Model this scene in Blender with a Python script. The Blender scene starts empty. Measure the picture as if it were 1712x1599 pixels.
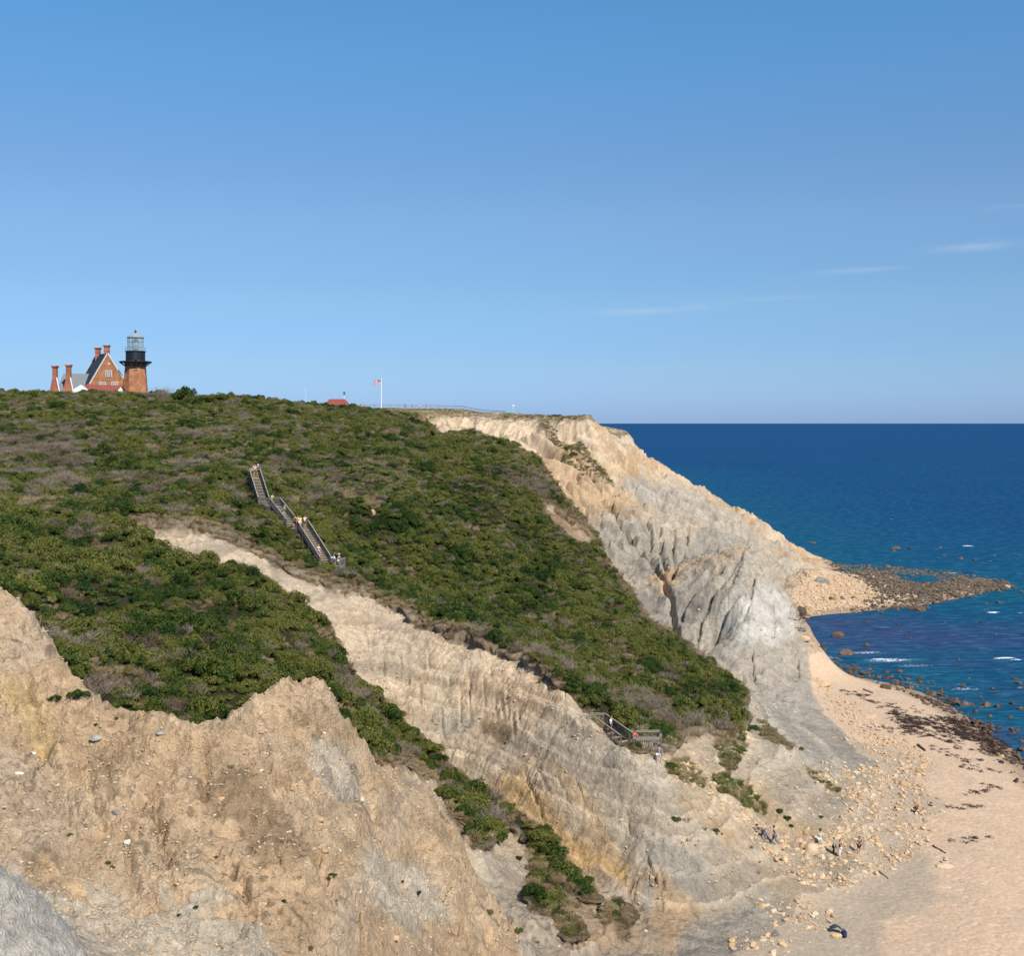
# Coastal bluffs with a brick lighthouse above a sandy beach.
import bpy, bmesh, math, random
import numpy as np
from mathutils import Vector, Matrix, Euler

random.seed(7)
RNG = np.random.default_rng(11)
SC = bpy.context.scene
COL = SC.collection
R = math.radians
PI = math.pi
F, CU, CV, EYE = 2000.0, 856.0, 708.0, 45.0      # focal length (px of the photo), principal column, horizon row, eye height (m)


def P(u, v, D):
    """World point at depth D seen at column u, row v of the photograph."""
    return ((u - CU) * D / F, D, EYE - (v - CV) * D / F)


def PZ(u, z, D):
    return ((u - CU) * D / F, D, z)


def G(u, v, z):
    """Point of the level z seen at (u, v)."""
    D = F * (EYE - z) / (v - CV)
    return ((u - CU) * D / F, D, z)


# ------------------------------------------------------------------ noise
_TAB = np.random.default_rng(5).random((8, 512, 512)).astype(np.float32)


def vnoise(x, y, k=0):
    x = np.asarray(x, np.float32); y = np.asarray(y, np.float32)
    xi = np.floor(x); yi = np.floor(y)
    fx = x - xi; fy = y - yi
    fx = fx * fx * fx * (fx * (fx * 6 - 15) + 10); fy = fy * fy * fy * (fy * (fy * 6 - 15) + 10)
    a = xi.astype(np.int32) & 511; b = yi.astype(np.int32) & 511
    a1 = (a + 1) & 511; b1 = (b + 1) & 511
    T = _TAB[k & 7]
    return ((T[a, b] * (1 - fx) + T[a1, b] * fx) * (1 - fy) + (T[a, b1] * (1 - fx) + T[a1, b1] * fx) * fy) * 2 - 1


def fbm(x, y, o=4, k=0, g=0.5):
    s = 0; a = 1.0; t = 0
    for i in range(o):
        s = s + a * vnoise(x * 2 ** i + 17.3 * i, y * 2 ** i - 9.1 * i, k + i); t += a; a *= g
    return s / t


def sstep(a, b, x):
    t = np.clip((x - a) / (b - a), 0, 1)
    return t * t * (3 - 2 * t)


def blur(a, n):
    for _ in range(n):
        p = np.pad(a, 1, mode='edge')
        a = (p[:-2, 1:-1] + 2 * a + p[2:, 1:-1]) * 0.25
        p = np.pad(a, 1, mode='edge')
        a = (p[1:-1, :-2] + 2 * a + p[1:-1, 2:]) * 0.25
    return a


class Grid:
    """Regular Cartesian grid sampled bilinearly."""
    def __init__(s, x0, x1, y0, y1, h):
        s.x0, s.y0, s.h = x0, y0, h
        s.xs = np.arange(x0, x1 + h, h); s.ys = np.arange(y0, y1 + h, h)
        s.X, s.Y = np.meshgrid(s.xs, s.ys, indexing='ij')

    def at(s, a, x, y):
        i = np.clip((x - s.x0) / s.h, 0, len(s.xs) - 1.001); j = np.clip((y - s.y0) / s.h, 0, len(s.ys) - 1.001)
        i0 = i.astype(np.int32); j0 = j.astype(np.int32); fx = i - i0; fy = j - j0
        return (a[i0, j0] * (1 - fx) + a[i0 + 1, j0] * fx) * (1 - fy) + (a[i0, j0 + 1] * (1 - fx) + a[i0 + 1, j0 + 1] * fx) * fy

    def inside(s, x, y, m):
        """1 well inside the grid, fading to 0 over m metres at its border."""
        d = np.minimum(np.minimum(x - s.xs[0], s.xs[-1] - x), np.minimum(y - s.ys[0], s.ys[-1] - y))
        return sstep(0, m, d)


# ------------------------------------------------------------------ terrain: feature lines
LINES = [
    # --- far plateau and lighthouse hill
    [P(-700, 676, 330), P(0, 674, 330), P(150, 670, 330), P(240, 672, 330), P(330, 675, 330), P(400, 680, 330), P(500, 680, 335), P(545, 695, 338), P(600, 700, 342), P(650, 698, 346)],
    [P(-700, 671, 410), P(0, 669, 410), P(150, 668, 410), P(230, 668, 410), P(430, 682, 410), P(560, 685, 418), P(600, 682.5, 437), P(640, 681.5, 437), P(720, 682, 437), P(775, 684, 434), P(820, 692, 425)],
    [P(590, 692, 412), P(640, 691, 414), P(720, 691, 414), P(770, 693, 412)],
    [PZ(520, 49.8, 466), PZ(600, 49.4, 466), PZ(660, 49.2, 466), PZ(720, 48.9, 464), PZ(775, 48.2, 460), PZ(830, 46.8, 452)],
    [PZ(560, 48.6, 505), PZ(680, 48.2, 505), PZ(780, 47, 500)],
    [PZ(-900, 49, 560), PZ(300, 49, 560), PZ(700, 49, 560), PZ(900, 44, 520)],
    [P(-700, 722, 260), P(0, 720, 260), P(200, 720, 260), P(400, 722, 270), P(600, 712, 300), P(690, 702, 345)],
    [P(-700, 800, 190), P(0, 800, 190), P(200, 800, 190), P(330, 795, 186)],
    [P(-700, 870, 140), P(0, 872, 140), P(150, 872, 143)],
    # cliff rim, its far end and the silhouette against the sea
    [P(690, 689, 402), P(760, 692, 396), P(850, 696, 390), P(920, 697, 380), P(985, 696.5, 372), P(1000, 702, 371)],
    [P(1003, 713, 437), P(1050, 721, 440), P(1060, 735, 437), P(1088, 768, 430), P(1120, 796, 420), P(1165, 804, 412), P(1200, 823, 404), P(1250, 851, 396), P(1300, 886, 386), P(1326, 912, 379), P(1356, 940, 370), P(1372, 956, 364)],
    [PZ(960, 46, 450), PZ(1000, 40, 520), PZ(1060, 20, 560), PZ(1090, 0, 600)],
    [PZ(1200, 0, 500), PZ(1270, 0, 450), PZ(1310, 0, 420)],
    # far face
    [P(880, 716, 372), P(800, 716, 382), P(750, 708, 388)],
    [P(900, 738, 347), P(930, 758, 340), P(950, 828, 298), P(1000, 862, 283), P(1012, 922, 255), P(1050, 962, 245)],
    [P(960, 738, 352), P(1000, 742, 358), P(1040, 762, 362)],
    [P(1000, 790, 335), P(1050, 802, 343), P(1100, 802, 368), P(1150, 830, 365), P(1200, 851, 370), P(1250, 880, 360), P(1300, 920, 338)],
    [P(1065, 850, 300), P(1130, 868, 310), P(1200, 890, 322)],
    [P(1262, 903, 238), P(1235, 905, 240), P(1195, 914, 240), P(1150, 934, 236)],
    # nose: crest, right edge, front
    [P(1272, 915, 220), P(1299, 958, 215), P(1325, 1008, 209), P(1336, 1050, 206), P(1342, 1095, 203), P(1355, 1132, 198), P(1366, 1166, 186)],
    [P(1272, 915, 220), P(1240, 915, 222), P(1200, 925, 222), P(1168, 940, 221), P(1142, 960, 219)],
    [P(1225, 1000, 202.5), P(1180, 1010, 205.5), P(1150, 1020, 208)],
    [P(1216, 1062, 198.5), P(1204, 1080, 200.5), P(1196, 1066, 201)],
    [P(1262, 950, 211), P(1250, 1000, 202), P(1250, 1080, 192), P(1240, 1140, 180)],
    [P(1300, 1050, 200), P(1305, 1120, 192)],
    [P(1165, 1075, 199), P(1190, 1110, 189)],
    # ravine between the green slope and the nose
    [P(1080, 930, 238), P(1115, 980, 217), P(1125, 1060, 201), P(1150, 1105, 190), P(1190, 1152, 178)],
    [PZ(985, 21, 262), PZ(1000, 18.5, 250), PZ(1040, 15, 230), PZ(1085, 11, 212), PZ(1140, 8, 194)],
    # behind the nose
    [PZ(1290, 9, 242), PZ(1312, 5, 232)],
    [PZ(1300, 5, 262), PZ(1330, 1.5, 240), PZ(1342, 0.6, 225)],
    # green slope: crest against the ravine
    [P(735, 722, 310), P(800, 736, 300), P(850, 748, 290), P(900, 776, 270), P(940, 832, 250), P(985, 888, 230), P(1002, 928, 220), P(1042, 988, 205), P(1082, 1042, 193), P(1140, 1083, 180), P(1200, 1132, 168), P(1242, 1162, 158), P(1266, 1212, 148)],
    [P(600, 790, 212), P(750, 790, 232), P(850, 792, 252)],
    [P(600, 850, 192), P(650, 870, 190), P(750, 902, 195), P(850, 902, 205), P(950, 952, 202)],
    [P(640, 950, 178), P(700, 998, 174), P(800, 1040, 164), P(900, 1082, 154), P(960, 1130, 146), P(1010, 1170, 139), P(1085, 1225, 128), P(1112, 1262, 119)],
    [P(820, 980, 184), P(900, 1000, 182), P(1000, 1052, 174), P(1100, 1122, 160), P(1180, 1182, 149), P(1245, 1212, 146)],
    # stairs ridge
    [P(425, 812, 177), P(441, 862, 168), P(462, 868, 165.5), P(488, 898, 162), P(508, 906, 160), P(545, 962, 155), P(568, 966, 152.5), P(592, 988, 150)],
    # middle ridge crest down to the beach
    [P(225, 884, 142), P(320, 881, 146), P(400, 915, 148), P(460, 944, 148), P(520, 970, 148), P(592, 986, 149), P(640, 1012, 145), P(700, 1044, 140), P(800, 1085, 132), P(882, 1113, 127), P(950, 1160, 120), P(984, 1194, 116), P(1000, 1222, 114), P(1040, 1250, 110.8), P(1065, 1267, 109), P(1102, 1298, 108), P(1180, 1372, 107), P(1262, 1462, 105.5), P(1305, 1500, 105)],
    # foot of its near face
    [P(228, 896, 138), P(330, 938, 137), P(450, 965, 138), P(560, 1082, 135), P(600, 1150, 131), P(700, 1242, 126), P(780, 1312, 120), P(860, 1370, 113), P(900, 1402, 110), P(945, 1442, 106), P(1050, 1482, 101)],
    [P(1100, 1400, 104.3), P(1140, 1450, 102.5), P(1200, 1500, 101), P(1240, 1530, 100)],
    [P(1050, 1400, 106), P(1000, 1350, 108.5)],
    [P(1060, 1540, 95.5), P(1100, 1545, 95.5), P(1200, 1565, 96)],
    [PZ(996, 14.3, 118.5), PZ(1050, 12.8, 115), PZ(1104, 11.6, 114.5)],
    # slope right of the lower platform, talus
    [P(1112, 1272, 112), P(1150, 1300, 113.5), P(1240, 1340, 116), P(1300, 1395, 117)],
    [P(1262, 1226, 143), P(1250, 1300, 124), P(1220, 1310, 120)],
    [P(1250, 1152, 174), P(1300, 1200, 160), P(1352, 1262, 140), P(1302, 1292, 133), P(1350, 1352, 124), P(1400, 1322, 134)],
    # beach
    [G(1368, 1172, 2.6), G(1412, 1240, 2.6), G(1482, 1290, 2.4), G(1452, 1392, 2.4), G(1422, 1480, 2.6), G(1310, 1512, 3.2), G(1275, 1562, 3.6), G(1235, 1599, 4.2), G(1180, 1680, 4.6)],
    [G(1345, 1093, 1.6), G(1480, 1160, 1.4), G(1560, 1235, 1.5), G(1620, 1330, 1.7), G(1640, 1450, 1.9), G(1640, 1599, 2.2), G(1640, 1800, 2.4)],
    [G(1345, 1072, -0.15), G(1400, 1098, -0.15), G(1480, 1126, -0.15), G(1600, 1180, -0.15), G(1712, 1262, -0.15), G(1900, 1380, -0.2), G(2300, 1600, -0.2), G(2900, 1900, -0.2)],
    [G(1420, 1075, -1.3), G(1560, 1110, -1.3), G(1712, 1190, -1.3), G(2000, 1330, -1.4), G(2700, 1650, -1.5)],
    # spit
    [G(1340, 1034, 0.0), G(1430, 1026, -0.1), G(1540, 1014, -0.1), G(1620, 998, -0.1), G(1690, 985, -0.2)],
    [G(1392, 944, -0.2), G(1500, 951, -0.2), G(1600, 961, -0.2), G(1690, 978, -0.2)],
    [G(1330, 985, 3.2), G(1400, 985, 1.5), G(1500, 984, 1.0), G(1600, 982, 0.7), G(1680, 982, 0.3)],
    [G(1515, 973, 1.0), G(1570, 975, 0.9)],
    [G(1430, 968, 1.4), G(1500, 966, 0.9), G(1580, 971, 0.7), G(1650, 977, 0.4)],
    [G(1450, 1006, 1.2), G(1540, 1000, 0.8), G(1610, 990, 0.6)],
    [G(1380, 962, 2.0), G(1450, 958, 0.8)],
    [G(1500, 1035, -1.2), G(1620, 1020, -1.2), G(1760, 980, -1.2), G(1620, 945, -1.4), G(1450, 930, -1.4), G(1350, 915, -1.4)],
    [G(1330, 1062, -0.05), G(1322, 1045, 0.4)],
    # foreground bluff: crest, behind it, front
    [P(-700, 940, 78), P(-200, 950, 73), P(0, 972, 70), P(30, 1008, 69.5), P(62, 1066, 68), P(130, 1118, 66), P(200, 1168, 64), P(270, 1192, 63), P(335, 1206, 62), P(400, 1186, 62.5), P(440, 1152, 64), P(480, 1127, 65.5), P(512, 1120, 66), P(545, 1130, 66.5), P(562, 1150, 67), P(610, 1222, 69), P(700, 1332, 73), P(742, 1352, 74), P(790, 1432, 76), P(850, 1532, 77), P(900, 1600, 78), P(970, 1700, 80), P(1060, 1800, 81)],
    [PZ(130, 29.5, 71), PZ(200, 27.0, 67.5), PZ(270, 26.4, 66.2), PZ(335, 26.2, 65), PZ(400, 26.6, 65.5), PZ(440, 27.6, 67)],
    [PZ(200, 24.8, 71.5), PZ(270, 24.3, 70), PZ(335, 23.8, 69), PZ(400, 23.6, 69.5), PZ(450, 24, 71)],
    [PZ(-700, 34, 92), PZ(-200, 32, 86), PZ(0, 29.5, 80), PZ(120, 25, 78), PZ(330, 22, 76), PZ(500, 19, 80), PZ(600, 16, 84), PZ(700, 12.5, 86), PZ(790, 10, 87), PZ(850, 8.4, 86), PZ(930, 7, 85)],
    [P(0, 968, 97), P(80, 1062, 99), P(200, 1102, 105), P(330, 1192, 98), P(420, 1172, 101), P(520, 1130, 113), P(600, 1190, 116), P(680, 1290, 108), P(750, 1370, 101), P(795, 1430, 97), P(850, 1490, 92)],
    [P(100, 952, 118), P(200, 1000, 116), P(330, 1052, 116), P(450, 1030, 124), P(500, 1100, 119)],
    [P(330, 985, 129), P(200, 935, 130)],
    [P(900, 1500, 92), P(1000, 1540, 92), P(960, 1580, 88), P(1020, 1640, 86)],
    [P(-700, 1150, 64), P(0, 1105, 66.5), P(200, 1240, 61.5), P(335, 1260, 60), P(510, 1200, 63.5), P(600, 1320, 66), P(700, 1430, 70), P(790, 1520, 73)],
    [P(-700, 1350, 56), P(0, 1310, 59), P(250, 1380, 55.5), P(500, 1320, 59.5), P(640, 1440, 63), P(720, 1530, 67)],
    [P(180, 1500, 51), P(420, 1560, 50), P(560, 1540, 53), P(700, 1610, 60), P(820, 1700, 66)],
    [P(-500, 1400, 46), P(-100, 1410, 41), P(0, 1432, 41), P(50, 1478, 41.5), P(95, 1528, 42), P(150, 1605, 43)],
    [P(40, 1520, 46), P(160, 1560, 47), P(420, 1600, 47.5), P(560, 1640, 49)],
    [PZ(-500, 30, 34), PZ(0, 28, 36), PZ(300, 23, 42), PZ(600, 19, 46), PZ(900, 10, 58), PZ(1100, 4.5, 74)],
    [PZ(-2500, 38, 20), PZ(-500, 36, 20), PZ(300, 32, 20), PZ(1000, 25, 22), PZ(1800, 12, 30), PZ(2400, 2.5, 42)],
    [(-8, 4, 42.5), (0, 4, 42), (6, 4, 40), (14, 3, 34), (28, 0, 20), (50, -5, 2.5), (80, -5, -0.2)],
    [(0, -5, 43.3), (-20, -10, 44), (-80, 10, 43), (-120, 60, 42)],
    # under the open sea
    [(160, 200, -3), (220, 350, -3), (150, 450, -3), (200, 600, -3), (110, 60, -2.5), (140, -10, -3), (90, 690, -2), (260, 30, -3)],
    [(-260, 80, 40), (-260, 200, 42), (-260, 350, 50), (-260, 600, 48), (-150, 690, 47), (0, 690, 46)],
]


def densify(lines):
    pts = []
    for ln in lines:
        ln = [np.array(p, float) for p in ln]
        for a, b in zip(ln[:-1], ln[1:]):
            L = np.linalg.norm((b - a)[:2]); st = 2.5 if a[1] < 130 else (5 if a[1] < 260 else 9)
            n = max(1, min(12, int(L / st)))
            for i in range(n):
                pts.append(a + (b - a) * i / n)
        pts.append(ln[-1])
    out = []; seen = set()
    for p in pts:
        key = (round(p[0] / 0.8), round(p[1] / 0.8))
        if key in seen:
            continue
        seen.add(key); out.append(p)
    return np.array(out)


CP = densify(LINES)
_d = np.hypot(CP[:, None, 0] - CP[None, :, 0], CP[:, None, 1] - CP[None, :, 1])
_n = len(CP)
_A = np.zeros((_n + 1, _n + 1)); _A[:_n, :_n] = -_d + np.eye(_n) * -0.15; _A[:_n, _n] = 1; _A[_n, :_n] = 1
_w = np.linalg.solve(_A, np.append(CP[:, 2], 0))


def rbf(x, y):
    sh = np.shape(x); x = np.ravel(x).astype(np.float32); y = np.ravel(y).astype(np.float32)
    out = np.empty(len(x), np.float32)
    cx = CP[:, 0].astype(np.float32); cy = CP[:, 1].astype(np.float32); w = _w[:_n].astype(np.float32)
    for i in range(0, len(x), 20000):
        d = np.sqrt((x[i:i + 20000, None] - cx) ** 2 + (y[i:i + 20000, None] - cy) ** 2)
        out[i:i + 20000] = -(d @ w) + _w[_n]
    return out.reshape(sh)


GA = Grid(-330, 300, -20, 720, 1.0)
ZA = rbf(GA.X, GA.Y)
GB = Grid(-75, 110, 30, 300, 0.5)
ZB = blur(rbf(GB.X, GB.Y), 2)


def base_z(x, y):
    m = GB.inside(x, y, 6)
    return GA.at(ZA, x, y) * (1 - m) + GB.at(ZB, x, y) * m
# ------------------------------------------------------------------ terrain: rills along the fall line
def lic(grid, z, noise, steps, stride=1.0):
    gx, gy = np.gradient(z, grid.h)
    m = np.sqrt(gx * gx + gy * gy) + 1e-3
    dx = gx / m; dy = gy / m
    acc = noise.copy(); n = 1
    for sgn in (1, -1):
        px = np.broadcast_to(np.arange(z.shape[0], dtype=np.float32)[:, None], z.shape).copy()
        py = np.broadcast_to(np.arange(z.shape[1], dtype=np.float32)[None, :], z.shape).copy()
        for _ in range(steps):
            i = np.clip(px, 0, z.shape[0] - 1).astype(np.int32); j = np.clip(py, 0, z.shape[1] - 1).astype(np.int32)
            px += sgn * dx[i, j] * stride; py += sgn * dy[i, j] * stride
            i = np.clip(px, 0, z.shape[0] - 1).astype(np.int32); j = np.clip(py, 0, z.shape[1] - 1).astype(np.int32)
            acc += noise[i, j]; n += 1
    acc /= n
    return (acc - acc.mean()) / (acc.std() + 1e-6)


GL = Grid(-70, 115, 80, 460, 0.4)
_z = blur(base_z(GL.X, GL.Y), 6)
L_WIDE = lic(GL, _z, fbm(GL.X / 5.5, GL.Y / 5.5, 2, 1), 22, 1.0)
L_MID = lic(GL, _z, fbm(GL.X / 1.7, GL.Y / 1.7, 2, 3), 24, 1.0)
L_RIB = lic(GL, _z, fbm(GL.X / 3.0, GL.Y / 3.0, 2, 6), 34, 1.0)
GFN = Grid(-50, 42, 32, 150, 0.13)
_z = blur(base_z(GFN.X, GFN.Y), 10)
L_FINE = lic(GFN, _z, fbm(GFN.X / 0.55, GFN.Y / 0.55, 2, 2), 22, 1.0)
L_CHUNK = lic(GFN, _z, fbm(GFN.X / 2.4, GFN.Y / 2.4, 3, 4), 16, 1.0)

# ------------------------------------------------------------------ terrain: the sheet
_uc = np.concatenate([np.linspace(-1500, -150, 46), np.arange(-130, 1842, 2.1), np.linspace(1865, 3300, 46)])
_dr = np.concatenate([np.linspace(-4, 36, 30)[1:], np.arange(36.6, 50, 0.14), np.arange(50, 80, 0.085), np.arange(80, 97, 0.2), np.arange(97, 150, 0.12), np.arange(150, 160, 0.25), np.arange(160, 300, 0.42),
                      np.arange(300, 445, 0.55), np.linspace(446, 705, 70)])
NU, ND = len(_uc), len(_dr)
UU, DD = np.meshgrid(_uc, _dr, indexing='ij')
_near = np.maximum(DD, 26)                       # near the camera's own bluff the rows run straight
TX = ((UU - CU) * _near / F).astype(np.float32)
TY = DD.astype(np.float32)
TZ0 = base_z(TX, TY)
_Ds = np.maximum(TY, 20)
TU = CU + TX * F / _Ds
TV = CV - (TZ0 - EYE) * F / _Ds


def sdf(poly, u, v):
    """Signed distance (positive inside) to a polygon, only evaluated near it."""
    poly = np.array(poly, float)
    m = 40
    box = (u > poly[:, 0].min() - m) & (u < poly[:, 0].max() + m) & (v > poly[:, 1].min() - m) & (v < poly[:, 1].max() + m)
    out = np.full(u.shape, -999.0, np.float32)
    x = u[box].astype(np.float32); y = v[box].astype(np.float32)
    if len(x) == 0:
        return out
    d = np.full(x.shape, 1e9, np.float32); ins = np.zeros(x.shape, bool)
    n = len(poly)
    for i in range(n):
        ax, ay = poly[i]; bx, by = poly[(i + 1) % n]
        ex, ey = bx - ax, by - ay
        t = np.clip(((x - ax) * ex + (y - ay) * ey) / (ex * ex + ey * ey + 1e-9), 0, 1)
        d = np.minimum(d, (x - ax - t * ex) ** 2 + (y - ay - t * ey) ** 2)
        if ay != by:
            c = ((ay > y) != (by > y)) & (x < (bx - ax) * (y - ay) / (by - ay) + ax)
            ins ^= c
    d = np.sqrt(d)
    out[box] = np.where(ins, d, -d)
    return out


# regions: name, nearest and farthest depth, outline (columns and rows of the photograph, laid on the ground between those depths)
VEG = [
    (106, 700, [(-1600, 560), (560, 560), (640, 683), (690, 687), (655, 690), (690, 693), (712, 700), (690, 704), (715, 716), (735, 730), (762, 731), (800, 733), (852, 748), (905, 775), (914, 800), (945, 842), (985, 888), (1003, 900), (1000, 928), (1045, 990), (1082, 1041), (1140, 1082), (1200, 1131), (1246, 1164), (1250, 1200), (1236, 1235), (1180, 1228), (1140, 1236), (1120, 1262), (1100, 1262), (1062, 1260), (1042, 1247), (1004, 1219), (985, 1199), (950, 1163), (885, 1114), (800, 1082), (700, 1042), (640, 1010), (592, 985), (560, 988), (520, 972), (490, 960), (460, 945), (420, 922), (380, 905), (330, 885), (318, 878), (270, 882), (218, 886), (216, 902), (326, 952), (396, 956), (440, 972), (498, 1010), (560, 1076), (585, 1132), (600, 1150), (620, 1180), (560, 1260), (-1600, 1260)]),
    (79, 132, [(-1600, 860), (205, 870), (216, 904), (326, 954), (350, 951), (396, 956), (440, 972), (498, 1010), (560, 1076), (585, 1132), (600, 1150), (700, 1240), (762, 1292), (857, 1353), (922, 1398), (948, 1443), (985, 1480), (1002, 1508), (960, 1505), (920, 1462), (890, 1447), (883, 1411), (857, 1382), (834, 1401), (794, 1430), (788, 1392), (756, 1369), (734, 1307), (708, 1300), (662, 1268), (600, 1290), (-1600, 1290)]),
    (82, 112, [(880, 1490), (900, 1465), (930, 1462), (962, 1490), (950, 1520), (978, 1562), (945, 1562), (930, 1535), (888, 1528)]),
    (82, 112, [(1012, 1520), (1040, 1500), (1060, 1530), (1042, 1560), (1014, 1545)]),
]
BARE = [   # bare scars inside the green slope
    (190, 330, [(910, 850), (950, 868), (985, 898), (1000, 915), (985, 925), (950, 905), (922, 880)]),
    (140, 260, [(618, 838), (630, 838), (628, 860), (618, 862)]),
]
GRASS = [  # grass and low scrub that is not thicket
    (368, 480, [(470, 600), (1020, 600), (1002, 698), (985, 699), (920, 699), (850, 698), (800, 694), (752, 688), (690, 686), (640, 682), (560, 681)]),
    (425, 600, [(1000, 700), (1052, 720), (1048, 725), (1002, 722)]),
    (300, 420, [(936, 734), (972, 735), (1012, 782), (1034, 815), (1012, 802), (976, 776), (952, 756)]),
    (300, 420, [(905, 705), (918, 708), (975, 790), (992, 805), (975, 800), (930, 745)]),
    (100, 150, [(1186, 1302), (1205, 1294), (1238, 1300), (1284, 1352), (1280, 1366), (1248, 1350)]),
    (100, 150, [(1105, 1272), (1150, 1270), (1188, 1312), (1170, 1318), (1120, 1300)]),
    (100, 200, [(1195, 1225), (1250, 1225), (1240, 1262), (1215, 1300), (1200, 1270)]),
    (100, 200, [(1262, 1190), (1290, 1215), (1330, 1250), (1320, 1262), (1280, 1235)]),
    (100, 150, [(1340, 1262), (1360, 1285), (1408, 1320), (1395, 1326), (1355, 1300)]),
]
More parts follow.
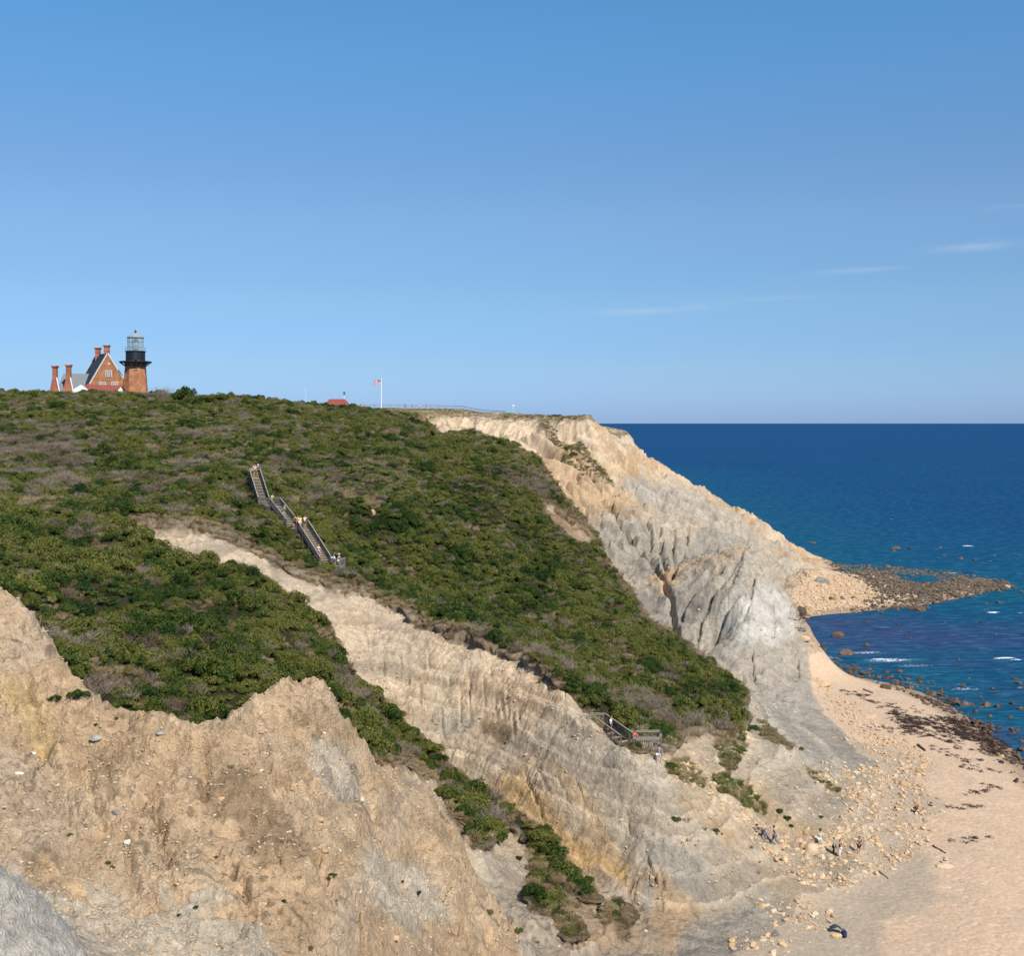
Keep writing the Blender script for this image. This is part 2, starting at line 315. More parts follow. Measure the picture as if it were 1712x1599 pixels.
COLS = [   # name, depths, feather in px, outline
    ('orange', 85, 130, 16, [(850, 1290), (880, 1285), (905, 1330), (930, 1370), (965, 1400), (1010, 1420), (1048, 1440), (1052, 1475), (980, 1455), (945, 1430), (920, 1395), (860, 1352), (810, 1300)]),
    ('orange2', 85, 130, 12, [(930, 1290), (965, 1300), (1000, 1345), (1012, 1385), (1030, 1420), (1000, 1395), (980, 1350)]),
    ('tanface', 110, 160, 14, [(770, 1120), (900, 1130), (960, 1175), (900, 1195), (830, 1160), (760, 1150)]),
    ('greyface', 85, 130, 16, [(970, 1215), (1100, 1290), (1160, 1370), (1290, 1490), (1270, 1540), (1170, 1480), (1060, 1430), (1020, 1380), (985, 1300), (930, 1265), (850, 1235), (850, 1222), (930, 1232)]),
    ('greytan', 85, 130, 12, [(960, 1240), (1000, 1250), (1040, 1300), (1110, 1370), (1200, 1430), (1280, 1490), (1200, 1480), (1100, 1440), (1040, 1390), (1000, 1330), (960, 1280)]),
    ('grey', 85, 130, 9, [(1080, 1395), (1130, 1410), (1180, 1440), (1200, 1490), (1150, 1485), (1105, 1450), (1075, 1425)]),
    ('grey', 85, 130, 14, [(1085, 1460), (1110, 1480), (1108, 1530), (1085, 1528), (1065, 1495)]),
    ('orange2', 80, 130, 18, [(1100, 1455), (1165, 1505), (1190, 1560), (1130, 1580), (1090, 1530)]),
    ('grey', 82, 130, 14, [(1160, 1530), (1300, 1500), (1400, 1560), (1330, 1640), (1150, 1640), (1130, 1580)]),
    ('brown', 110, 160, 8, [(610, 1165), (650, 1165), (672, 1180), (655, 1190), (615, 1182)]),
    ('greyface', 110, 160, 10, [(730, 1180), (790, 1190), (800, 1210), (740, 1235), (720, 1220)]),
    ('brown', 110, 160, 9, [(815, 1200), (850, 1198), (870, 1220), (830, 1235), (812, 1225)]),
    # far headland
    ('grey', 160, 330, 16, [(1000, 950), (1060, 960), (1110, 985), (1150, 960), (1270, 915), (1340, 1040), (1370, 1170), (1330, 1260), (1230, 1180), (1130, 1080), (1050, 1000)]),
    ('palegrey', 160, 230, 12, [(1212, 1015), (1245, 985), (1296, 985), (1326, 1025), (1322, 1068), (1240, 1075), (1210, 1055)]),
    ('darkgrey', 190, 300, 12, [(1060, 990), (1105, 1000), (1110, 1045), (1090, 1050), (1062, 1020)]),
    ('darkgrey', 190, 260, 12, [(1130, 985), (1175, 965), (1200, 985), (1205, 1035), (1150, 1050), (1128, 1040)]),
    ('grey', 300, 440, 14, [(1050, 790), (1120, 795), (1210, 840), (1330, 920), (1300, 915), (1190, 865), (1110, 850), (1070, 830)]),
    ('grey', 300, 400, 12, [(1040, 800), (1090, 790), (1100, 830), (1060, 835)]),
    ('grey', 228, 345, 22, [(960, 850), (1060, 850), (1130, 850), (1200, 870), (1300, 905), (1345, 960), (1290, 950), (1230, 925), (1120, 970), (1040, 960), (990, 920)]),
    ('clay', 228, 345, 22, [(985, 850), (1060, 860), (1130, 862), (1200, 880), (1262, 908), (1200, 930), (1120, 975), (1050, 965), (1000, 920)]),
    ('greytan', 260, 345, 10, [(1070, 850), (1130, 850), (1180, 875), (1140, 885), (1090, 880)]),
    ('palegrey', 400, 460, 10, [(1030, 745), (1085, 760), (1080, 785), (1050, 765)]),
    ('lighttan', 320, 420, 16, [(720, 700), (985, 700), (1000, 740), (940, 735), (900, 740), (860, 745), (760, 728)]),
    ('tan', 260, 400, 14, [(900, 760), (950, 780), (1020, 800), (1080, 840), (1000, 850), (950, 830)]),
    ('brown', 190, 330, 7, [(910, 850), (950, 868), (985, 898), (1000, 915), (985, 925), (950, 905), (922, 880)]),
    ('grey', 120, 200, 20, [(1230, 1165), (1370, 1165), (1470, 1270), (1440, 1300), (1330, 1310), (1270, 1230)]),
    ('greytan', 100, 150, 16, [(1170, 1235), (1290, 1250), (1420, 1310), (1430, 1360), (1330, 1380), (1240, 1310)]),
    ('orange2', 95, 140, 12, [(1240, 1300), (1270, 1310), (1330, 1370), (1400, 1400), (1380, 1410), (1300, 1385)]),
    # foreground
    ('brown', 40, 75, 12, [(320, 1290), (400, 1280), (450, 1330), (460, 1350), (390, 1370), (330, 1340)]),
    ('brown', 40, 75, 14, [(400, 1370), (480, 1350), (520, 1400), (530, 1440), (470, 1450), (430, 1430)]),
    ('brown', 40, 75, 8, [(30, 1430), (80, 1425), (95, 1450), (60, 1460)]),
    ('brown', 40, 75, 10, [(150, 1250), (180, 1260), (205, 1320), (190, 1330), (165, 1290)]),
    ('yellow', 40, 75, 16, [(0, 1135), (60, 1140), (80, 1190), (110, 1260), (80, 1260), (40, 1200), (0, 1170)]),
    ('orange2', 40, 75, 14, [(70, 1440), (140, 1450), (170, 1500), (110, 1500)]),
    ('greyface', 40, 75, 14, [(520, 1220), (590, 1240), (610, 1330), (560, 1330), (520, 1270)]),
    ('greyface', 40, 75, 18, [(620, 1420), (720, 1440), (760, 1520), (680, 1560), (620, 1500)]),
    ('greyface', 40, 75, 8, [(140, 1460), (190, 1465), (215, 1500), (180, 1500)]),
    ('greyface', 40, 75, 8, [(240, 1470), (300, 1520), (380, 1490), (395, 1510), (300, 1540)]),
    ('greyface', 30, 60, 9, [(85, 1490), (170, 1500), (200, 1520), (300, 1530), (440, 1560), (500, 1640), (100, 1700)]),
    ('bluegrey', 20, 52, 7, [(-1600, 1300), (-60, 1400), (0, 1430), (18, 1440), (60, 1470), (80, 1500), (110, 1540), (150, 1610), (200, 1900), (-1600, 1900)]),
    ('brown', 85, 130, 7, [(740, 1390), (800, 1390), (800, 1420), (770, 1420)]),
    ('greytan', 82, 110, 12, [(800, 1440), (880, 1430), (900, 1500), (960, 1560), (1100, 1599), (1000, 1640), (850, 1560)]),
    ('grey', 20, 80, 8, [(860, 1560), (1020, 1588), (1080, 1640), (900, 1640)]),
]
TINT = dict(tan=(.525, .36, .212), lighttan=(.66, .51, .345), tanface=(.66, .48, .31), orange=(.64, .405, .18), orange2=(.58, .40, .235), yellow=(.54, .375, .18),
            grey=(.44, .385, .31), palegrey=(.60, .545, .465), darkgrey=(.30, .265, .215), greytan=(.52, .42, .31), greyface=(.52, .44, .33), bluegrey=(.52, .475, .405),
            brown=(.30, .205, .12), soil=(.042, .038, .018), humus_shade=(.060, .040, .026), clay=(.36, .315, .25), grass=(.13, .125, .045), drygrass=(.27, .20, .11),
            sand=(.53, .374, .248), dampsand=(.36, .285, .205), wetsand=(.27, .19, .125))

_wu = 5.0 * fbm(TX / 2.2, TY / 2.2, 3, 1) + 3.0 * fbm(TX / 0.7, TY / 0.7, 2, 4)
_wv = 5.0 * fbm(TX / 2.4 + 40, TY / 2.4, 3, 2) + 3.0 * fbm(TX / 0.7 + 9, TY / 0.7, 2, 5)
WU, WV = TU + _wu, TV + _wv


def region(d0, d1, poly, warp=1.0):
    s = sdf(poly, TU + _wu * warp, TV + _wv * warp)
    return np.where((TY >= d0) & (TY <= d1), s, -999)


veg_s = np.full(TX.shape, -999.0, np.float32)
for d0, d1, poly in VEG:
    veg_s = np.maximum(veg_s, region(d0, d1, poly, np.where(TY > 185, 1.9, 1.0)))
for d0, d1, poly in BARE:
    veg_s = np.minimum(veg_s, -region(d0, d1, poly, 0.7))
veg_s = np.where((TY > 560) & (TZ0 > 6), 50, veg_s)
veg_s = np.where((TY > 392) & (TY < 560) & (TU > 574), -999, veg_s)
grass_s = np.full(TX.shape, -999.0, np.float32)
for d0, d1, poly in GRASS:
    grass_s = np.maximum(grass_s, region(d0, d1, poly))
grass_s = np.where((TY > 392) & (TY < 560) & (TU > 574) & (TU < 770) & (TZ0 > 46.8), np.maximum(grass_s, 6), grass_s)
VEGM = (veg_s > 0)
GRASSM = (grass_s > 0) & ~VEGM

# beach: low ground in front of the cliff foot
_foot = [G(1180, 1680, 4.6), G(1235, 1600, 4.2), G(1290, 1560, 3.6), G(1345, 1505, 2.8), G(1425, 1480, 2.6), G(1452, 1392, 2.4), G(1482, 1290, 2.4), G(1412, 1240, 2.6), G(1366, 1172, 2.6), G(1343, 1095, 1.9), G(1325, 1048, 0.6), G(1322, 1000, 2.8), G(1360, 965, 2.4), G(1380, 948, 1.0)]
_bp = [(p[0], p[1]) for p in _foot] + [(130, 460), (420, 460), (420, -30), (34, -30), (30, 20), (27, 60)]
_s = sdf(np.array(_bp) * 4, (TX + fbm(TX / 3, TY / 3, 2, 6) * 1.2) * 4, (TY + fbm(TX / 3, TY / 3, 2, 7) * 1.2) * 4) / 4
BEACH_S = np.where(TZ0 < 5.6, _s, -50)
BEACH_S = np.where((TX > 60) & (TZ0 < 0.8), np.maximum(BEACH_S, 5), BEACH_S)
BEACHW = sstep(-0.8, 0.8, BEACH_S)

# ------------------------------------------------------------------ terrain: relief
gx = np.gradient(TZ0, axis=1) / np.gradient(TY, axis=1)
SLOPE = np.abs(gx)
bare = (1 - sstep(-6, 4, np.maximum(veg_s, -999))) * (1 - BEACHW) * (0.12 + 0.88 * sstep(0.0, 5.0, -BEACH_S)) * (0.12 + 0.88 * sstep(0.5, 6.0, TZ0))
inL = GL.inside(TX, TY, 5); inF = GFN.inside(TX, TY, 4)
wide = GL.at(L_WIDE, TX, TY); mid = GL.at(L_MID, TX, TY); rib = GL.at(L_RIB, TX, TY)
fine = GFN.at(L_FINE, TX, TY); chunk = GFN.at(L_CHUNK, TX, TY)
far = sstep(150, 190, TY)
notg = np.where(TY > 360, 1 - 0.93 * sstep(-20, 0, grass_s), 1 - 0.8 * sstep(-2, 4, grass_s))
fore = 1 - sstep(78, 84, TY)
# distance below the cliff rim keeps the tops clean
away = sstep(222, 258, TY)
q1_ = TY + 1.3 * TZ0; q2_ = TX + 0.35 * TZ0
ampl = sstep(-.35, .35, fbm(q2_ / 22, q1_ / 26, 2, 3))
rill = (-np.abs(wide) * (0.15 + 2.0 * away) - np.abs(rib) * (0.35 + 1.5 * away) * (.5 + .7 * ampl) - (1.3 * np.exp(-np.abs(mid) / 0.30)) * (.35 + .65 * ampl) * (0.6 + 0.4 * away)) * inL * far
rill += -np.abs(mid) * 0.14 * inL * (1 - far) * (1 - fore)
gate = sstep(-0.25, 0.35, fbm(TX / 6, TY / 6 + TZ0 / 3, 3, 5)) * (0.4 + 0.6 * sstep(-.1, .3, fbm(TX / 2, TZ0 / 1.2, 2, 1)))
gate *= np.where(TY < 84, sstep(.25, .6, fbm(TX / 5, TY / 5, 2, 2)), 1.0)
crack = np.exp(-(fine / 0.18) ** 2) * gate
rill += inF * (1 - far) * (-0.36 * crack - np.where(TY < 84, .30, .12) * np.abs(chunk))
rg = 1 - np.abs(fbm(q2_ / 1.7, q1_ / 2.1, 4, 0)) * 2.4
rg2 = 1 - np.abs(fbm(q2_ / 5.0, q1_ / 8.0, 4, 5)) * 2.4
rough = fbm(q2_ / 4.0, q1_ / 5.0, 4, 0) * np.where(TY < 84, .22, .55) + 0.30 * np.minimum(rg, 0.7) * np.where(TY < 160, .75, 1.0) + 0.45 * np.minimum(rg2, .7) * far
rough += fbm(q2_ / 0.5, q1_ / 0.6, 4, 3) * 0.15
lump = fbm(q2_ / 0.34, q1_ / 0.42, 3, 6)
rough += fore * (0.24 * np.maximum(lump - 0.05, 0) + 0.07 * fbm(q2_ / 0.19, q1_ / 0.22, 2, 1) + 0.22 * fbm(q2_ / 1.0, q1_ / 1.3, 3, 1) - 0.16 * np.maximum(fbm(q2_ / 0.8, q1_ / 1.0, 3, 2) - .12, 0) / .3)
# hard bands of the bedded face
bedz = TZ0 + 0.10 * TX + 0.6 * fbm(TX / 9, TY / 9, 3, 2)
beds = vnoise(bedz * 1.6, bedz * 0.0 + 3.3, 4) + 0.6 * vnoise(bedz * 4.7, bedz * 0 + 8.1, 5)
step_ = (0.10 * beds + 0.10 * np.tanh(5 * beds)) * (1 - BEACHW)
relief = bare * notg * (rill + rough + step_)
vegrise = np.where((TY < 115) & (TU > 870), .12, np.where((TY < 124) & (TU < 870) & (TV > 1150), .30, .8)) * sstep(0, 3.0, veg_s) * (TY < 420)
lip = np.where(TY > 90, 1.0, 0.8)
near_stairs = np.ones(TX.shape, np.float32)
for _ln, _w in (([P(980, 1213, 118), P(1001, 1213, 118), P(1050, 1254, 114), P(1104, 1254, 114)], 4.0), ([P(426, 797, 178.5), P(441, 845, 168.2), P(460, 845.7, 167), P(488, 882, 162.4), P(506, 883, 161), P(545, 946, 154.5), P(567, 948.5, 153)], 1.6)):
    for _a, _b in zip(_ln[:-1], _ln[1:]):
        _ex, _ey = _b[0] - _a[0], _b[1] - _a[1]
        _t = np.clip(((TX - _a[0]) * _ex + (TY - _a[1]) * _ey) / (_ex * _ex + _ey * _ey), 0, 1)
        near_stairs = np.minimum(near_stairs, sstep(.5 * _w, _w, np.hypot(TX - _a[0] - _t * _ex, TY - _a[1] - _t * _ey)))
vegrise = vegrise * near_stairs
relief = relief * np.where(TY < 47, .55, 1.0)
land = relief + vegrise * lip + (1 - bare) * (1 - BEACHW) * (fbm(TX / 3.5, TY / 3.5, 3, 2) * 0.6 + fbm(TX / 9, TY / 9, 2, 3) * 0.9 * (TY > 175))
# the grassy rim of the far cliff overhangs a little
land += 0.45 * sstep(0, 3, grass_s) * (TY > 360) * (1 - sstep(398, 412, TY))
# beach: soft sand, footprints, damp ripples
foot = fbm(TX / 0.5, TY / 0.5, 3, 2)
sandz = 0.06 * fbm(TX / 6, TY / 6, 3, 1) + 0.030 * foot - 0.035 * np.maximum(fbm(TX / 0.42, TY / 0.42, 2, 5) - .18, 0) / .3
# gullies and cracks cut along the lines where they run in the place
GULLY = [(7, 3.2, [(991, 803), (1030, 853), (1075, 915), (1106, 959), (1119, 992), (1128, 1040), (1140, 1080)]), (6, 2.4, [(1038, 871), (1056, 903), (1080, 922)]), (6, 2.2, [(994, 859), (1019, 903), (1048, 932)]),
         (6, 2.6, [(1075, 840), (1088, 884), (1084, 915)]), (6, 2.8, [(1100, 862), (1103, 903), (1115, 955)]), (6, 2.6, [(1125, 872), (1123, 906), (1130, 942)]), (6, 2.6, [(1153, 896), (1134, 934), (1120, 968)]), (5, 2.0, [(1180, 900), (1168, 931)]),
         (5, 1.8, [(1213, 940), (1166, 978), (1133, 1034)]), (4, 1.5, [(1193, 946), (1150, 1003), (1136, 1040)]), (5, 1.8, [(1231, 940), (1194, 987), (1172, 1037), (1166, 1081)]), (7, 3.4, [(1236, 990), (1216, 1018), (1202, 1053), (1190, 1084)]),
         (5, 1.6, [(938, 731), (972, 771), (1005, 811)]), (5, 1.6, [(1056, 806), (1075, 837), (1100, 860)]), (5, 1.5, [(1147, 809), (1178, 840), (1200, 870)]), (5, 1.5, [(1206, 862), (1240, 892)]), (5, 1.4, [(880, 722), (905, 742), (925, 770)]), (5, 1.4, [(830, 712), (850, 735)]), (4, 1.3, [(1010, 745), (1035, 775), (1060, 800)]),
         (3, 1.2, [(1256, 1085), (1258, 1110), (1264, 1135)]), (4, 1.4, [(1328, 1080), (1333, 1110), (1337, 1150)]), (3, 1.0, [(1290, 990), (1296, 1040), (1292, 1070)]), (4, 1.2, [(1262, 955), (1255, 1000), (1240, 1040)]),
         (4, 1.5, [(1003, 842), (1006, 866)]), (4, 1.6, [(1020, 830), (1040, 862)]), (4, 1.8, [(1150, 870), (1146, 900)]), (5, 1.6, [(1090, 770), (1120, 800), (1160, 832)]), (4, 1.4, [(960, 810), (985, 850), (1000, 890)]), (4, 1.4, [(935, 790), (965, 835)])]
GULLY += [(13, .75, [(330, 1215), (348, 1290), (335, 1345)]), (14, .85, [(560, 1205), (600, 1290), (642, 1400), (690, 1530)]), (12, .7, [(250, 1290), (266, 1380), (300, 1480)]), (12, .7, [(120, 1230), (152, 1300), (176, 1385)]), (14, .8, [(425, 1230), (470, 1320), (522, 1420), (566, 1525)]), (11, .7, [(690, 1385), (738, 1480), (772, 1590)]), (12, .6, [(40, 1125), (70, 1220), (92, 1300)]), (10, .5, [(200, 1390), (225, 1450), (232, 1500)]), (11, .6, [(380, 1430), (410, 1500), (452, 1560)])]
CRACK = [(2.4, .9, [(770, 1150), (771, 1180), (770, 1207)]), (2.6, 1.0, [(786, 1125), (785, 1160), (787, 1207)]), (2.2, .8, [(808, 1140), (812, 1180)]), (2.2, .8, [(828, 1155), (831, 1192)]), (2.4, .9, [(838, 1158), (843, 1197)]), (2.2, .8, [(847, 1143), (851, 1196)]), (2.4, .9, [(857, 1185), (859, 1210), (861, 1232)]), (2.2, .8, [(867, 1175), (870, 1212)]),
         (2.2, .8, [(686, 1185), (690, 1214)]), (2.2, .9, [(737, 1178), (745, 1240)]), (2.4, .8, [(655, 1142), (661, 1172)]), (2.6, 1.0, [(682, 1115), (685, 1144)]), (2.0, .7, [(640, 1100), (643, 1130)]), (2.0, .7, [(668, 1095), (671, 1125)]), (2.0, .8, [(715, 1080), (719, 1115)]), (2.2, .8, [(700, 1150), (704, 1190)]), (2.0, .7, [(750, 1120), (754, 1150)]),
         (3, 1.1, [(877, 1286), (893, 1325), (910, 1370)]), (2.6, .9, [(899, 1286), (923, 1336)]), (2.6, .9, [(932, 1300), (956, 1352)]), (2.6, .8, [(948, 1391), (972, 1410)]), (2.4, .8, [(960, 1300), (978, 1340)]), (3, 1.2, [(1100, 1480), (1088, 1450), (1078, 1410)]), (2.6, .9, [(1045, 1352), (1055, 1385), (1066, 1400)]), (2.6, .9, [(1130, 1400), (1170, 1450), (1215, 1500)]), (2.4, .9, [(1160, 1410), (1205, 1455), (1250, 1500)]), (3, 1.1, [(1005, 1276), (1030, 1285), (1046, 1294)]),
         (3.2, .45, [(175, 1280), (186, 1312), (191, 1342)]), (3, .4, [(109, 1316), (119, 1374)]), (3, .35, [(126, 1345), (144, 1386)]), (3.4, .45, [(268, 1404), (280, 1450), (291, 1500)]), (3.6, .55, [(570, 1444), (588, 1492), (601, 1540), (611, 1598)]), (3, .35, [(542, 1462), (546, 1540)]), (3, .4, [(610, 1442), (630, 1515)]), (3, .35, [(510, 1286), (526, 1342)]), (3, .4, [(776, 1545), (786, 1590)]),
         (3, .35, [(85, 1250), (100, 1300)]), (3, .35, [(240, 1330), (262, 1380)]), (3, .4, [(455, 1400), (470, 1450), (495, 1480)]), (3, .35, [(118, 1505), (125, 1555)]), (3, .4, [(245, 1480), (262, 1510), (285, 1528)]), (3, .35, [(640, 1330), (668, 1390)]), (3, .35, [(690, 1400), (716, 1470)]), (3, .3, [(200, 1215), (225, 1270)]), (3, .35, [(40, 1180), (65, 1235)])]
carved = np.zeros(TX.shape, np.float32)


def carve(lines, wu):
    for hw, dep, pl in lines:
        pl = np.array(pl, float)
        bx = (TU > pl[:, 0].min() - 25) & (TU < pl[:, 0].max() + 25) & (TV > pl[:, 1].min() - 25) & (TV < pl[:, 1].max() + 25)
        bx &= bare > .3
        x = TU[bx] + _wu[bx] * wu; y = TV[bx] + _wv[bx] * wu; d = np.full(x.shape, 1e9, np.float32); tt = np.zeros(x.shape, np.float32); n = len(pl) - 1
        for i in range(n):
            e = pl[i + 1] - pl[i]; t = np.clip(((x - pl[i, 0]) * e[0] + (y - pl[i, 1]) * e[1]) / (e @ e), 0, 1)
            di = (x - pl[i, 0] - t * e[0]) ** 2 + (y - pl[i, 1] - t * e[1]) ** 2
            m = di < d; d[m] = di[m]; tt[m] = (i + t[m]) / n
        d = np.sqrt(d); p = np.maximum(0, 1 - d / hw) * np.minimum(1, np.minimum(tt, 1 - tt) * 5 + .15) * (0.75 + 0.5 * vnoise(x / 9, y / 9, 3))
        carved[bx] = np.maximum(carved[bx], np.maximum(p, 0) * dep)


carve([(h_, d_ * (1.3 if d_ > 1 else 1), l_) for h_, d_, l_ in GULLY], .55); carve(CRACK, .22)
land = land - carved
TZ = TZ0 + land * (1 - BEACHW) + sandz * BEACHW
# torn turf leans out over the scars
PXo, PYo = TX.copy(), TY.copy()
_sm = np.clip(blur(np.clip(veg_s, -12, 12), 3), -12, 12)
_gy = np.gradient(_sm, axis=1) / np.gradient(TY, axis=1); _gx = np.gradient(_sm, axis=0) / np.gradient(TX, axis=0)
_gm = np.hypot(_gx, _gy) + 1e-3
_o = 0.80 * near_stairs * np.exp(-((veg_s - 2.2) / 1.7) ** 2) * sstep(-.35, .25, fbm(TX / 2.0, TY / 2.0, 2, 6)) * (TY > 84) * (TY < 300) * inL
TXD = TX - _o * _gx / _gm; TYD = TY - _o * _gy / _gm

# ------------------------------------------------------------------ terrain: colour of the ground itself
C = np.empty(TX.shape + (3,), np.float32)


def mixin(name, w):
    global C
    C = C * (1 - w[..., None]) + np.array(TINT[name], np.float32) * w[..., None]


C[:] = TINT['tan']
n1 = fbm(TX / 7, TZ0 / 3 + TY / 11, 4, 3)
mixin('greyface', np.where(TY < 84, .25, .45) * sstep(0.05, 0.4, n1) * (TY < 150))
mixin('lighttan', 0.75 * ((TY > 108) & (TY < 165)))
mixin('lighttan', np.where(TY < 84, .25, .8) * sstep(0.0, 0.4, -n1))
mixin('greytan', 0.45 * sstep(0.0, 0.3, fbm(TX / 12, TZ0 / 5, 3, 6)))
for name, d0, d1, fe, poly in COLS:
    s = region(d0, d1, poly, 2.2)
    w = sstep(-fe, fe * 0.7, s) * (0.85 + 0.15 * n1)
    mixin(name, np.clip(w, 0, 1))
# beds show as thin colour bands on the bare faces
band = 0.5 + 0.5 * np.tanh(2.2 * beds)
bf = np.where(TY < 84, 0.10, np.where(TY < 165, .30, .16)) * (1 - BEACHW)
C *= (1 - bf * (1 - band))[..., None]
orn = sstep(0.55, 0.95, vnoise(bedz * 0.9 + 7, bedz * 0 + 1.7, 6)) * (TY < 330)
mixin('orange2', 0.35 * orn * (1 - BEACHW))
C *= (1 + 0.20 * fbm(q2_ / 1.3, q1_ / 1.5, 4, 1))[..., None]
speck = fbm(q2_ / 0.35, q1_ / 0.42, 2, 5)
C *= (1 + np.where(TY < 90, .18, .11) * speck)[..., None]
px = RNG.random(TX.shape).astype(np.float32)
C *= (1 + 0.05 * (px - .5) * 2)[..., None]
pit_shade = np.where(TY < 90, 1, .45) * sstep(.30, .48, fbm(q2_ / 0.42 + 31, q1_ / 0.42, 2, 7)) * (TY < 330)  # dark specks painted as the shade of small holes
C *= (1 - 0.42 * pit_shade * (0.3 + 0.7 * sstep(-.1, .3, fbm(TX / 5, TY / 5, 2, 0))))[..., None]
# cracks darkened for damp dirt and crevice shade; far rills darkened too
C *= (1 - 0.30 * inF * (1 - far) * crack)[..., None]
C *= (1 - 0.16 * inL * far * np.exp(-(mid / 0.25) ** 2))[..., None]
# brown soil, darkened as undercut shade, below the turf at every thicket edge
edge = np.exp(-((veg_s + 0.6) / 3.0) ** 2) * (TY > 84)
mixin('humus_shade', np.clip(0.85 * edge + 0.0, 0, 1) * (0.6 + 0.4 * vnoise(TX / 1.5, TY / 1.5, 2)).clip(0, 1))
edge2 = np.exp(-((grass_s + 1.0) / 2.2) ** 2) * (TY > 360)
mixin('humus_shade', np.clip(0.8 * edge2, 0, 1))
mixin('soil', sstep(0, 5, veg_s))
gm = sstep(-1, 3, grass_s) * (0.55 + 0.45 * vnoise(TX / 1.2, TY / 1.2, 3)).clip(0, 1)
mixin('drygrass', gm * (1 - VEGM))
mixin('grass', gm * sstep(-0.2, 0.4, fbm(TX / 3, TY / 3, 3, 4)) * (1 - VEGM))
# beach colours
BC = np.empty_like(C); BC[:] = TINT['sand']
_C = C; C = BC
damp = sstep(-2.0, 1.5, 5.5 - BEACH_S + 5 * fbm(TX / 8, TY / 9, 3, 2)) * (TY < 160)
mixin('dampsand', 0.80 * damp)
dp = [G(1440, 1490, 2.4), G(1560, 1420, 2.2), G(1540, 1470, 2.2), G(1520, 1500, 2.2), G(1475, 1540, 2.2), G(1460, 1640, 2.2), G(1200, 1660, 4), G(1300, 1540, 3)]
mixin('dampsand', 0.85 * sstep(-0.5, 0.5, sdf(np.array([p[:2] for p in dp]) * 4, (TX + _wu * .1) * 4, (TY + _wv * .1) * 4) / 4))
mixin('wetsand', 0.85 * sstep(0.9, 0.35, TZ0 + 0.25 * fbm(TX / 5, TY / 5, 3, 5)))
C *= (1 + 0.10 * fbm(TX / 2.5, TY / 2.5, 4, 3) + 0.07 * speck)[..., None]
BC = C; C = _C
C = C * (1 - BEACHW[..., None]) + BC * BEACHW[..., None]
C = np.clip(C, 0.01, 0.9)
# sample grid for everything that stands on the ground
_ui = np.interp


def ground(x, y):
    """Height of the finished ground, and index, at world x, y."""
    x = np.asarray(x, float); y = np.asarray(y, float)
    u = CU + x * F / np.maximum(y, 26)
    i = np.clip(np.interp(u, _uc, np.arange(NU)), 0, NU - 1.001); j = np.clip(np.interp(y, _dr, np.arange(ND)), 0, ND - 1.001)
    i0 = i.astype(int); j0 = j.astype(int); fx = i - i0; fy = j - j0
    z = (TZ[i0, j0] * (1 - fx) + TZ[i0 + 1, j0] * fx) * (1 - fy) + (TZ[i0, j0 + 1] * (1 - fx) + TZ[i0 + 1, j0 + 1] * fx) * fy
    return z


def gz(x, y):
    return float(ground(x, y))


def cell(x, y):
    u = CU + x * F / np.maximum(y, 26)
    i = np.clip(np.rint(np.interp(u, _uc, np.arange(NU))), 0, NU - 1).astype(int); j = np.clip(np.rint(np.interp(y, _dr, np.arange(ND))), 0, ND - 1).astype(int)
    return i, j


def hit(u, v, dmin=28, dmax=560):
    """First ground point on the sight line through (u, v), a plain ray march on the finished ground."""
    d = np.arange(dmin, dmax, 0.1)
    x = (u - CU) * d / F; z = EYE - (v - CV) * d / F
    g = ground(x, d)
    k = np.nonzero(z <= g)[0]
    if len(k) == 0:
        return None
    k = k[0]
    return (float(x[k]), float(d[k]), float(g[k]))
# ------------------------------------------------------------------ materials
def mat(name, color=(.5, .5, .5), rough=.7, spec=.3, noise=0.0, nscale=5.0, metal=0.0, bump=0.0, bscale=30.0):
    m = bpy.data.materials.new(name); m.use_nodes = True
    nt = m.node_tree; b = nt.nodes['Principled BSDF']
    b.inputs['Base Color'].default_value = (*color, 1); b.inputs['Roughness'].default_value = rough
    b.inputs['Specular IOR Level'].default_value = spec; b.inputs['Metallic'].default_value = metal
    if noise or bump:
        tc = nt.nodes.new('ShaderNodeTexCoord')
    if noise:
        n = nt.nodes.new('ShaderNodeTexNoise'); n.inputs['Scale'].default_value = nscale; n.inputs['Detail'].default_value = 6
        nt.links.new(tc.outputs['Object'], n.inputs['Vector'])
        r = nt.nodes.new('ShaderNodeMapRange'); r.inputs[1].default_value = .3; r.inputs[2].default_value = .7
        r.inputs[3].default_value = 1 - noise; r.inputs[4].default_value = 1 + noise
        nt.links.new(n.outputs['Fac'], r.inputs[0])
        mx = nt.nodes.new('ShaderNodeVectorMath'); mx.operation = 'SCALE'; mx.inputs[0].default_value = color
        nt.links.new(r.outputs[0], mx.inputs['Scale']); nt.links.new(mx.outputs[0], b.inputs['Base Color'])
    if bump:
        n2 = nt.nodes.new('ShaderNodeTexNoise'); n2.inputs['Scale'].default_value = bscale; n2.inputs['Detail'].default_value = 5
        nt.links.new(tc.outputs['Object'], n2.inputs['Vector'])
        bp = nt.nodes.new('ShaderNodeBump'); bp.inputs['Strength'].default_value = bump; bp.inputs['Distance'].default_value = .05
        nt.links.new(n2.outputs['Fac'], bp.inputs['Height']); nt.links.new(bp.outputs[0], b.inputs['Normal'])
    return m


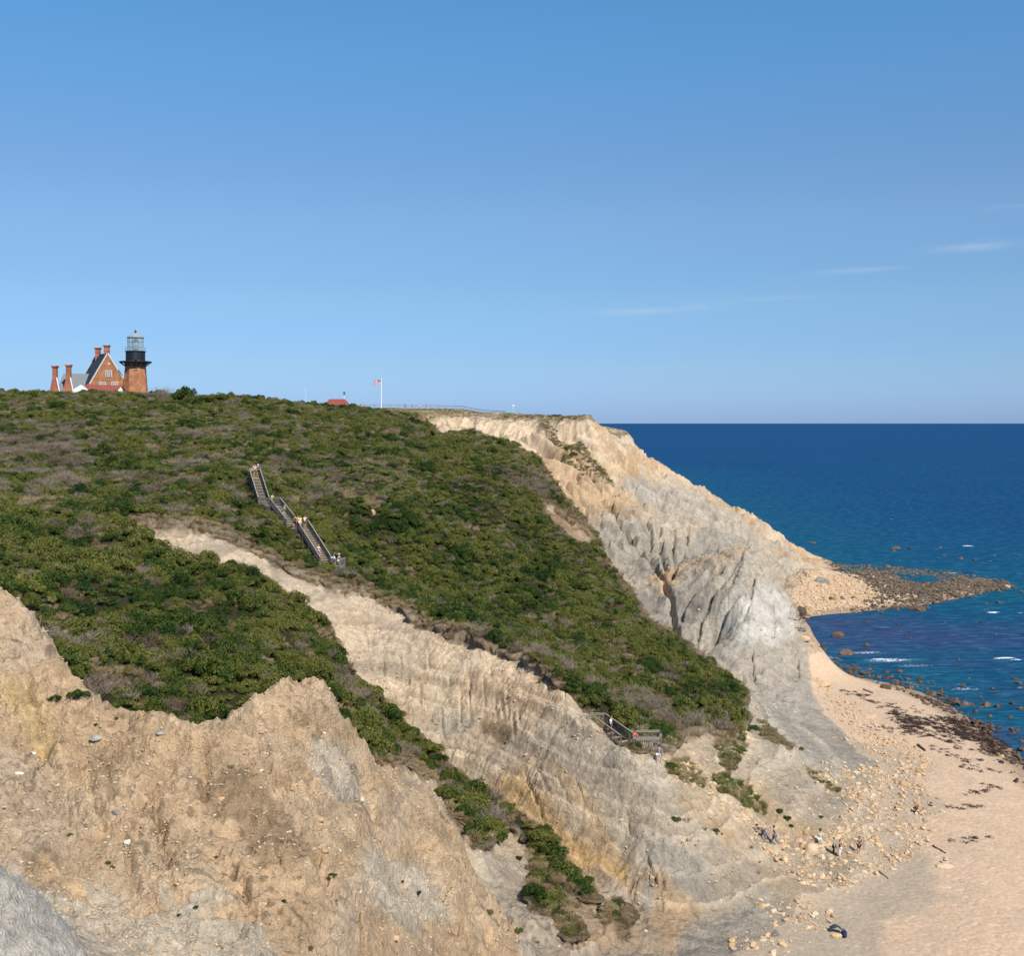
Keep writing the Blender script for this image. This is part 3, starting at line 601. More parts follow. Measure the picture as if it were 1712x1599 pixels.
def terrain_mat(name, bump_m, scale):
    m = bpy.data.materials.new(name); m.use_nodes = True
    nt = m.node_tree; b = nt.nodes['Principled BSDF']
    b.inputs['Roughness'].default_value = .95; b.inputs['Specular IOR Level'].default_value = .1
    at = nt.nodes.new('ShaderNodeAttribute'); at.attribute_name = 'Col'
    ge = nt.nodes.new('ShaderNodeNewGeometry')
    n = nt.nodes.new('ShaderNodeTexNoise'); n.inputs['Scale'].default_value = scale; n.inputs['Detail'].default_value = 6; n.inputs['Roughness'].default_value = .65
    nt.links.new(ge.outputs['Position'], n.inputs['Vector'])
    r = nt.nodes.new('ShaderNodeMapRange'); r.inputs[1].default_value = .3; r.inputs[2].default_value = .7; r.inputs[3].default_value = .82; r.inputs[4].default_value = 1.18
    nt.links.new(n.outputs['Fac'], r.inputs[0])
    n3 = nt.nodes.new('ShaderNodeTexNoise'); n3.inputs['Scale'].default_value = scale * 5.5; n3.inputs['Detail'].default_value = 3; nt.links.new(ge.outputs['Position'], n3.inputs['Vector'])
    r3 = nt.nodes.new('ShaderNodeMapRange'); r3.inputs[1].default_value = .32; r3.inputs[2].default_value = .68; r3.inputs[3].default_value = .84; r3.inputs[4].default_value = 1.16; nt.links.new(n3.outputs['Fac'], r3.inputs[0])
    rm = nt.nodes.new('ShaderNodeMath'); rm.operation = 'MULTIPLY'; nt.links.new(r.outputs[0], rm.inputs[0]); nt.links.new(r3.outputs[0], rm.inputs[1])
    mx = nt.nodes.new('ShaderNodeVectorMath'); mx.operation = 'SCALE'
    nt.links.new(at.outputs['Color'], mx.inputs[0]); nt.links.new(rm.outputs[0], mx.inputs['Scale']); nt.links.new(mx.outputs[0], b.inputs['Base Color'])
    bp = nt.nodes.new('ShaderNodeBump'); bp.inputs['Strength'].default_value = 1.0; bp.inputs['Distance'].default_value = bump_m
    n2 = nt.nodes.new('ShaderNodeTexNoise'); n2.inputs['Scale'].default_value = scale * 3.4; n2.inputs['Detail'].default_value = 4; n2.inputs['Roughness'].default_value = .7
    nt.links.new(ge.outputs['Position'], n2.inputs['Vector'])
    ad = nt.nodes.new('ShaderNodeMath'); ad.operation = 'MULTIPLY_ADD'; nt.links.new(n2.outputs['Fac'], ad.inputs[0]); ad.inputs[1].default_value = .45; nt.links.new(n.outputs['Fac'], ad.inputs[2])
    nt.links.new(ad.outputs[0], bp.inputs['Height']); nt.links.new(bp.outputs[0], b.inputs['Normal'])
    return m


def link(o, parent=None):
    COL.objects.link(o)
    if parent is not None:
        o.parent = parent
    return o


def mesh_from(name, verts, faces):
    """Numpy quads/tris to a mesh."""
    verts = np.asarray(verts, np.float32); faces = np.asarray(faces, np.int32)
    me = bpy.data.meshes.new(name); n, k = faces.shape
    me.vertices.add(len(verts)); me.vertices.foreach_set('co', verts.ravel())
    me.loops.add(n * k); me.loops.foreach_set('vertex_index', faces.ravel())
    me.polygons.add(n); me.polygons.foreach_set('loop_start', np.arange(0, n * k, k, dtype=np.int32))
    try:
        me.polygons.foreach_set('loop_total', np.full(n, k, np.int32))
    except Exception:
        pass
    me.update(calc_edges=True)
    return me


def structure(name, me, m):
    o = bpy.data.objects.new(name, me); me.materials.append(m); o['kind'] = 'structure'
    return link(o)


def sub_sheet(name, fmask, m):
    idx = np.arange(NU * ND).reshape(NU, ND)
    q = np.stack([idx[:-1, :-1], idx[1:, :-1], idx[1:, 1:], idx[:-1, 1:]], -1)[fmask]
    used = np.unique(q); remap = np.full(NU * ND, -1, np.int32); remap[used] = np.arange(len(used))
    V = np.stack([TXD, TYD, TZ], -1).reshape(-1, 3)[used]
    me = mesh_from(name, V, remap[q])
    me.polygons.foreach_set('use_smooth', np.ones(len(q), bool))
    a = me.attributes.new('Col', 'FLOAT_COLOR', 'POINT')
    cc = np.concatenate([C.reshape(-1, 3)[used], np.ones((len(used), 1), np.float32)], 1)
    a.data.foreach_set('color', cc.ravel().astype(np.float32))
    return structure(name, me, m)


_bm = (BEACHW[:-1, :-1] > 0.5)
_under = (TZ0[:-1, :-1] < -2.2)
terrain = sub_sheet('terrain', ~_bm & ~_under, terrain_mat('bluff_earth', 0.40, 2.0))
beach = sub_sheet('beach', _bm & ~_under, terrain_mat('beach_sand', 0.055, 3.0))

# ------------------------------------------------------------------ sea
su = np.concatenate([np.linspace(-6000, -200, 12), np.linspace(500, 1000, 40), np.linspace(1005, 1850, 400), np.linspace(1870, 9000, 40)])
sd = np.concatenate([np.linspace(40, 118, 30), np.linspace(119, 420, 460), np.geomspace(422, 6000, 240), np.geomspace(6300, 250000, 30)])
SU, SD = np.meshgrid(su, sd, indexing='ij')
SX = (SU - CU) * SD / F; SY = SD
shore = SX - np.interp(SY, [40, 101, 130, 163, 189, 213, 235, 256, 278, 293, 311, 331, 345, 360, 380, 420], [80, 76, 68, 69.8, 70, 66.6, 57.6, 60, 67, 100, 119, 138, 132, 120, 103, 95])
SZ = 0.16 * np.sin((SY + 0.35 * SX + 5 * fbm(SX / 30, SY / 30, 2, 1)) / 3.1) * (SD < 2500) + 0.22 * fbm(SX / 5, SY / 3.2, 3, 2) * (SD < 2500)
SZ = SZ * sstep(0, 25, shore) * 0.8
# foam: (u, v, half width m, half depth m, strength)
FOAM = [(1450, 1092, 7, 2.6, .74), (1488, 1104, 9, 3.0, .78), (1530, 1113, 6, 2.2, .70), (1410, 1085, 5, 2.0, .62), (1385, 1076, 3.5, 1.6, .6), (1470, 1103, 3, .7, 1.0), (1505, 1128, 5, 1.6, .55), (1560, 1148, 6, 1.8, .55), (1440, 1118, 4, 1.4, .55), (1640, 1185, 6, 1.6, .5), (1420, 1062, 3, 1.2, .5), (1618, 914, 3.2, 1.6, 1.3), (1662, 928, 1.2, .8, .9), (1640, 874, 1.3, 1.0, .9), (1680, 1103, 2.6, .9, 1.4), (1700, 1106, 2.0, .7, 1.0),
        (1660, 1025, 2.4, .9, 1.1), (1648, 1018, 1.5, .7, .8), (1705, 1024, 1.6, .6, .9), (1610, 1024, 1.6, .5, .6), (1612, 1152, 5.5, 2.4, .72), (1596, 1144, 4, 1.8, .6), (1450, 1018, 3.2, .6, .6), (1520, 980, 1.0, .4, .5), (1700, 935, 3, .6, .5), (1560, 1018, 2.0, .5, .5), (1668, 1210, 1.6, .6, .5), (1390, 1056, 1.8, .5, .4)]
foam = np.zeros(SX.shape, np.float32)
for u, v, hw, hd, st in FOAM:
    p = G(u, v, 0)
    q = ((SX - p[0]) / hw) ** 2 + ((SY - p[1] - 0.12 * (SX - p[0])) / hd) ** 2
    w = np.exp(-q) * st * .68
    foam = np.maximum(foam, w); SZ = SZ + 0.30 * w * (st > .9)
foam = np.maximum(foam, 0.47 * np.exp(-((shore - 1.5) / 2.4) ** 2) * (SY < 280) * (.6 + .6 * fbm(SX / 9, SY / 9, 2, 2)))
weed = np.zeros(SX.shape, np.float32)       # drifting seaweed that dyes the cove
for u, v, hw, hd, st in [(1420, 1050, 24, 22, 1.0), (1370, 1050, 12, 16, 1.0), (1500, 1062, 30, 20, 1.0), (1440, 1078, 18, 12, .9), (1580, 1062, 30, 18, .8), (1350, 1075, 6, 7, 1), (1660, 1230, 7, 9, .7), (1700, 1160, 9, 8, .4), (1600, 1110, 14, 6, .45)]:
    p = G(u, v, 0)
    weed = np.maximum(weed, st * np.exp(-((SX - p[0]) / hw) ** 2 - ((SY - p[1]) / hd) ** 2))
weed = np.clip(weed * (0.85 + 0.5 * fbm(SX / 9, SY / 4, 4, 3)), 0, 1)
shal = np.exp(-np.maximum(shore, 0) / 70) * (SY < 1200)
shal = np.maximum(shal, 0.75 * np.exp(-((SY - 330) / 130) ** 2))
idx = np.arange(SX.size).reshape(SX.shape)
q = np.stack([idx[:-1, :-1], idx[1:, :-1], idx[1:, 1:], idx[:-1, 1:]], -1).reshape(-1, 4)
me = mesh_from('sea', np.stack([SX, SY, SZ], -1).reshape(-1, 3), q)
me.polygons.foreach_set('use_smooth', np.ones(len(q), bool))
a = me.attributes.new('Sea', 'FLOAT_COLOR', 'POINT')
a.data.foreach_set('color', np.stack([foam, weed, shal, np.ones_like(foam)], -1).astype(np.float32).ravel())


def sea_mat():
    m = bpy.data.materials.new('sea_water'); m.use_nodes = True
    nt = m.node_tree; N = nt.nodes; L = nt.links; b = N['Principled BSDF']
    at = N.new('ShaderNodeAttribute'); at.attribute_name = 'Sea'
    sp = N.new('ShaderNodeSeparateColor'); L.new(at.outputs['Color'], sp.inputs[0])
    ge = N.new('ShaderNodeNewGeometry')

    def noise(sx, sy, sc, det=4):
        mp = N.new('ShaderNodeMapping'); mp.inputs['Scale'].default_value = (sx, sy, 1); L.new(ge.outputs['Position'], mp.inputs['Vector'])
        n = N.new('ShaderNodeTexNoise'); n.inputs['Scale'].default_value = sc; n.inputs['Detail'].default_value = det; n.inputs['Roughness'].default_value = .6
        L.new(mp.outputs[0], n.inputs['Vector']); return n

    def mix(fac, a_, b_):
        x = N.new('ShaderNodeMix'); x.data_type = 'RGBA'; L.new(fac, x.inputs[0])
        for i, s in ((6, a_), (7, b_)):
            if isinstance(s, tuple): x.inputs[i].default_value = (*s, 1)
            else: L.new(s, x.inputs[i])
        return x.outputs[2]

    def rng(src, a0, a1, b0=0., b1=1.):
        r = N.new('ShaderNodeMapRange'); r.inputs[1].default_value = a0; r.inputs[2].default_value = a1; r.inputs[3].default_value = b0; r.inputs[4].default_value = b1
        L.new(src, r.inputs[0]); return r.outputs[0]

    def mul(a_, b_):
        x = N.new('ShaderNodeMath'); x.operation = 'MULTIPLY'; L.new(a_, x.inputs[0]); L.new(b_, x.inputs[1]); return x.outputs[0]
    deep = mix(rng(noise(.5, 1, .012, 5).outputs['Fac'], .35, .7), (.001, .044, .150), (.002, .062, .185))
    base = mix(sp.outputs[2], deep, (.004, .112, .152))
    base = mix(rng(noise(.45, 1, .22, 6).outputs['Fac'], .40, .68, 0., .75), base, (.002, .040, .11))
    base = mix(sp.outputs[1], base, (.050, .052, .135))
    base = mix(rng(noise(.35, 1, .55, 5).outputs['Fac'], .38, .64, 0., .8), base, (.004, .040, .10))
    base = mix(rng(noise(.3, 1, .8, 5).outputs['Fac'], .52, .70, 0., .65), base, (.06, .17, .27))
    # foam and far white horses
    fn = noise(.8, 1.3, 2.2, 8)
    th = N.new('ShaderNodeMath'); th.operation = 'ADD'; L.new(fn.outputs['Fac'], th.inputs[0]); L.new(sp.outputs[0], th.inputs[1])
    near = rng(th.outputs[0], .95, 1.12)
    cap = mul(rng(noise(.10, .42, 1.0, 2).outputs['Fac'], .755, .79), rng(noise(1, 1, .02, 2).outputs['Fac'], .45, .6))
    mxm = N.new('ShaderNodeMath'); mxm.operation = 'MAXIMUM'; L.new(near, mxm.inputs[0]); L.new(cap, mxm.inputs[1])
    col = mix(mxm.outputs[0], base, (.8, .82, .84))
    N.remove(b)
    df = N.new('ShaderNodeBsdfDiffuse'); L.new(col, df.inputs['Color'])
    gl_ = N.new('ShaderNodeBsdfGlossy'); gl_.inputs['Roughness'].default_value = .22; gl_.inputs['Color'].default_value = (.8, .9, 1, 1)
    w1 = noise(.45, 1.0, .55, 7)
    bp = N.new('ShaderNodeBump'); bp.inputs['Strength'].default_value = 1.0; bp.inputs['Distance'].default_value = .9
    L.new(w1.outputs['Fac'], bp.inputs['Height']); L.new(bp.outputs[0], gl_.inputs['Normal']); L.new(bp.outputs[0], df.inputs['Normal'])
    ms = N.new('ShaderNodeMixShader'); L.new(rng(mxm.outputs[0], 0, 1, .065, 0), ms.inputs[0]); L.new(df.outputs[0], ms.inputs[1]); L.new(gl_.outputs[0], ms.inputs[2])
    L.new(ms.outputs[0], N['Material Output'].inputs[0])
    return m


sea = structure('sea', me, sea_mat())

# ------------------------------------------------------------------ sky, sun, camera
SUN_EL, SUN_AZ = R(46), R(149)      # azimuth clockwise from +Y: behind the camera's right shoulder
w = bpy.data.worlds.new('World'); SC.world = w; w.use_nodes = True
nt = w.node_tree; bg = nt.nodes['Background']
sky = nt.nodes.new('ShaderNodeTexSky'); sky.sky_type = 'NISHITA'; sky.sun_disc = False
sky.sun_elevation = SUN_EL; sky.sun_rotation = SUN_AZ; sky.altitude = 0; sky.air_density = 1.0; sky.dust_density = 0.3; sky.ozone_density = 3.0
hs = nt.nodes.new('ShaderNodeHueSaturation'); hs.inputs['Saturation'].default_value = 1.0
tc = nt.nodes.new('ShaderNodeTexCoord'); sx = nt.nodes.new('ShaderNodeSeparateXYZ'); nt.links.new(tc.outputs['Generated'], sx.inputs[0])
# clear dry maritime air: the sky model's yellowish horizon is brought to the blue of a September noon
rp = nt.nodes.new('ShaderNodeValToRGB'); rp.color_ramp.interpolation = 'EASE'; nt.links.new(sx.outputs[2], rp.inputs[0])
TINTS = [(0.0, (.46, .71, 1.44)), (0.055, (.545, .765, 1.18)), (0.11, (.64, .85, 1.10)), (0.176, (.76, .95, 1.14)), (0.33, (.70, 1.20, 1.42)), (0.7, (.75, 1.2, 1.4))]
el = rp.color_ramp.elements
while len(el) < len(TINTS): el.new(.5)
for e, (p_, c_) in zip(el, TINTS):
    e.position = p_; e.color = (c_[0] / 2, c_[1] / 2, c_[2] / 2, 1)
tm = nt.nodes.new('ShaderNodeVectorMath'); tm.operation = 'MULTIPLY'; nt.links.new(sky.outputs[0], tm.inputs[0]); nt.links.new(rp.outputs[0], tm.inputs[1])
ts = nt.nodes.new('ShaderNodeVectorMath'); ts.operation = 'SCALE'; ts.inputs['Scale'].default_value = 2; nt.links.new(tm.outputs[0], ts.inputs[0])
nt.links.new(ts.outputs[0], hs.inputs['Color'])
# faint streaks of high cloud low over the sea, by direction in the sky
mp = nt.nodes.new('ShaderNodeMapping'); mp.inputs['Rotation'].default_value = (0, R(4), 0); mp.inputs['Scale'].default_value = (9, 9, 90); nt.links.new(tc.outputs['Generated'], mp.inputs['Vector'])
cn = nt.nodes.new('ShaderNodeTexNoise'); cn.inputs['Scale'].default_value = 1.6; cn.inputs['Detail'].default_value = 7; nt.links.new(mp.outputs[0], cn.inputs['Vector'])
cr = nt.nodes.new('ShaderNodeMapRange'); cr.inputs[1].default_value = .38; cr.inputs[2].default_value = .70; nt.links.new(cn.outputs['Fac'], cr.inputs[0])


def wm(op, a_, b_=None):
    k = nt.nodes.new('ShaderNodeMath'); k.operation = op
    for i_, v_ in enumerate((a_, b_)):
        if v_ is None: continue
        if isinstance(v_, (int, float)): k.inputs[i_].default_value = v_
        else: nt.links.new(v_, k.inputs[i_])
    return k.outputs[0]


ahead = wm('MAXIMUM', sx.outputs[1], .05); cx_ = wm('DIVIDE', sx.outputs[0], ahead); cz_ = wm('DIVIDE', sx.outputs[2], ahead)
cl = None      # wisps: bearing, height, half length, half thickness, tilt, strength
for b0, h0, lb, lh_, tl, st_ in [(.380, .1475, .036, .0042, .075, .46), (.300, .130, .050, .0034, .11, .35), (.120, .0955, .060, .0038, .085, .40), (.21, .104, .07, .003, .04, .18), (.42, .181, .04, .003, .11, .18), (-.15, .062, .04, .003, .02, .15)]:
    u_ = wm('SUBTRACT', cx_, b0); v_ = wm('SUBTRACT', wm('SUBTRACT', cz_, h0), wm('MULTIPLY', u_, tl))
    q_ = wm('ADD', wm('POWER', wm('DIVIDE', wm('ABSOLUTE', u_), lb), 2.0), wm('POWER', wm('DIVIDE', wm('ABSOLUTE', v_), lh_), 2.0))
    g_ = wm('MULTIPLY', wm('POWER', 2.718, wm('MULTIPLY', q_, -1.0)), st_ * .75); cl = g_ if cl is None else wm('MAXIMUM', cl, g_)
cl = wm('MULTIPLY', cl, wm('MULTIPLY', cr.outputs[0], wm('GREATER_THAN', sx.outputs[1], 0.0)))
cm = nt.nodes.new('ShaderNodeMix'); cm.data_type = 'RGBA'; nt.links.new(cl, cm.inputs[0]); nt.links.new(hs.outputs[0], cm.inputs[6]); cm.inputs[7].default_value = (6.5, 7.2, 8.2, 1)
nt.links.new(cm.outputs[2], bg.inputs['Color'])
bg.inputs['Strength'].default_value = 0.084
sun = bpy.data.lights.new('sun', 'SUN'); sun.energy = 4.7; sun.angle = R(0.53); sun.color = (1.0, .945, .86)
so = link(bpy.data.objects.new('sun', sun))
sv = Vector((math.sin(SUN_AZ) * math.cos(SUN_EL), math.cos(SUN_AZ) * math.cos(SUN_EL), math.sin(SUN_EL)))
so.rotation_euler = (-sv).to_track_quat('-Z', 'Y').to_euler()
so.location = (60, -60, 120)
cam = bpy.data.cameras.new('camera'); co = link(bpy.data.objects.new('camera', cam)); SC.camera = co
co.location = (0, 0, EYE); co.rotation_euler = (R(90), 0, 0)
cam.sensor_width = 36; cam.lens = 36 * F / 1712; cam.shift_y = -(799.5 - CV) / 1712; cam.shift_x = 0
cam.clip_start = 0.5; cam.clip_end = 400000
SC.view_settings.view_transform = 'Standard'; SC.view_settings.look = 'None'; SC.view_settings.gamma = 1; SC.view_settings.exposure = 0.25
# ------------------------------------------------------------------ vegetation
def leaf_mat(name, cols, inst=True, trans=.25):
    """cols: three leaf colours blended by plant, by patch of ground and by leaf."""
    m = bpy.data.materials.new(name); m.use_nodes = True
    nt = m.node_tree; N = nt.nodes; L = nt.links; b = N['Principled BSDF']; out = N['Material Output']
    b.inputs['Roughness'].default_value = .55; b.inputs['Specular IOR Level'].default_value = .25
    ge = N.new('ShaderNodeNewGeometry'); oi = N.new('ShaderNodeObjectInfo')
    n = N.new('ShaderNodeTexNoise'); n.inputs['Scale'].default_value = .09; n.inputs['Detail'].default_value = 4; n.inputs['Roughness'].default_value = .65
    L.new(ge.outputs['Position'], n.inputs['Vector'])
    wn = N.new('ShaderNodeTexNoise'); wn.inputs['Scale'].default_value = 2.2; wn.inputs['Detail'].default_value = 2; L.new(ge.outputs['Position'], wn.inputs['Vector'])
    a = N.new('ShaderNodeMath'); a.operation = 'MULTIPLY_ADD'; L.new(oi.outputs['Random'], a.inputs[0]); a.inputs[1].default_value = .42; nk = N.new('ShaderNodeMath'); nk.operation = 'MULTIPLY_ADD'; L.new(n.outputs['Fac'], nk.inputs[0]); nk.inputs[1].default_value = 1.9; nk.inputs[2].default_value = -.45; L.new(nk.outputs[0], a.inputs[2])
    a2 = N.new('ShaderNodeMath'); a2.operation = 'MULTIPLY_ADD'; L.new(wn.outputs['Fac'], a2.inputs[0]); a2.inputs[1].default_value = .35; L.new(a.outputs[0], a2.inputs[2])
    r = N.new('ShaderNodeValToRGB'); e = r.color_ramp.elements
    e[0].position = .52; e[0].color = (*cols[0], 1); e[1].position = .98; e[1].color = (*cols[2], 1)
    x = r.color_ramp.elements.new(.76); x.color = (*cols[1], 1)
    L.new(a2.outputs[0], r.inputs[0]); L.new(r.outputs[0], b.inputs['Base Color'])
    t = N.new('ShaderNodeBsdfTranslucent'); L.new(r.outputs[0], t.inputs['Color'])
    mx = N.new('ShaderNodeMixShader'); mx.inputs[0].default_value = trans
    L.new(b.outputs[0], mx.inputs[1]); L.new(t.outputs[0], mx.inputs[2]); L.new(mx.outputs[0], out.inputs['Surface'])
    return m


M_LEAF = leaf_mat('shrub_leaf', [(.020, .048, .006), (.055, .086, .011), (.150, .152, .030)])
M_PALE = leaf_mat('pale_leaf', [(.075, .10, .022), (.13, .15, .038), (.21, .205, .075)])
M_TWIG = leaf_mat('bare_twig', [(.13, .09, .058), (.19, .142, .098), (.26, .205, .15)], trans=.05)
M_DRY = leaf_mat('dry_grass', [(.19, .125, .065), (.29, .205, .11), (.38, .29, .16)], trans=.2)
M_GRASS = leaf_mat('green_grass', [(.075, .105, .022), (.13, .165, .04), (.20, .21, .06)], trans=.3)
M_WOOD = mat('shrub_wood', (.12, .09, .07), .9, .1)


def orient(d, size, aspect, rng):
    """Quads of a given size lying across directions d."""
    n = len(d)
    r = rng.normal(size=(n, 3)); t = np.cross(d, r); t /= np.linalg.norm(t, axis=1, keepdims=True) + 1e-9
    s = np.cross(d, t)
    return t * size[:, None] * aspect, s * size[:, None]


def leaf_cloud(rng, lumps, per, size, squash=.75):
    """Leaves gathered on the skins of many small lumps, gaps between them."""
    P_, D_ = [], []
    for (c, rad) in lumps:
        d = rng.normal(size=(per, 3)); d /= np.linalg.norm(d, axis=1, keepdims=True)
        d = d[d[:, 2] > -.45]
        p = np.array(c) + d * rad * (0.72 + 0.34 * rng.random((len(d), 1))) * np.array([1, 1, squash])
        P_.append(p); D_.append(d)
    p = np.concatenate(P_); d = np.concatenate(D_)
    d = d + rng.normal(size=d.shape) * .55; d /= np.linalg.norm(d, axis=1, keepdims=True)
    sz = size * (.6 + .8 * rng.random(len(p)))
    a, b = orient(d, sz, .62, rng)
    V = np.stack([p - b, p + a * .9, p + b, p - a * .9], 1).reshape(-1, 3)
    return V, np.arange(len(V)).reshape(-1, 4)


def stems(rng, n, h, spread, wid, droop=0.0, levels=1, base=.1):
    """Thin crossed blades: bare twigs or grass."""
    V = []; Fc = []

    def blade(a, b, w0, w1):
        d = b - a; s = np.cross(d, rng.normal(size=3)); s /= np.linalg.norm(s) + 1e-9
        k = len(V); V.extend([a - s * w0, a + s * w0, b + s * w1, b - s * w1]); Fc.append((k, k + 1, k + 2, k + 3))
    for _ in range(n):
        an = rng.random() * 2 * PI; rr = base * math.sqrt(rng.random())
        a = np.array([rr * math.cos(an), rr * math.sin(an), -.08])
        an2 = an + rng.normal() * .6; sp = spread * rng.random() ** .6
        hh = h * (.55 + .45 * rng.random())
        b = a + np.array([math.cos(an2) * sp * .5, math.sin(an2) * sp * .5, hh * .6])
        c = b + np.array([math.cos(an2) * sp * .6, math.sin(an2) * sp * .6, hh * .4 - droop * sp])
        blade(a, b, wid, wid * .8); blade(b, c, wid * .8, wid * .35)
        if levels > 1:
            for _k in range(5):
                t = .15 + .8 * rng.random(); s = b + (c - b) * t
                e = s + np.array([rng.normal() * .2, rng.normal() * .2, .1 + .22 * rng.random()]) * h
                blade(s, e, wid * .5, wid * .22)
    return np.array(V), np.array(Fc)


SRC = {}


def source(kind, meshes):
    c = bpy.data.collections.new(kind + '_kinds'); SRC[kind] = c
    for i, me in enumerate(meshes):
        o = bpy.data.objects.new('%s_%02d' % (kind, i), me); c.objects.link(o)
    return c


def shrub_mesh(seed, m, n_l=16, per=95, size=.085, wide=.78, wood=True, high=.62):
    rng = np.random.default_rng(seed); lumps = []
    for k in range(n_l):
        an = rng.random() * 2 * PI; rr = wide * math.sqrt(rng.random())
        rad = .20 + .17 * rng.random()
        z = high * math.sqrt(max(0, 1 - (rr / (wide * 1.12)) ** 2)) * (.65 + .45 * rng.random())
        lumps.append(((rr * math.cos(an), rr * math.sin(an), z), rad))
    V, Q = leaf_cloud(rng, lumps, per, size)
    if wood:
        v2, q2 = stems(rng, 14, .8, .7, .012, base=.15)
        Q = np.concatenate([Q, q2 + len(V)]); nl = len(V) // 4; V = np.concatenate([V, v2])
    me = mesh_from('shrub', V, Q); me.materials.append(m)
    if wood:
        me.materials.append(M_WOOD)
        mi = np.zeros(len(Q), np.int32); mi[nl:] = 1; me.polygons.foreach_set('material_index', mi)
    return me


def blade_mesh(seed, m, *a, **k):
    V, Q = stems(np.random.default_rng(seed), *a, **k)
    me = mesh_from('blades', V, Q); me.materials.append(m); return me


S_GREEN = [shrub_mesh(100 + i, M_LEAF, n_l=14 + 2 * i, per=170 - 5 * i, size=.070 - .004 * i) for i in range(6)]
S_PALE = [shrub_mesh(200 + i, M_PALE, n_l=18, per=80, size=.08, wide=.85, high=.5) for i in range(4)]
S_TWIG = [blade_mesh(300 + i, M_TWIG, 46, 1.0, .75, .017, levels=2, base=.28) for i in range(5)]
S_DRY = [blade_mesh(400 + i, M_DRY, 150, .62, .42, .016, droop=.35, base=.42) for i in range(4)]
S_GRASS = [blade_mesh(500 + i, M_GRASS, 160, .55, .40, .017, droop=.3, base=.45) for i in range(4)]
for k, s in (('green', S_GREEN), ('pale', S_PALE), ('twig', S_TWIG), ('dry', S_DRY), ('grass', S_GRASS)):
    source(k, s)


def scatter_group(kind):
    ng = bpy.data.node_groups.new('scatter_' + kind, 'GeometryNodeTree')
    ng.interface.new_socket('Geometry', in_out='INPUT', socket_type='NodeSocketGeometry')
    ng.interface.new_socket('Geometry', in_out='OUTPUT', socket_type='NodeSocketGeometry')
    N = ng.nodes; L = ng.links
    gi = N.new('NodeGroupInput'); go = N.new('NodeGroupOutput')
    ci = N.new('GeometryNodeCollectionInfo'); ci.inputs['Collection'].default_value = SRC[kind]; ci.inputs['Separate Children'].default_value = True; ci.inputs['Reset Children'].default_value = True
    ip = N.new('GeometryNodeInstanceOnPoints'); ip.inputs['Pick Instance'].default_value = True
    L.new(gi.outputs[0], ip.inputs['Points']); L.new(ci.outputs[0], ip.inputs['Instance'])

    def attr(n, t):
        a = N.new('GeometryNodeInputNamedAttribute'); a.data_type = t; a.inputs['Name'].default_value = n; return a.outputs[0]
    L.new(attr('idx', 'INT'), ip.inputs['Instance Index'])
    er = N.new('FunctionNodeEulerToRotation'); L.new(attr('rot', 'FLOAT_VECTOR'), er.inputs[0]); L.new(er.outputs[0], ip.inputs['Rotation'])
    L.new(attr('scl', 'FLOAT_VECTOR'), ip.inputs['Scale'])
    L.new(ip.outputs[0], go.inputs[0])
    return ng


def scatter(name, kind, pos, scl, rot, label, cat, idx=None):
    n = len(pos); me = bpy.data.meshes.new(name)
    me.vertices.add(n); me.vertices.foreach_set('co', np.asarray(pos, np.float32).ravel())
    k = len(SRC[kind].objects)
    if idx is None: idx = RNG.integers(0, k, n)
    me.attributes.new('idx', 'INT', 'POINT').data.foreach_set('value', np.asarray(idx, np.int32))
    me.attributes.new('scl', 'FLOAT_VECTOR', 'POINT').data.foreach_set('vector', np.asarray(scl, np.float32).ravel())
    me.attributes.new('rot', 'FLOAT_VECTOR', 'POINT').data.foreach_set('vector', np.asarray(rot, np.float32).ravel())
    o = bpy.data.objects.new(name, me); o['kind'] = 'stuff'; o['label'] = label; o['category'] = cat
    link(o); md = o.modifiers.new('scatter', 'NODES'); md.node_group = scatter_group(kind)
    return o


def LX_(u): return (u - CU) * 400 / F


# candidate positions: random points of the ground sheet, even by area
_area = np.abs(np.gradient(TX, axis=0) * np.gradient(TY, axis=1))
_area = np.where((UU > -420) & (UU < 2100), _area, 0)


_st = [P(426, 797, 178.5), P(426, 797, 176), P(441, 845, 168.2), P(460, 845.7, 167), P(488, 882, 162.4), P(506, 883, 161), P(545, 946, 154.5), P(567, 948.5, 153)]
_st2 = [P(990, 1213, 118), P(1001, 1213, 118), P(1050, 1254, 114), P(1104, 1254, 114)]
_clear = np.ones(TX.shape, np.float32)
for line, wid in ((_st, .92), (_st2, 1.4)):
    for a_, b_ in zip(line[:-1], line[1:]):
        ex, ey = b_[0] - a_[0], b_[1] - a_[1]
        t_ = np.clip(((TX - a_[0]) * ex + (TY - a_[1]) * ey) / (ex * ex + ey * ey), 0, 1)
        _clear = np.minimum(_clear, ((TX - a_[0] - t_ * ex) ** 2 + (TY - a_[1] - t_ * ey) ** 2 > wid ** 2).astype(np.float32))
for hx_, hy_, hr_ in ((LX_(226.5), 400, 5.5), (LX_(170), 402, 13), (LX_(112), 404, 10)):
    _clear = np.minimum(_clear, (((TX - hx_) ** 2 + (TY - hy_) ** 2) > hr_ ** 2).astype(np.float32))


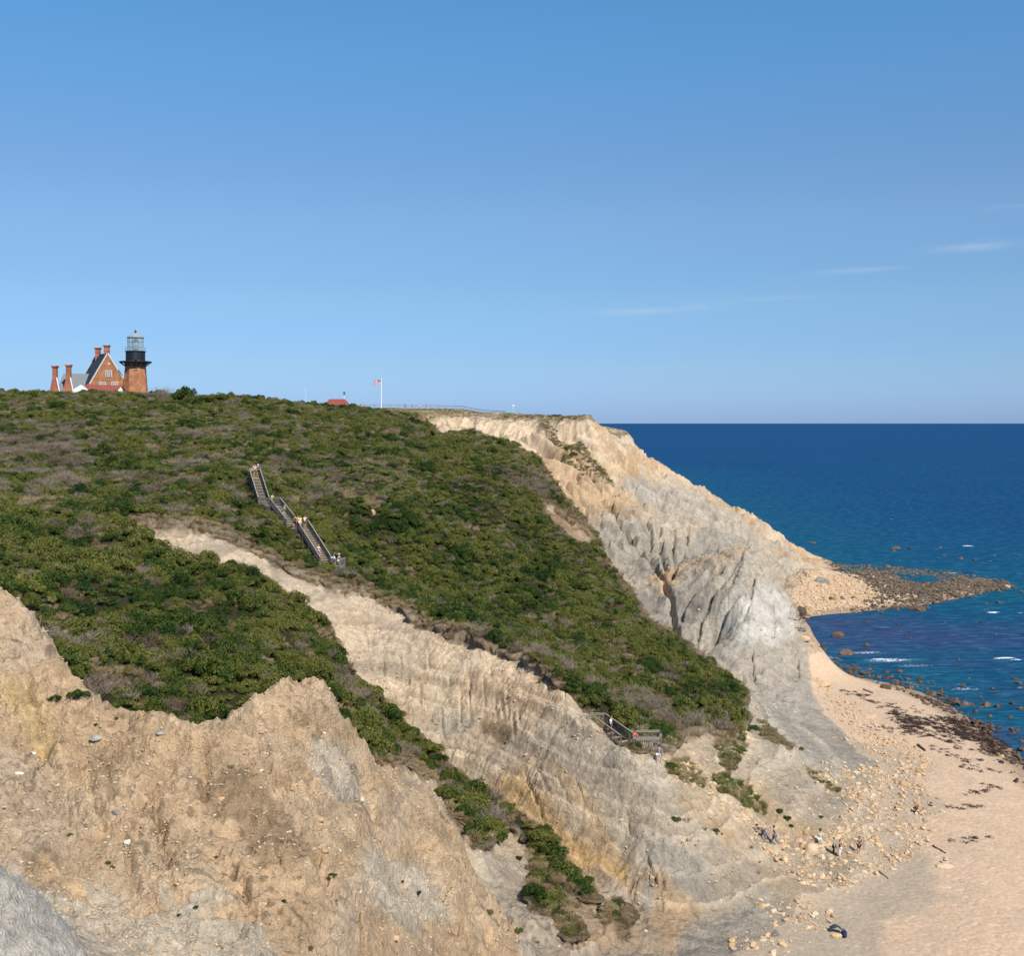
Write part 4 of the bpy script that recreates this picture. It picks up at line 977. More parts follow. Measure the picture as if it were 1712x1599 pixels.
def pick(weight, density):
    weight = weight * _clear
    """Random ground points with the given density (per square metre) times weight."""
    lam = _area * weight * density
    tot = lam.sum(); n = int(tot)
    f = np.cumsum(lam.ravel()); k = np.searchsorted(f, RNG.random(n) * f[-1])
    i, j = np.unravel_index(np.clip(k, 0, f.size - 1), lam.shape)
    jx = RNG.random(n) - .5; jy = RNG.random(n) - .5
    i2 = np.clip(i, 1, NU - 2); j2 = np.clip(j, 1, ND - 2)
    x = TX[i, j] + jx * (TX[i2 + 1, j2] - TX[i2, j2]) + 0; y = TY[i, j] + jy * (TY[i2, j2 + 1] - TY[i2, j2])
    return x, y, ground(x, y), i, j


def rots(n, tilt=.15):
    return np.stack([RNG.normal(size=n) * tilt, RNG.normal(size=n) * tilt, RNG.random(n) * 2 * PI], -1)


_vis = (TY > 55) & (TY < 430)
_deep = sstep(2.0, 9.0, veg_s)
twigness = fbm(TX / 16, TY / 20, 4, 5) + 0.35 * fbm(TX / 5, TY / 5, 2, 2)
for u, v, d0, d1, rad, st in [(600, 1130, 100, 140, 60, .5), (560, 1090, 100, 140, 40, .3), (100, 790, 150, 260, 70, .25), (270, 830, 120, 200, 60, .3), (420, 900, 120, 170, 60, .3), (160, 990, 90, 140, 70, .3), (440, 1120, 80, 140, 60, .25),
                              (300, 1120, 80, 140, 50, .2), (920, 870, 180, 260, 70, .3), (1090, 1190, 110, 150, 30, .35), (990, 1080, 150, 200, 50, .25), (480, 770, 180, 300, 60, .2), (690, 1270, 90, 130, 30, .3), (820, 1380, 90, 120, 25, .4), (120, 720, 200, 300, 90, .2), (880, 800, 200, 300, 40, .15),
                              (600, 960, 150, 200, 40, .3), (520, 820, 160, 190, 20, .3), (660, 1020, 150, 180, 60, .35), (860, 1075, 130, 160, 30, .3), (1160, 1200, 110, 160, 40, .1), (470, 1000, 80, 140, 60, -.35), (800, 950, 150, 230, 80, -.25), (420, 1000, 90, 140, 50, -.3), (250, 980, 80, 140, 60, -.1), (330, 1180, 80, 120, 40, -.3), (780, 770, 220, 320, 70, -.4), (950, 1050, 140, 220, 80, -.4), (840, 1000, 140, 240, 80, -.35), (1110, 1130, 130, 200, 60, -.3), (700, 930, 150, 220, 70, -.25), (500, 700, 240, 400, 90, -.2)]:
    twigness = twigness + st * np.exp(-((TU - u) / rad) ** 2 - ((TV - v) / rad) ** 2) * ((TY > d0) & (TY < d1))
tw = sstep(0.32, 0.68, twigness + .5 * fbm(TX / 2.2, TY / 2.6, 2, 6))
paleness = sstep(.05, .35, fbm(TX / 22 + 5, TY / 26, 4, 7)) * (0.35 + 0.65 * sstep(160, 230, TY))

dens = np.where(TY < 150, 1.0, np.where(TY < 260, 1.15, .8))
hollow = sstep(-.58, -.34, fbm(TX / 3.2, TY / 3.8, 2, 1))
x, y, z, i, j = pick(_vis * _deep * hollow * (1 - .62 * tw) * (1 - .75 * paleness) * dens, 1.55)
s = (.52 + .95 * RNG.random(len(x)) ** 2.4) * np.where(y > 150, np.where(y > 260, .98, .86), 1.0) * (1 + .55 * fbm(x / 8, y / 8, 3, 4))
scatter('shrub_thicket', 'green', np.stack([x, y, z - .12], -1), np.stack([s, s, s * (.8 + .9 * RNG.random(len(x)) ** 2)], -1), rots(len(x)),
        'dense dark green shrub thicket covering the bluff tops and slopes', 'thicket')
print('thicket', len(x))
x, y, z, i, j = pick(_vis * _deep * (1 - .5 * tw) * paleness * dens, .8)
s = (.6 + .5 * RNG.random(len(x)))
scatter('low_scrub', 'pale', np.stack([x, y, z - .1], -1), np.stack([s, s, s * (.7 + .4 * RNG.random(len(x)))], -1), rots(len(x)),
        'pale yellow-green low scrub in drifts among the darker thicket', 'scrub')
print('pale', len(x))
x, y, z, i, j = pick(_vis * sstep(1, 5, veg_s) * (tw * .9 + .06) * dens, .9)
s = (.7 + .65 * RNG.random(len(x)))
scatter('bare_brush', 'twig', np.stack([x, y, z - .05], -1), np.stack([s, s, s * (.75 + .5 * RNG.random(len(x)))], -1), rots(len(x)),
        'grey-brown leafless brush in patches across the thicket', 'brush')
print('twig', len(x))
# tawny grass along the broken edges and in openings
edgew = 1.35 * np.exp(-((veg_s - 3.4) / 3.4) ** 2) * (TY > 80) * 1.0 + .10 * (veg_s > 3) * sstep(.1, .4, fbm(TX / 9, TY / 9, 3, 1)) + .55 * (veg_s > 3) * sstep(-.25, -.5, fbm(TX / 3.2, TY / 3.8, 2, 1))
edgew = edgew + .8 * sstep(0, 3, grass_s) * (TY > 360) * sstep(.1, -.2, fbm(TX / 6, TY / 6, 2, 4)) + .4 * sstep(0, 3, grass_s) * (TY < 360)
x, y, z, i, j = pick(edgew * (TY < 440), np.where(TY < 160, 3.2, 1.4))
s = (.55 + .6 * RNG.random(len(x))) * np.where(y > 170, 1.25, 1.0) * np.where(y > 392, .38, 1.0)
scatter('dry_grass', 'dry', np.stack([x, y, z - .03], -1), np.stack([s, s, s * (.7 + .6 * RNG.random(len(x)))], -1), rots(len(x), .25),
        'tawny dry grass fringing the broken edges of the bluff', 'grass')
print('dry', len(x))
gw = sstep(0, 3, grass_s) * np.where(TY > 360, .7, .35)
gw = gw + 1.2 * sstep(0, 4, region(100, 150, GRASS[4][2], .6))
x, y, z, i, j = pick(gw * (TY < 445), np.where(TY < 160, 3.5, 1.6))
s = (.45 + .45 * RNG.random(len(x))) * np.where(y > 300, 1.2, 1.0) * np.where(y > 392, .45, 1.0)
scatter('green_grass', 'grass', np.stack([x, y, z - .03], -1), np.stack([s, s, s * (.6 + .5 * RNG.random(len(x)))], -1), rots(len(x), .2),
        'short green grass on the far cliff top and a bright strip above the beach', 'grass')
print('grass', len(x))
# ------------------------------------------------------------------ rocks
def rock_mat(name, stops, rough=.9, spec=.15, scale=3.0, coat=0.0):
    m = bpy.data.materials.new(name); m.use_nodes = True
    nt = m.node_tree; N = nt.nodes; L = nt.links; b = N['Principled BSDF']
    b.inputs['Roughness'].default_value = rough; b.inputs['Specular IOR Level'].default_value = spec
    oi = N.new('ShaderNodeObjectInfo'); ge = N.new('ShaderNodeNewGeometry')
    n = N.new('ShaderNodeTexNoise'); n.inputs['Scale'].default_value = scale; n.inputs['Detail'].default_value = 6; n.inputs['Roughness'].default_value = .65
    L.new(ge.outputs['Position'], n.inputs['Vector'])
    a = N.new('ShaderNodeMath'); a.operation = 'MULTIPLY_ADD'; L.new(oi.outputs['Random'], a.inputs[0]); a.inputs[1].default_value = .62
    k = N.new('ShaderNodeMath'); k.operation = 'MULTIPLY'; L.new(n.outputs['Fac'], k.inputs[0]); k.inputs[1].default_value = .40; L.new(k.outputs[0], a.inputs[2])
    r = N.new('ShaderNodeValToRGB'); e = r.color_ramp.elements
    while len(e) < len(stops): e.new(.5)
    for i, c in enumerate(stops):
        e[i].position = .05 + .9 * i / (len(stops) - 1); e[i].color = (*c, 1)
    L.new(a.outputs[0], r.inputs[0]); L.new(r.outputs[0], b.inputs['Base Color'])
    bp = N.new('ShaderNodeBump'); bp.inputs['Strength'].default_value = .8; bp.inputs['Distance'].default_value = .12
    L.new(n.outputs['Fac'], bp.inputs['Height']); L.new(bp.outputs[0], b.inputs['Normal'])
    return m


M_ROCK = rock_mat('tan_stone', [(.30, .20, .12), (.46, .29, .15), (.56, .38, .21), (.60, .47, .32), (.50, .33, .20), (.42, .36, .28)])
M_DARK = rock_mat('wet_stone', [(.034, .026, .020), (.062, .042, .029), (.105, .062, .037), (.135, .078, .040), (.055, .044, .038)], rough=.55, spec=.4)
M_PEB = rock_mat('pale_pebbles', [(.30, .205, .115), (.44, .30, .165), (.50, .365, .225), (.60, .49, .36), (.42, .285, .16), (.38, .31, .23)], scale=9)
M_SPIT = rock_mat('spit_stone', [(.045, .036, .028), (.08, .062, .046), (.125, .094, .066), (.19, .14, .095), (.07, .056, .046)], scale=2)


def rock_mesh(seed, m, cuts=9, sub=2, sq=(1, .85, .62), rough_=.06, deep=.62):
    rng = np.random.default_rng(seed)
    bm = bmesh.new(); bmesh.ops.create_icosphere(bm, subdivisions=sub, radius=1)
    V = np.array([v.co[:] for v in bm.verts])
    for _ in range(cuts):
        n = rng.normal(size=3); n /= np.linalg.norm(n); d = deep + .3 * rng.random()
        ex = np.maximum(V @ n - d, 0); V = V - ex[:, None] * n
    V = V * (1 + rough_ * rng.normal(size=(len(V), 1))) * np.array(sq)
    V[:, 2] = np.where(V[:, 2] < -.32 * sq[2], -.32 * sq[2] + .1 * (V[:, 2] + .32 * sq[2]), V[:, 2])
    for v, c in zip(bm.verts, V): v.co = c
    me = bpy.data.meshes.new('rock'); bm.to_mesh(me); bm.free(); me.materials.append(m)
    return me


R_TAN = [rock_mesh(10 + i, M_ROCK, sq=(1, .7 + .3 * ((i * 37) % 10) / 10, .5 + .3 * ((i * 53) % 10) / 10)) for i in range(8)]
R_ROUND = [rock_mesh(30 + i, M_ROCK, cuts=4, sub=3, rough_=.012, deep=.78, sq=(1, .95, .9)) for i in range(2)]
R_SLAB = [rock_mesh(40 + i, M_ROCK, cuts=7, sub=2, sq=(1, .6, .34)) for i in range(3)]
R_DARK = [rock_mesh(60 + i, M_DARK, cuts=6, sq=(1, .8, .55 + .1 * (i % 3))) for i in range(6)]
R_GREY = [rock_mesh(80 + i, mat('grey_stone_%s' % 'ab'[i], [(.33, .31, .27), (.24, .22, .2)][i], .9, .1, .25, 3, 0, .4, 8), cuts=8, sq=(1, .7, .5)) for i in range(2)]
R_WHITE = [rock_mesh(90, mat('white_stone', (.60, .55, .46), .9, .1, .12, 4), cuts=8, sq=(1, .7, .6))]
R_PEB = [rock_mesh(110 + i, M_PEB, cuts=5, sub=1, sq=(1, .8, .6)) for i in range(6)]
R_SPIT = [rock_mesh(130 + i, M_SPIT, cuts=6, sub=1, sq=(1, .8, .6)) for i in range(6)]
R_RUB = [rock_mesh(150 + i, M_ROCK, cuts=7, sub=1, sq=(1, .75, .6)) for i in range(6)]
source('pebble', R_PEB); source('spitrock', R_SPIT); source('rubblerock', R_RUB); source('wetrock', [rock_mesh(170 + i, M_DARK, cuts=6, sub=1, sq=(1, .8, .5)) for i in range(5)])


def tag(o, label, cat, group=None):
    o['label'] = label; o['category'] = cat
    if group: o['group'] = group
    return o


_rk = random.Random(3)
N_ROCK = [0]


def boulder(u, v, w, kinds, label, group=None, name='boulder', water=False, tall=1.0, z=None):
    """A boulder about w photo-pixels wide whose foot is seen near (u, v)."""
    if water:
        p = G(u, v, 0.1)
    else:
        p = hit(u, v)
        if p is None: return None
    r = w * p[1] / F / 2
    o = bpy.data.objects.new(name, kinds[_rk.randrange(len(kinds))])
    zz = p[2] if z is None else z
    o.location = (p[0], p[1], zz + r * (.02 if not water else -.08))
    o.scale = (r, r * _rk.uniform(.85, 1.05), r * tall * _rk.uniform(.9, 1.15)); o.rotation_euler = (_rk.uniform(-.15, .15), _rk.uniform(-.15, .15), _rk.uniform(-.7, .7))
    link(o); tag(o, label, 'boulder', group); N_ROCK[0] += 1
    return o


GP = 'orange boulders heaped at the cliff foot'
boulder(1356, 1424, 24, R_ROUND, 'largest rounded orange boulder on the beach, beside the man in a pale shirt', tall=1.25)
boulder(1509, 1313, 16, R_ROUND, 'round brown boulder standing clear on pale rubble, a small cairn on its top', tall=1.0)
boulder(1373, 1146, 36, R_SLAB, 'long pale flat-topped slab on the sand below the grey promontory', tall=1.2)
boulder(1455, 1200, 30, R_SLAB, 'smooth tan slab half sunk in sand beside the seaweed bank', tall=1.1)
boulder(1579, 1450, 36, R_SLAB, 'low flat tan slab on open sand carrying a small cairn', tall=.7)
boulder(1399, 1568, 25, R_SLAB, 'tan rock with a jacket laid over it at the bottom of the beach', tall=1.2)
boulder(1675, 1266, 13, R_TAN, 'lone brown boulder on clean sand just above the seaweed bank')
boulder(1402, 1064, 26, R_DARK, 'big grey-brown boulder standing in the shallows of the cove', water=True, tall=1.1)
boulder(1416, 1093, 28, R_DARK, 'long dark wet boulder with surf breaking against its right end', water=True, tall=.9)
boulder(1481, 1152, 22, R_DARK, 'blocky dark grey boulder where sand meets the stony waterline', tall=1.2)
boulder(1558, 1162, 22, R_DARK, 'large blackish boulder in the stony band midway along the waterline', water=True)
boulder(1336, 1024, 26, R_DARK, 'red-brown boulder under the grey promontory at the root of the spit', tall=1.3)
boulder(1342, 1054, 18, R_GREY[1:], 'dark grey block against the promontory at the head of the cove', tall=1.3)
boulder(1345, 1070, 22, R_TAN, 'brown boulder in the rubble at the head of the cove', tall=1.1)
boulder(1532, 1020, 32, R_DARK, 'broad dark rock with twin humps off the near side of the spit', water=True, tall=.8)
boulder(1682, 982, 18, R_TAN, 'orange-brown boulder at the outer tip of the stony spit', water=True, tall=.9)
boulder(1358, 908, 13, R_DARK, 'lone brown rock awash offshore, left of all others beyond the spit', water=True, tall=.5)
boulder(1498, 917, 19, R_DARK, 'brown offshore rock beyond the spit with a smaller one close in front', water=True, tall=.6)
boulder(1375, 975, 34, R_GREY, 'big grey fallen block where the far cliff meets the spit', tall=1.3)
boulder(1545, 1281, 15, R_TAN, 'orange boulder highest up the beach in the far rubble fan')
boulder(1560, 1392, 13, R_TAN, 'orange wedge-shaped stone alone at the right edge of the rubble')
boulder(1494, 1455, 14, R_TAN, 'tan boulder at the sandy lower edge of the rubble with a long shadow')
boulder(1445, 1460, 14, R_TAN, 'square orange block in the lower rubble with a dark shadow at its right')
boulder(1520, 1408, 14, R_TAN, 'orange-brown boulder at the right end of the rubble band')
boulder(55, 1262, 15, R_WHITE, 'upper of two white stones on the tan face at lower left', tall=1.2)
boulder(35, 1296, 24, R_WHITE, 'lower, larger white stone on the tan face at lower left', tall=.9)
boulder(160, 1242, 24, R_GREY, 'grey stone jutting from the tan foreground face with a shadow below', tall=1.1)
boulder(194, 1362, 18, R_GREY, 'grey stone block in the middle of the tan foreground face', tall=1.1)
boulder(213, 1415, 14, R_WHITE, 'tall pale stone on the tan foreground face above two weeds', tall=1.6)
boulder(370, 1338, 14, R_TAN, 'orange rounded stone above the brown hollow of the foreground face')
boulder(268, 1312, 11, R_TAN, 'orange pointed stone left of the brown hollow on the foreground face')
boulder(536, 1373, 14, R_TAN, 'ochre stone at the right of the brown hollow on the foreground face')
boulder(544, 1424, 14, R_TAN, 'ochre rounded stone below another at the right of the brown hollow')
boulder(604, 1338, 12, R_TAN, 'tall ochre stone near the right ridge of the foreground bluff', tall=1.6)
boulder(660, 1573, 18, R_TAN, 'layered brown stone at the very bottom of the foreground face')
boulder(267, 1231, 16, R_GREY, 'flat grey stone under the saddle of the foreground crest', tall=.8)
boulder(437, 1291, 9, R_WHITE, 'small white stone below the rounded knob of the foreground crest')
boulder(1048, 1548, 0.1 + 12, R_WHITE, 'white stone among bushes near the bottom of the slope') if False else None
boulder(1027, 1510, 13, R_WHITE, 'white stone between the last bushes near the bottom of the slope')
boulder(1227, 1195, 13, R_GREY, 'pale grey block in brush near the right end of the green slope')
boulder(1392, 1275, 11, R_TAN, 'brown boulder on the grey talus above the rubble fan')
o_ = boulder(624, 862, 10, R_TAN, 'pale upright rock standing alone in the green slope right of the stairs', tall=3.6)

PILE = [(1336, 1408, 18), (1354, 1403, 15), (1363, 1406, 12), (1313, 1402, 17), (1307, 1420, 14), (1332, 1422, 13), (1384, 1413, 13), (1417, 1400, 11), (1402, 1386, 10), (1375, 1432, 12), (1354, 1447, 13), (1368, 1448, 10), (1392, 1446, 14), (1352, 1467, 15), (1382, 1470, 12), (1411, 1470, 10), (1388, 1462, 9), (1345, 1478, 10), (1359, 1483, 12), (1383, 1489, 9), (1415, 1494, 11), (1294, 1428, 12), (1284, 1420, 9), (1421, 1416, 10), (1272, 1412, 8), (1264, 1377, 9), (1250, 1372, 10), (1325, 1430, 9), (1405, 1448, 9),
        (1433, 1318, 13), (1446, 1323, 12), (1441, 1330, 9), (1469, 1328, 10), (1463, 1344, 11), (1450, 1356, 11), (1484, 1369, 9), (1487, 1313, 9), (1497, 1396, 12), (1455, 1387, 12), (1474, 1380, 9), (1402, 1387, 9), (1527, 1276, 10), (1508, 1279, 9), (1455, 1407, 13), (1471, 1412, 8), (1429, 1440, 10), (1340, 1459, 10), (1398, 1478, 8), (1430, 1480, 9), (1270, 1385, 10), (1242, 1365, 12), (1205, 1348, 10), (1420, 1335, 10)]
for u, v, w_ in PILE:
    boulder(u + _rk.uniform(-1, 1), v, w_, R_TAN, 'orange-tan boulder lying in the heap below the cliff, people walking among it', GP)
for k in range(44):
    u = _rk.uniform(1330, 1535); v = _rk.uniform(1270, 1480)
    if (u - 1330) * .9 + (1270 - v) * 1.1 + 180 < 0 or (u > 1480 and v > 1420): continue
    boulder(u, v, _rk.uniform(5, 8.5), R_TAN, 'small tan stone in the spread of rubble between cliff foot and sand', 'smaller stones of the beach rubble')
SHORE = [(1504, 1123, 12), (1481, 1124, 12), (1448, 1127, 14), (1436, 1118, 9), (1522, 1151, 15), (1609, 1147, 11), (1574, 1153, 9), (1516, 1136, 8), (1695, 1136, 14), (1703, 1143, 14), (1603, 1104, 8), (1522, 1068, 6), (1451, 1041, 8), (1448, 1079, 11), (1517, 1015, 14), (1549, 1017, 12), (1474, 1026, 8), (1668, 1007, 10), (1649, 1010, 8), (1696, 984, 9), (1708, 990, 8), (1614, 963, 10), (1493, 922, 9), (1521, 917, 8), (1572, 916, 7), (1578, 929, 8), (1606, 935, 10), (1630, 936, 12), (1452, 948, 14), (1482, 949, 16), (1500, 950, 8), (1380, 945, 10), (1401, 943, 9), (1420, 945, 8),
         (1614, 1178, 20), (1649, 1180, 20), (1668, 1182, 15), (1593, 1174, 12), (1692, 1177, 12), (1706, 1186, 14), (1671, 1217, 13), (1640, 1166, 8), (1660, 1152, 7), (1620, 1135, 6), (1540, 1142, 9), (1560, 1140, 7), (1500, 1140, 9), (1470, 1133, 9), (1690, 1200, 9), (1700, 1222, 12), (1708, 1240, 10), (1688, 1228, 9), (1655, 1198, 10), (1630, 1190, 11), (1580, 1166, 10), (1533, 1164, 10), (1632, 980, 9), (1655, 984, 10), (1600, 988, 9), (1560, 1003, 9), (1540, 1008, 8), (1712, 1060, 7), (1665, 1062, 5), (1640, 1040, 5), (1580, 1042, 5), (1500, 1044, 5)]
for u, v, w_ in SHORE:
    if v < 955: lb, gr = 'brown weedy rock awash in open water beyond the spit', 'rocks awash beyond the spit'
    elif v < 1030: lb, gr = 'dark rock in the water along the edge of the spit', 'rocks along the edge of the spit'
    else: lb, gr = 'brown weedy rock standing in the shallows along the beach', 'rocks in the shallows along the beach'
    boulder(u, v, w_, R_DARK, lb, gr, water=True)
for k in range(30):          # bigger stones on the spit
    u = _rk.uniform(1400, 1660); v = 968 + _rk.uniform(-12, 26) * (1 - (u - 1400) / 420)
    boulder(u, v, _rk.uniform(6, 12), R_DARK if u > 1450 else R_TAN, 'dark blocky stone on the rocky spit', 'stones on the rocky spit')
for u, v, w_ in [(1390, 1003, 13), (1406, 1002, 12), (1378, 1004, 8), (1427, 1001, 9), (1451, 987, 10)]:
    boulder(u, v, w_, R_DARK, 'black stone lying on the pale pebbles at the root of the spit', 'black stones on pale pebbles')
for k in range(26):          # stones stuck in the foreground face
    u = _rk.uniform(5, 720); v = _rk.uniform(1120, 1590)
    p = hit(u, v)
    if p is None or p[1] > 82: continue
    boulder(u, v, _rk.uniform(4.5, 8), [R_TAN, R_WHITE, R_GREY][k % 3], ['small tan', 'small white', 'small grey'][k % 3] + ' stone embedded in the tan foreground face', ['tan', 'white', 'grey'][k % 3] + ' stones in the foreground face')
print('boulders', N_ROCK[0])


def bits(name, kind, weight, density, smin, smax, label, cat, power=3.0, sink=.15):
    x, y, z, i, j = pick(weight, density)
    s = smin + (smax - smin) * RNG.random(len(x)) ** power
    sc = np.stack([s, s * (.8 + .3 * RNG.random(len(x))), s * (.8 + .4 * RNG.random(len(x)))], -1)
    print(name, len(x))
    return scatter(name, kind, np.stack([x, y, z + s * (.3 - sink)], -1), sc, rots(len(x), .3), label, cat)


nb = 1 - sstep(-4, 0, veg_s)
# pebbles weathering out of the foreground face
pw = fore * nb * (TY > 43.5) * (0.25 + 1.0 * sstep(-.1, .35, fbm(TX / 4, TY / 4, 3, 6))) * np.where(TU < 760, 1, .6)
bits('pebbles', 'pebble', pw, 46.0, .02, .13, 'small pale stones studding the bare foreground face', 'pebbles', 6)
pw = nb * (TY > 84) * (TY < 330) * (1 - BEACHW) * (0.1 + sstep(.05, .4, fbm(TX / 6, TY / 6 + TZ0 / 5, 3, 3)))
bits('cliff_stones', 'pebble', pw, 4.0, .04, .28, 'scattered stones on the bare cliff faces', 'stones', 6)
# rubble fan
rub = np.zeros(TX.shape, np.float32)
for poly, w_ in [([(1330, 1270), (1420, 1290), (1500, 1270), (1560, 1275), (1540, 1330), (1575, 1350), (1545, 1410), (1520, 1440), (1470, 1460), (1420, 1480), (1340, 1490), (1280, 1430), (1230, 1370), (1290, 1390), (1400, 1390), (1420, 1340)], 1.0),
                 ([(1150, 1270), (1240, 1350), (1300, 1400), (1280, 1420), (1180, 1330), (1110, 1290)], .8),
                 ([(1260, 1510), (1330, 1500), (1400, 1530), (1380, 1560), (1300, 1600), (1250, 1600), (1200, 1560)], .5),
                 ([(1360, 1130), (1400, 1170), (1440, 1190), (1560, 1270), (1500, 1290), (1440, 1240), (1380, 1180)], .7),
                 ([(1325, 960), (1380, 965), (1440, 975), (1470, 990), (1430, 1020), (1345, 1032), (1325, 1000)], 1.0)]:
    rub = np.maximum(rub, w_ * sstep(-10, 10, region(85, 380, poly, 2.0)))
rub *= (0.35 + 0.9 * sstep(-.2, .3, fbm(TX / 2.5, TY / 2.5, 3, 4)))
bits('rubble', 'rubblerock', rub * np.where(TY > 200, .4, 1.0), 7.5, .07, .46, 'orange and cream rubble strewn between the cliff foot and the sand', 'rubble', 3.5)
bits('shingle', 'pebble', rub * np.where(TY > 200, .4, 1.0), 5.0, .05, .17, 'cream shingle mixed through the beach rubble', 'shingle', 2)
# the stony spit and the waterline
spit = sstep(-6, 6, region(260, 400, [(1385, 945), (1500, 948), (1620, 962), (1700, 980), (1640, 998), (1560, 1012), (1480, 1024), (1420, 1024), (1470, 990), (1430, 965)], 1.6))
spit *= 0.3 + 0.9 * sstep(-.35, .1, fbm(TX / 6, TY / 8, 3, 1))
bits('spit_cobbles', 'spitrock', spit, 2.6, .22, .85, 'dark cobbles and blocks paving the low rocky spit', 'cobbles', 2.0)
bits('spit_gravel', 'rubblerock', sstep(-6, 6, region(260, 400, [(1325, 960), (1400, 962), (1480, 980), (1440, 1015), (1345, 1034), (1322, 1000)], 2)), 1.5, .15, .7, 'cream and orange stones at the root of the spit', 'stones', 2.5)
sh = np.exp(-((TZ0 - 0.28) / 0.30) ** 2) * (TX > 55) * (TY > 120) * (TY < 260) * (0.2 + sstep(-.15, .25, fbm(TX / 5, TY / 6, 3, 5)))
bits('shore_stones', 'wetrock', sh, 3.2, .1, .62, 'wet dark stones along the waterline', 'stones', 2.5)
sh2 = sstep(-.75, -.35, TZ0) * sstep(.25, .0, TZ0) * (TX > 55) * (TY > 125) * (TY < 232) * sstep(-.05, .3, fbm(TX / 6, TY / 8, 3, 2))
sh2 = np.maximum(sh2 * 1.8, 2.4 * sstep(-6, 6, region(190, 300, [(1325, 1035), (1352, 1040), (1372, 1060), (1385, 1082), (1360, 1092), (1342, 1095), (1335, 1065)], 1.5)) * (TZ0 < 1.6) * (TX > 56))
bits('shallows_rocks', 'wetrock', sh2, .55, .3, .8, 'dark weedy rocks breaking the surface of the shallows', 'rocks', 2.0, sink=-.25)
# seaweed
sw = sstep(-8, 8, region(120, 260, [(1480, 1185), (1520, 1190), (1560, 1205), (1590, 1200), (1640, 1215), (1700, 1250), (1712, 1275), (1670, 1262), (1620, 1245), (1560, 1228), (1500, 1212)], 2.5)) * (.35 + sstep(-.25, .15, fbm(TX / 3, TY / 4, 3, 2)))
sw = np.maximum(sw, .9 * sstep(-5, 5, region(120, 300, [(1320, 1022), (1345, 1010), (1350, 1060), (1330, 1062)], 2)))
for ln in [[(1430, 1160), (1470, 1180), (1520, 1190)], [(1400, 1155), (1450, 1165)], [(1450, 1215), (1500, 1222), (1540, 1235)], [(1560, 1250), (1600, 1268), (1630, 1282)], [(1600, 1280), (1640, 1290)], [(1640, 1310), (1665, 1320)], [(1610, 1330), (1650, 1325)], [(1595, 1352), (1640, 1346)], [(1590, 1408), (1650, 1402)], [(1640, 1270), (1668, 1300)]]:
    for a, b in zip(ln[:-1], ln[1:]):
        for t in np.linspace(0, 1, 9):
            u = a[0] + (b[0] - a[0]) * t; v = a[1] + (b[1] - a[1]) * t + 2.5 * math.sin(u * .35)
            sw = np.maximum(sw, .55 * np.exp(-((TU - u) / 5) ** 2 - ((TV - v) / 1.6) ** 2) * (TY > 100) * (TY < 240))


def weed_mesh(seed):
    rng = np.random.default_rng(seed); V = []; Q = []
    for k in range(26):
        c = rng.normal(size=2) * .38; a = rng.random() * PI; L_ = .12 + .22 * rng.random(); w_ = .03 + .05 * rng.random()
        d = np.array([math.cos(a), math.sin(a)]); n_ = np.array([-d[1], d[0]])
        z = .01 + .07 * rng.random()
        b0 = len(V)
        for p, zz in ((c - d * L_, .0), (c + n_ * w_, z), (c + d * L_, .0), (c - n_ * w_, z * .6)):
            V.append((p[0], p[1], zz + .01))
        Q.append((b0, b0 + 1, b0 + 2, b0 + 3))
    me = mesh_from('weed', V, Q); me.materials.append(M_WEED); return me


M_WEED = mat('seaweed', (.055, .030, .022), .6, .3, .5, 3)
source('weed', [weed_mesh(i) for i in range(4)])
x, y, z, i, j = pick(sw, 5.0)
s = .35 + .5 * RNG.random(len(x))
scatter('seaweed', 'weed', np.stack([x, y, z + .02], -1), np.stack([s, s, s], -1), rots(len(x), .06), 'dark red-brown seaweed banked and strung along the sand', 'seaweed')
print('weed', len(x))
# ------------------------------------------------------------------ building helpers
def empty(name, loc, label, cat, group=None, rz=0.0):
    o = bpy.data.objects.new(name, None); o.location = loc; o.rotation_euler = (0, 0, rz); o.empty_display_size = .3
    link(o); return tag(o, label, cat, group)


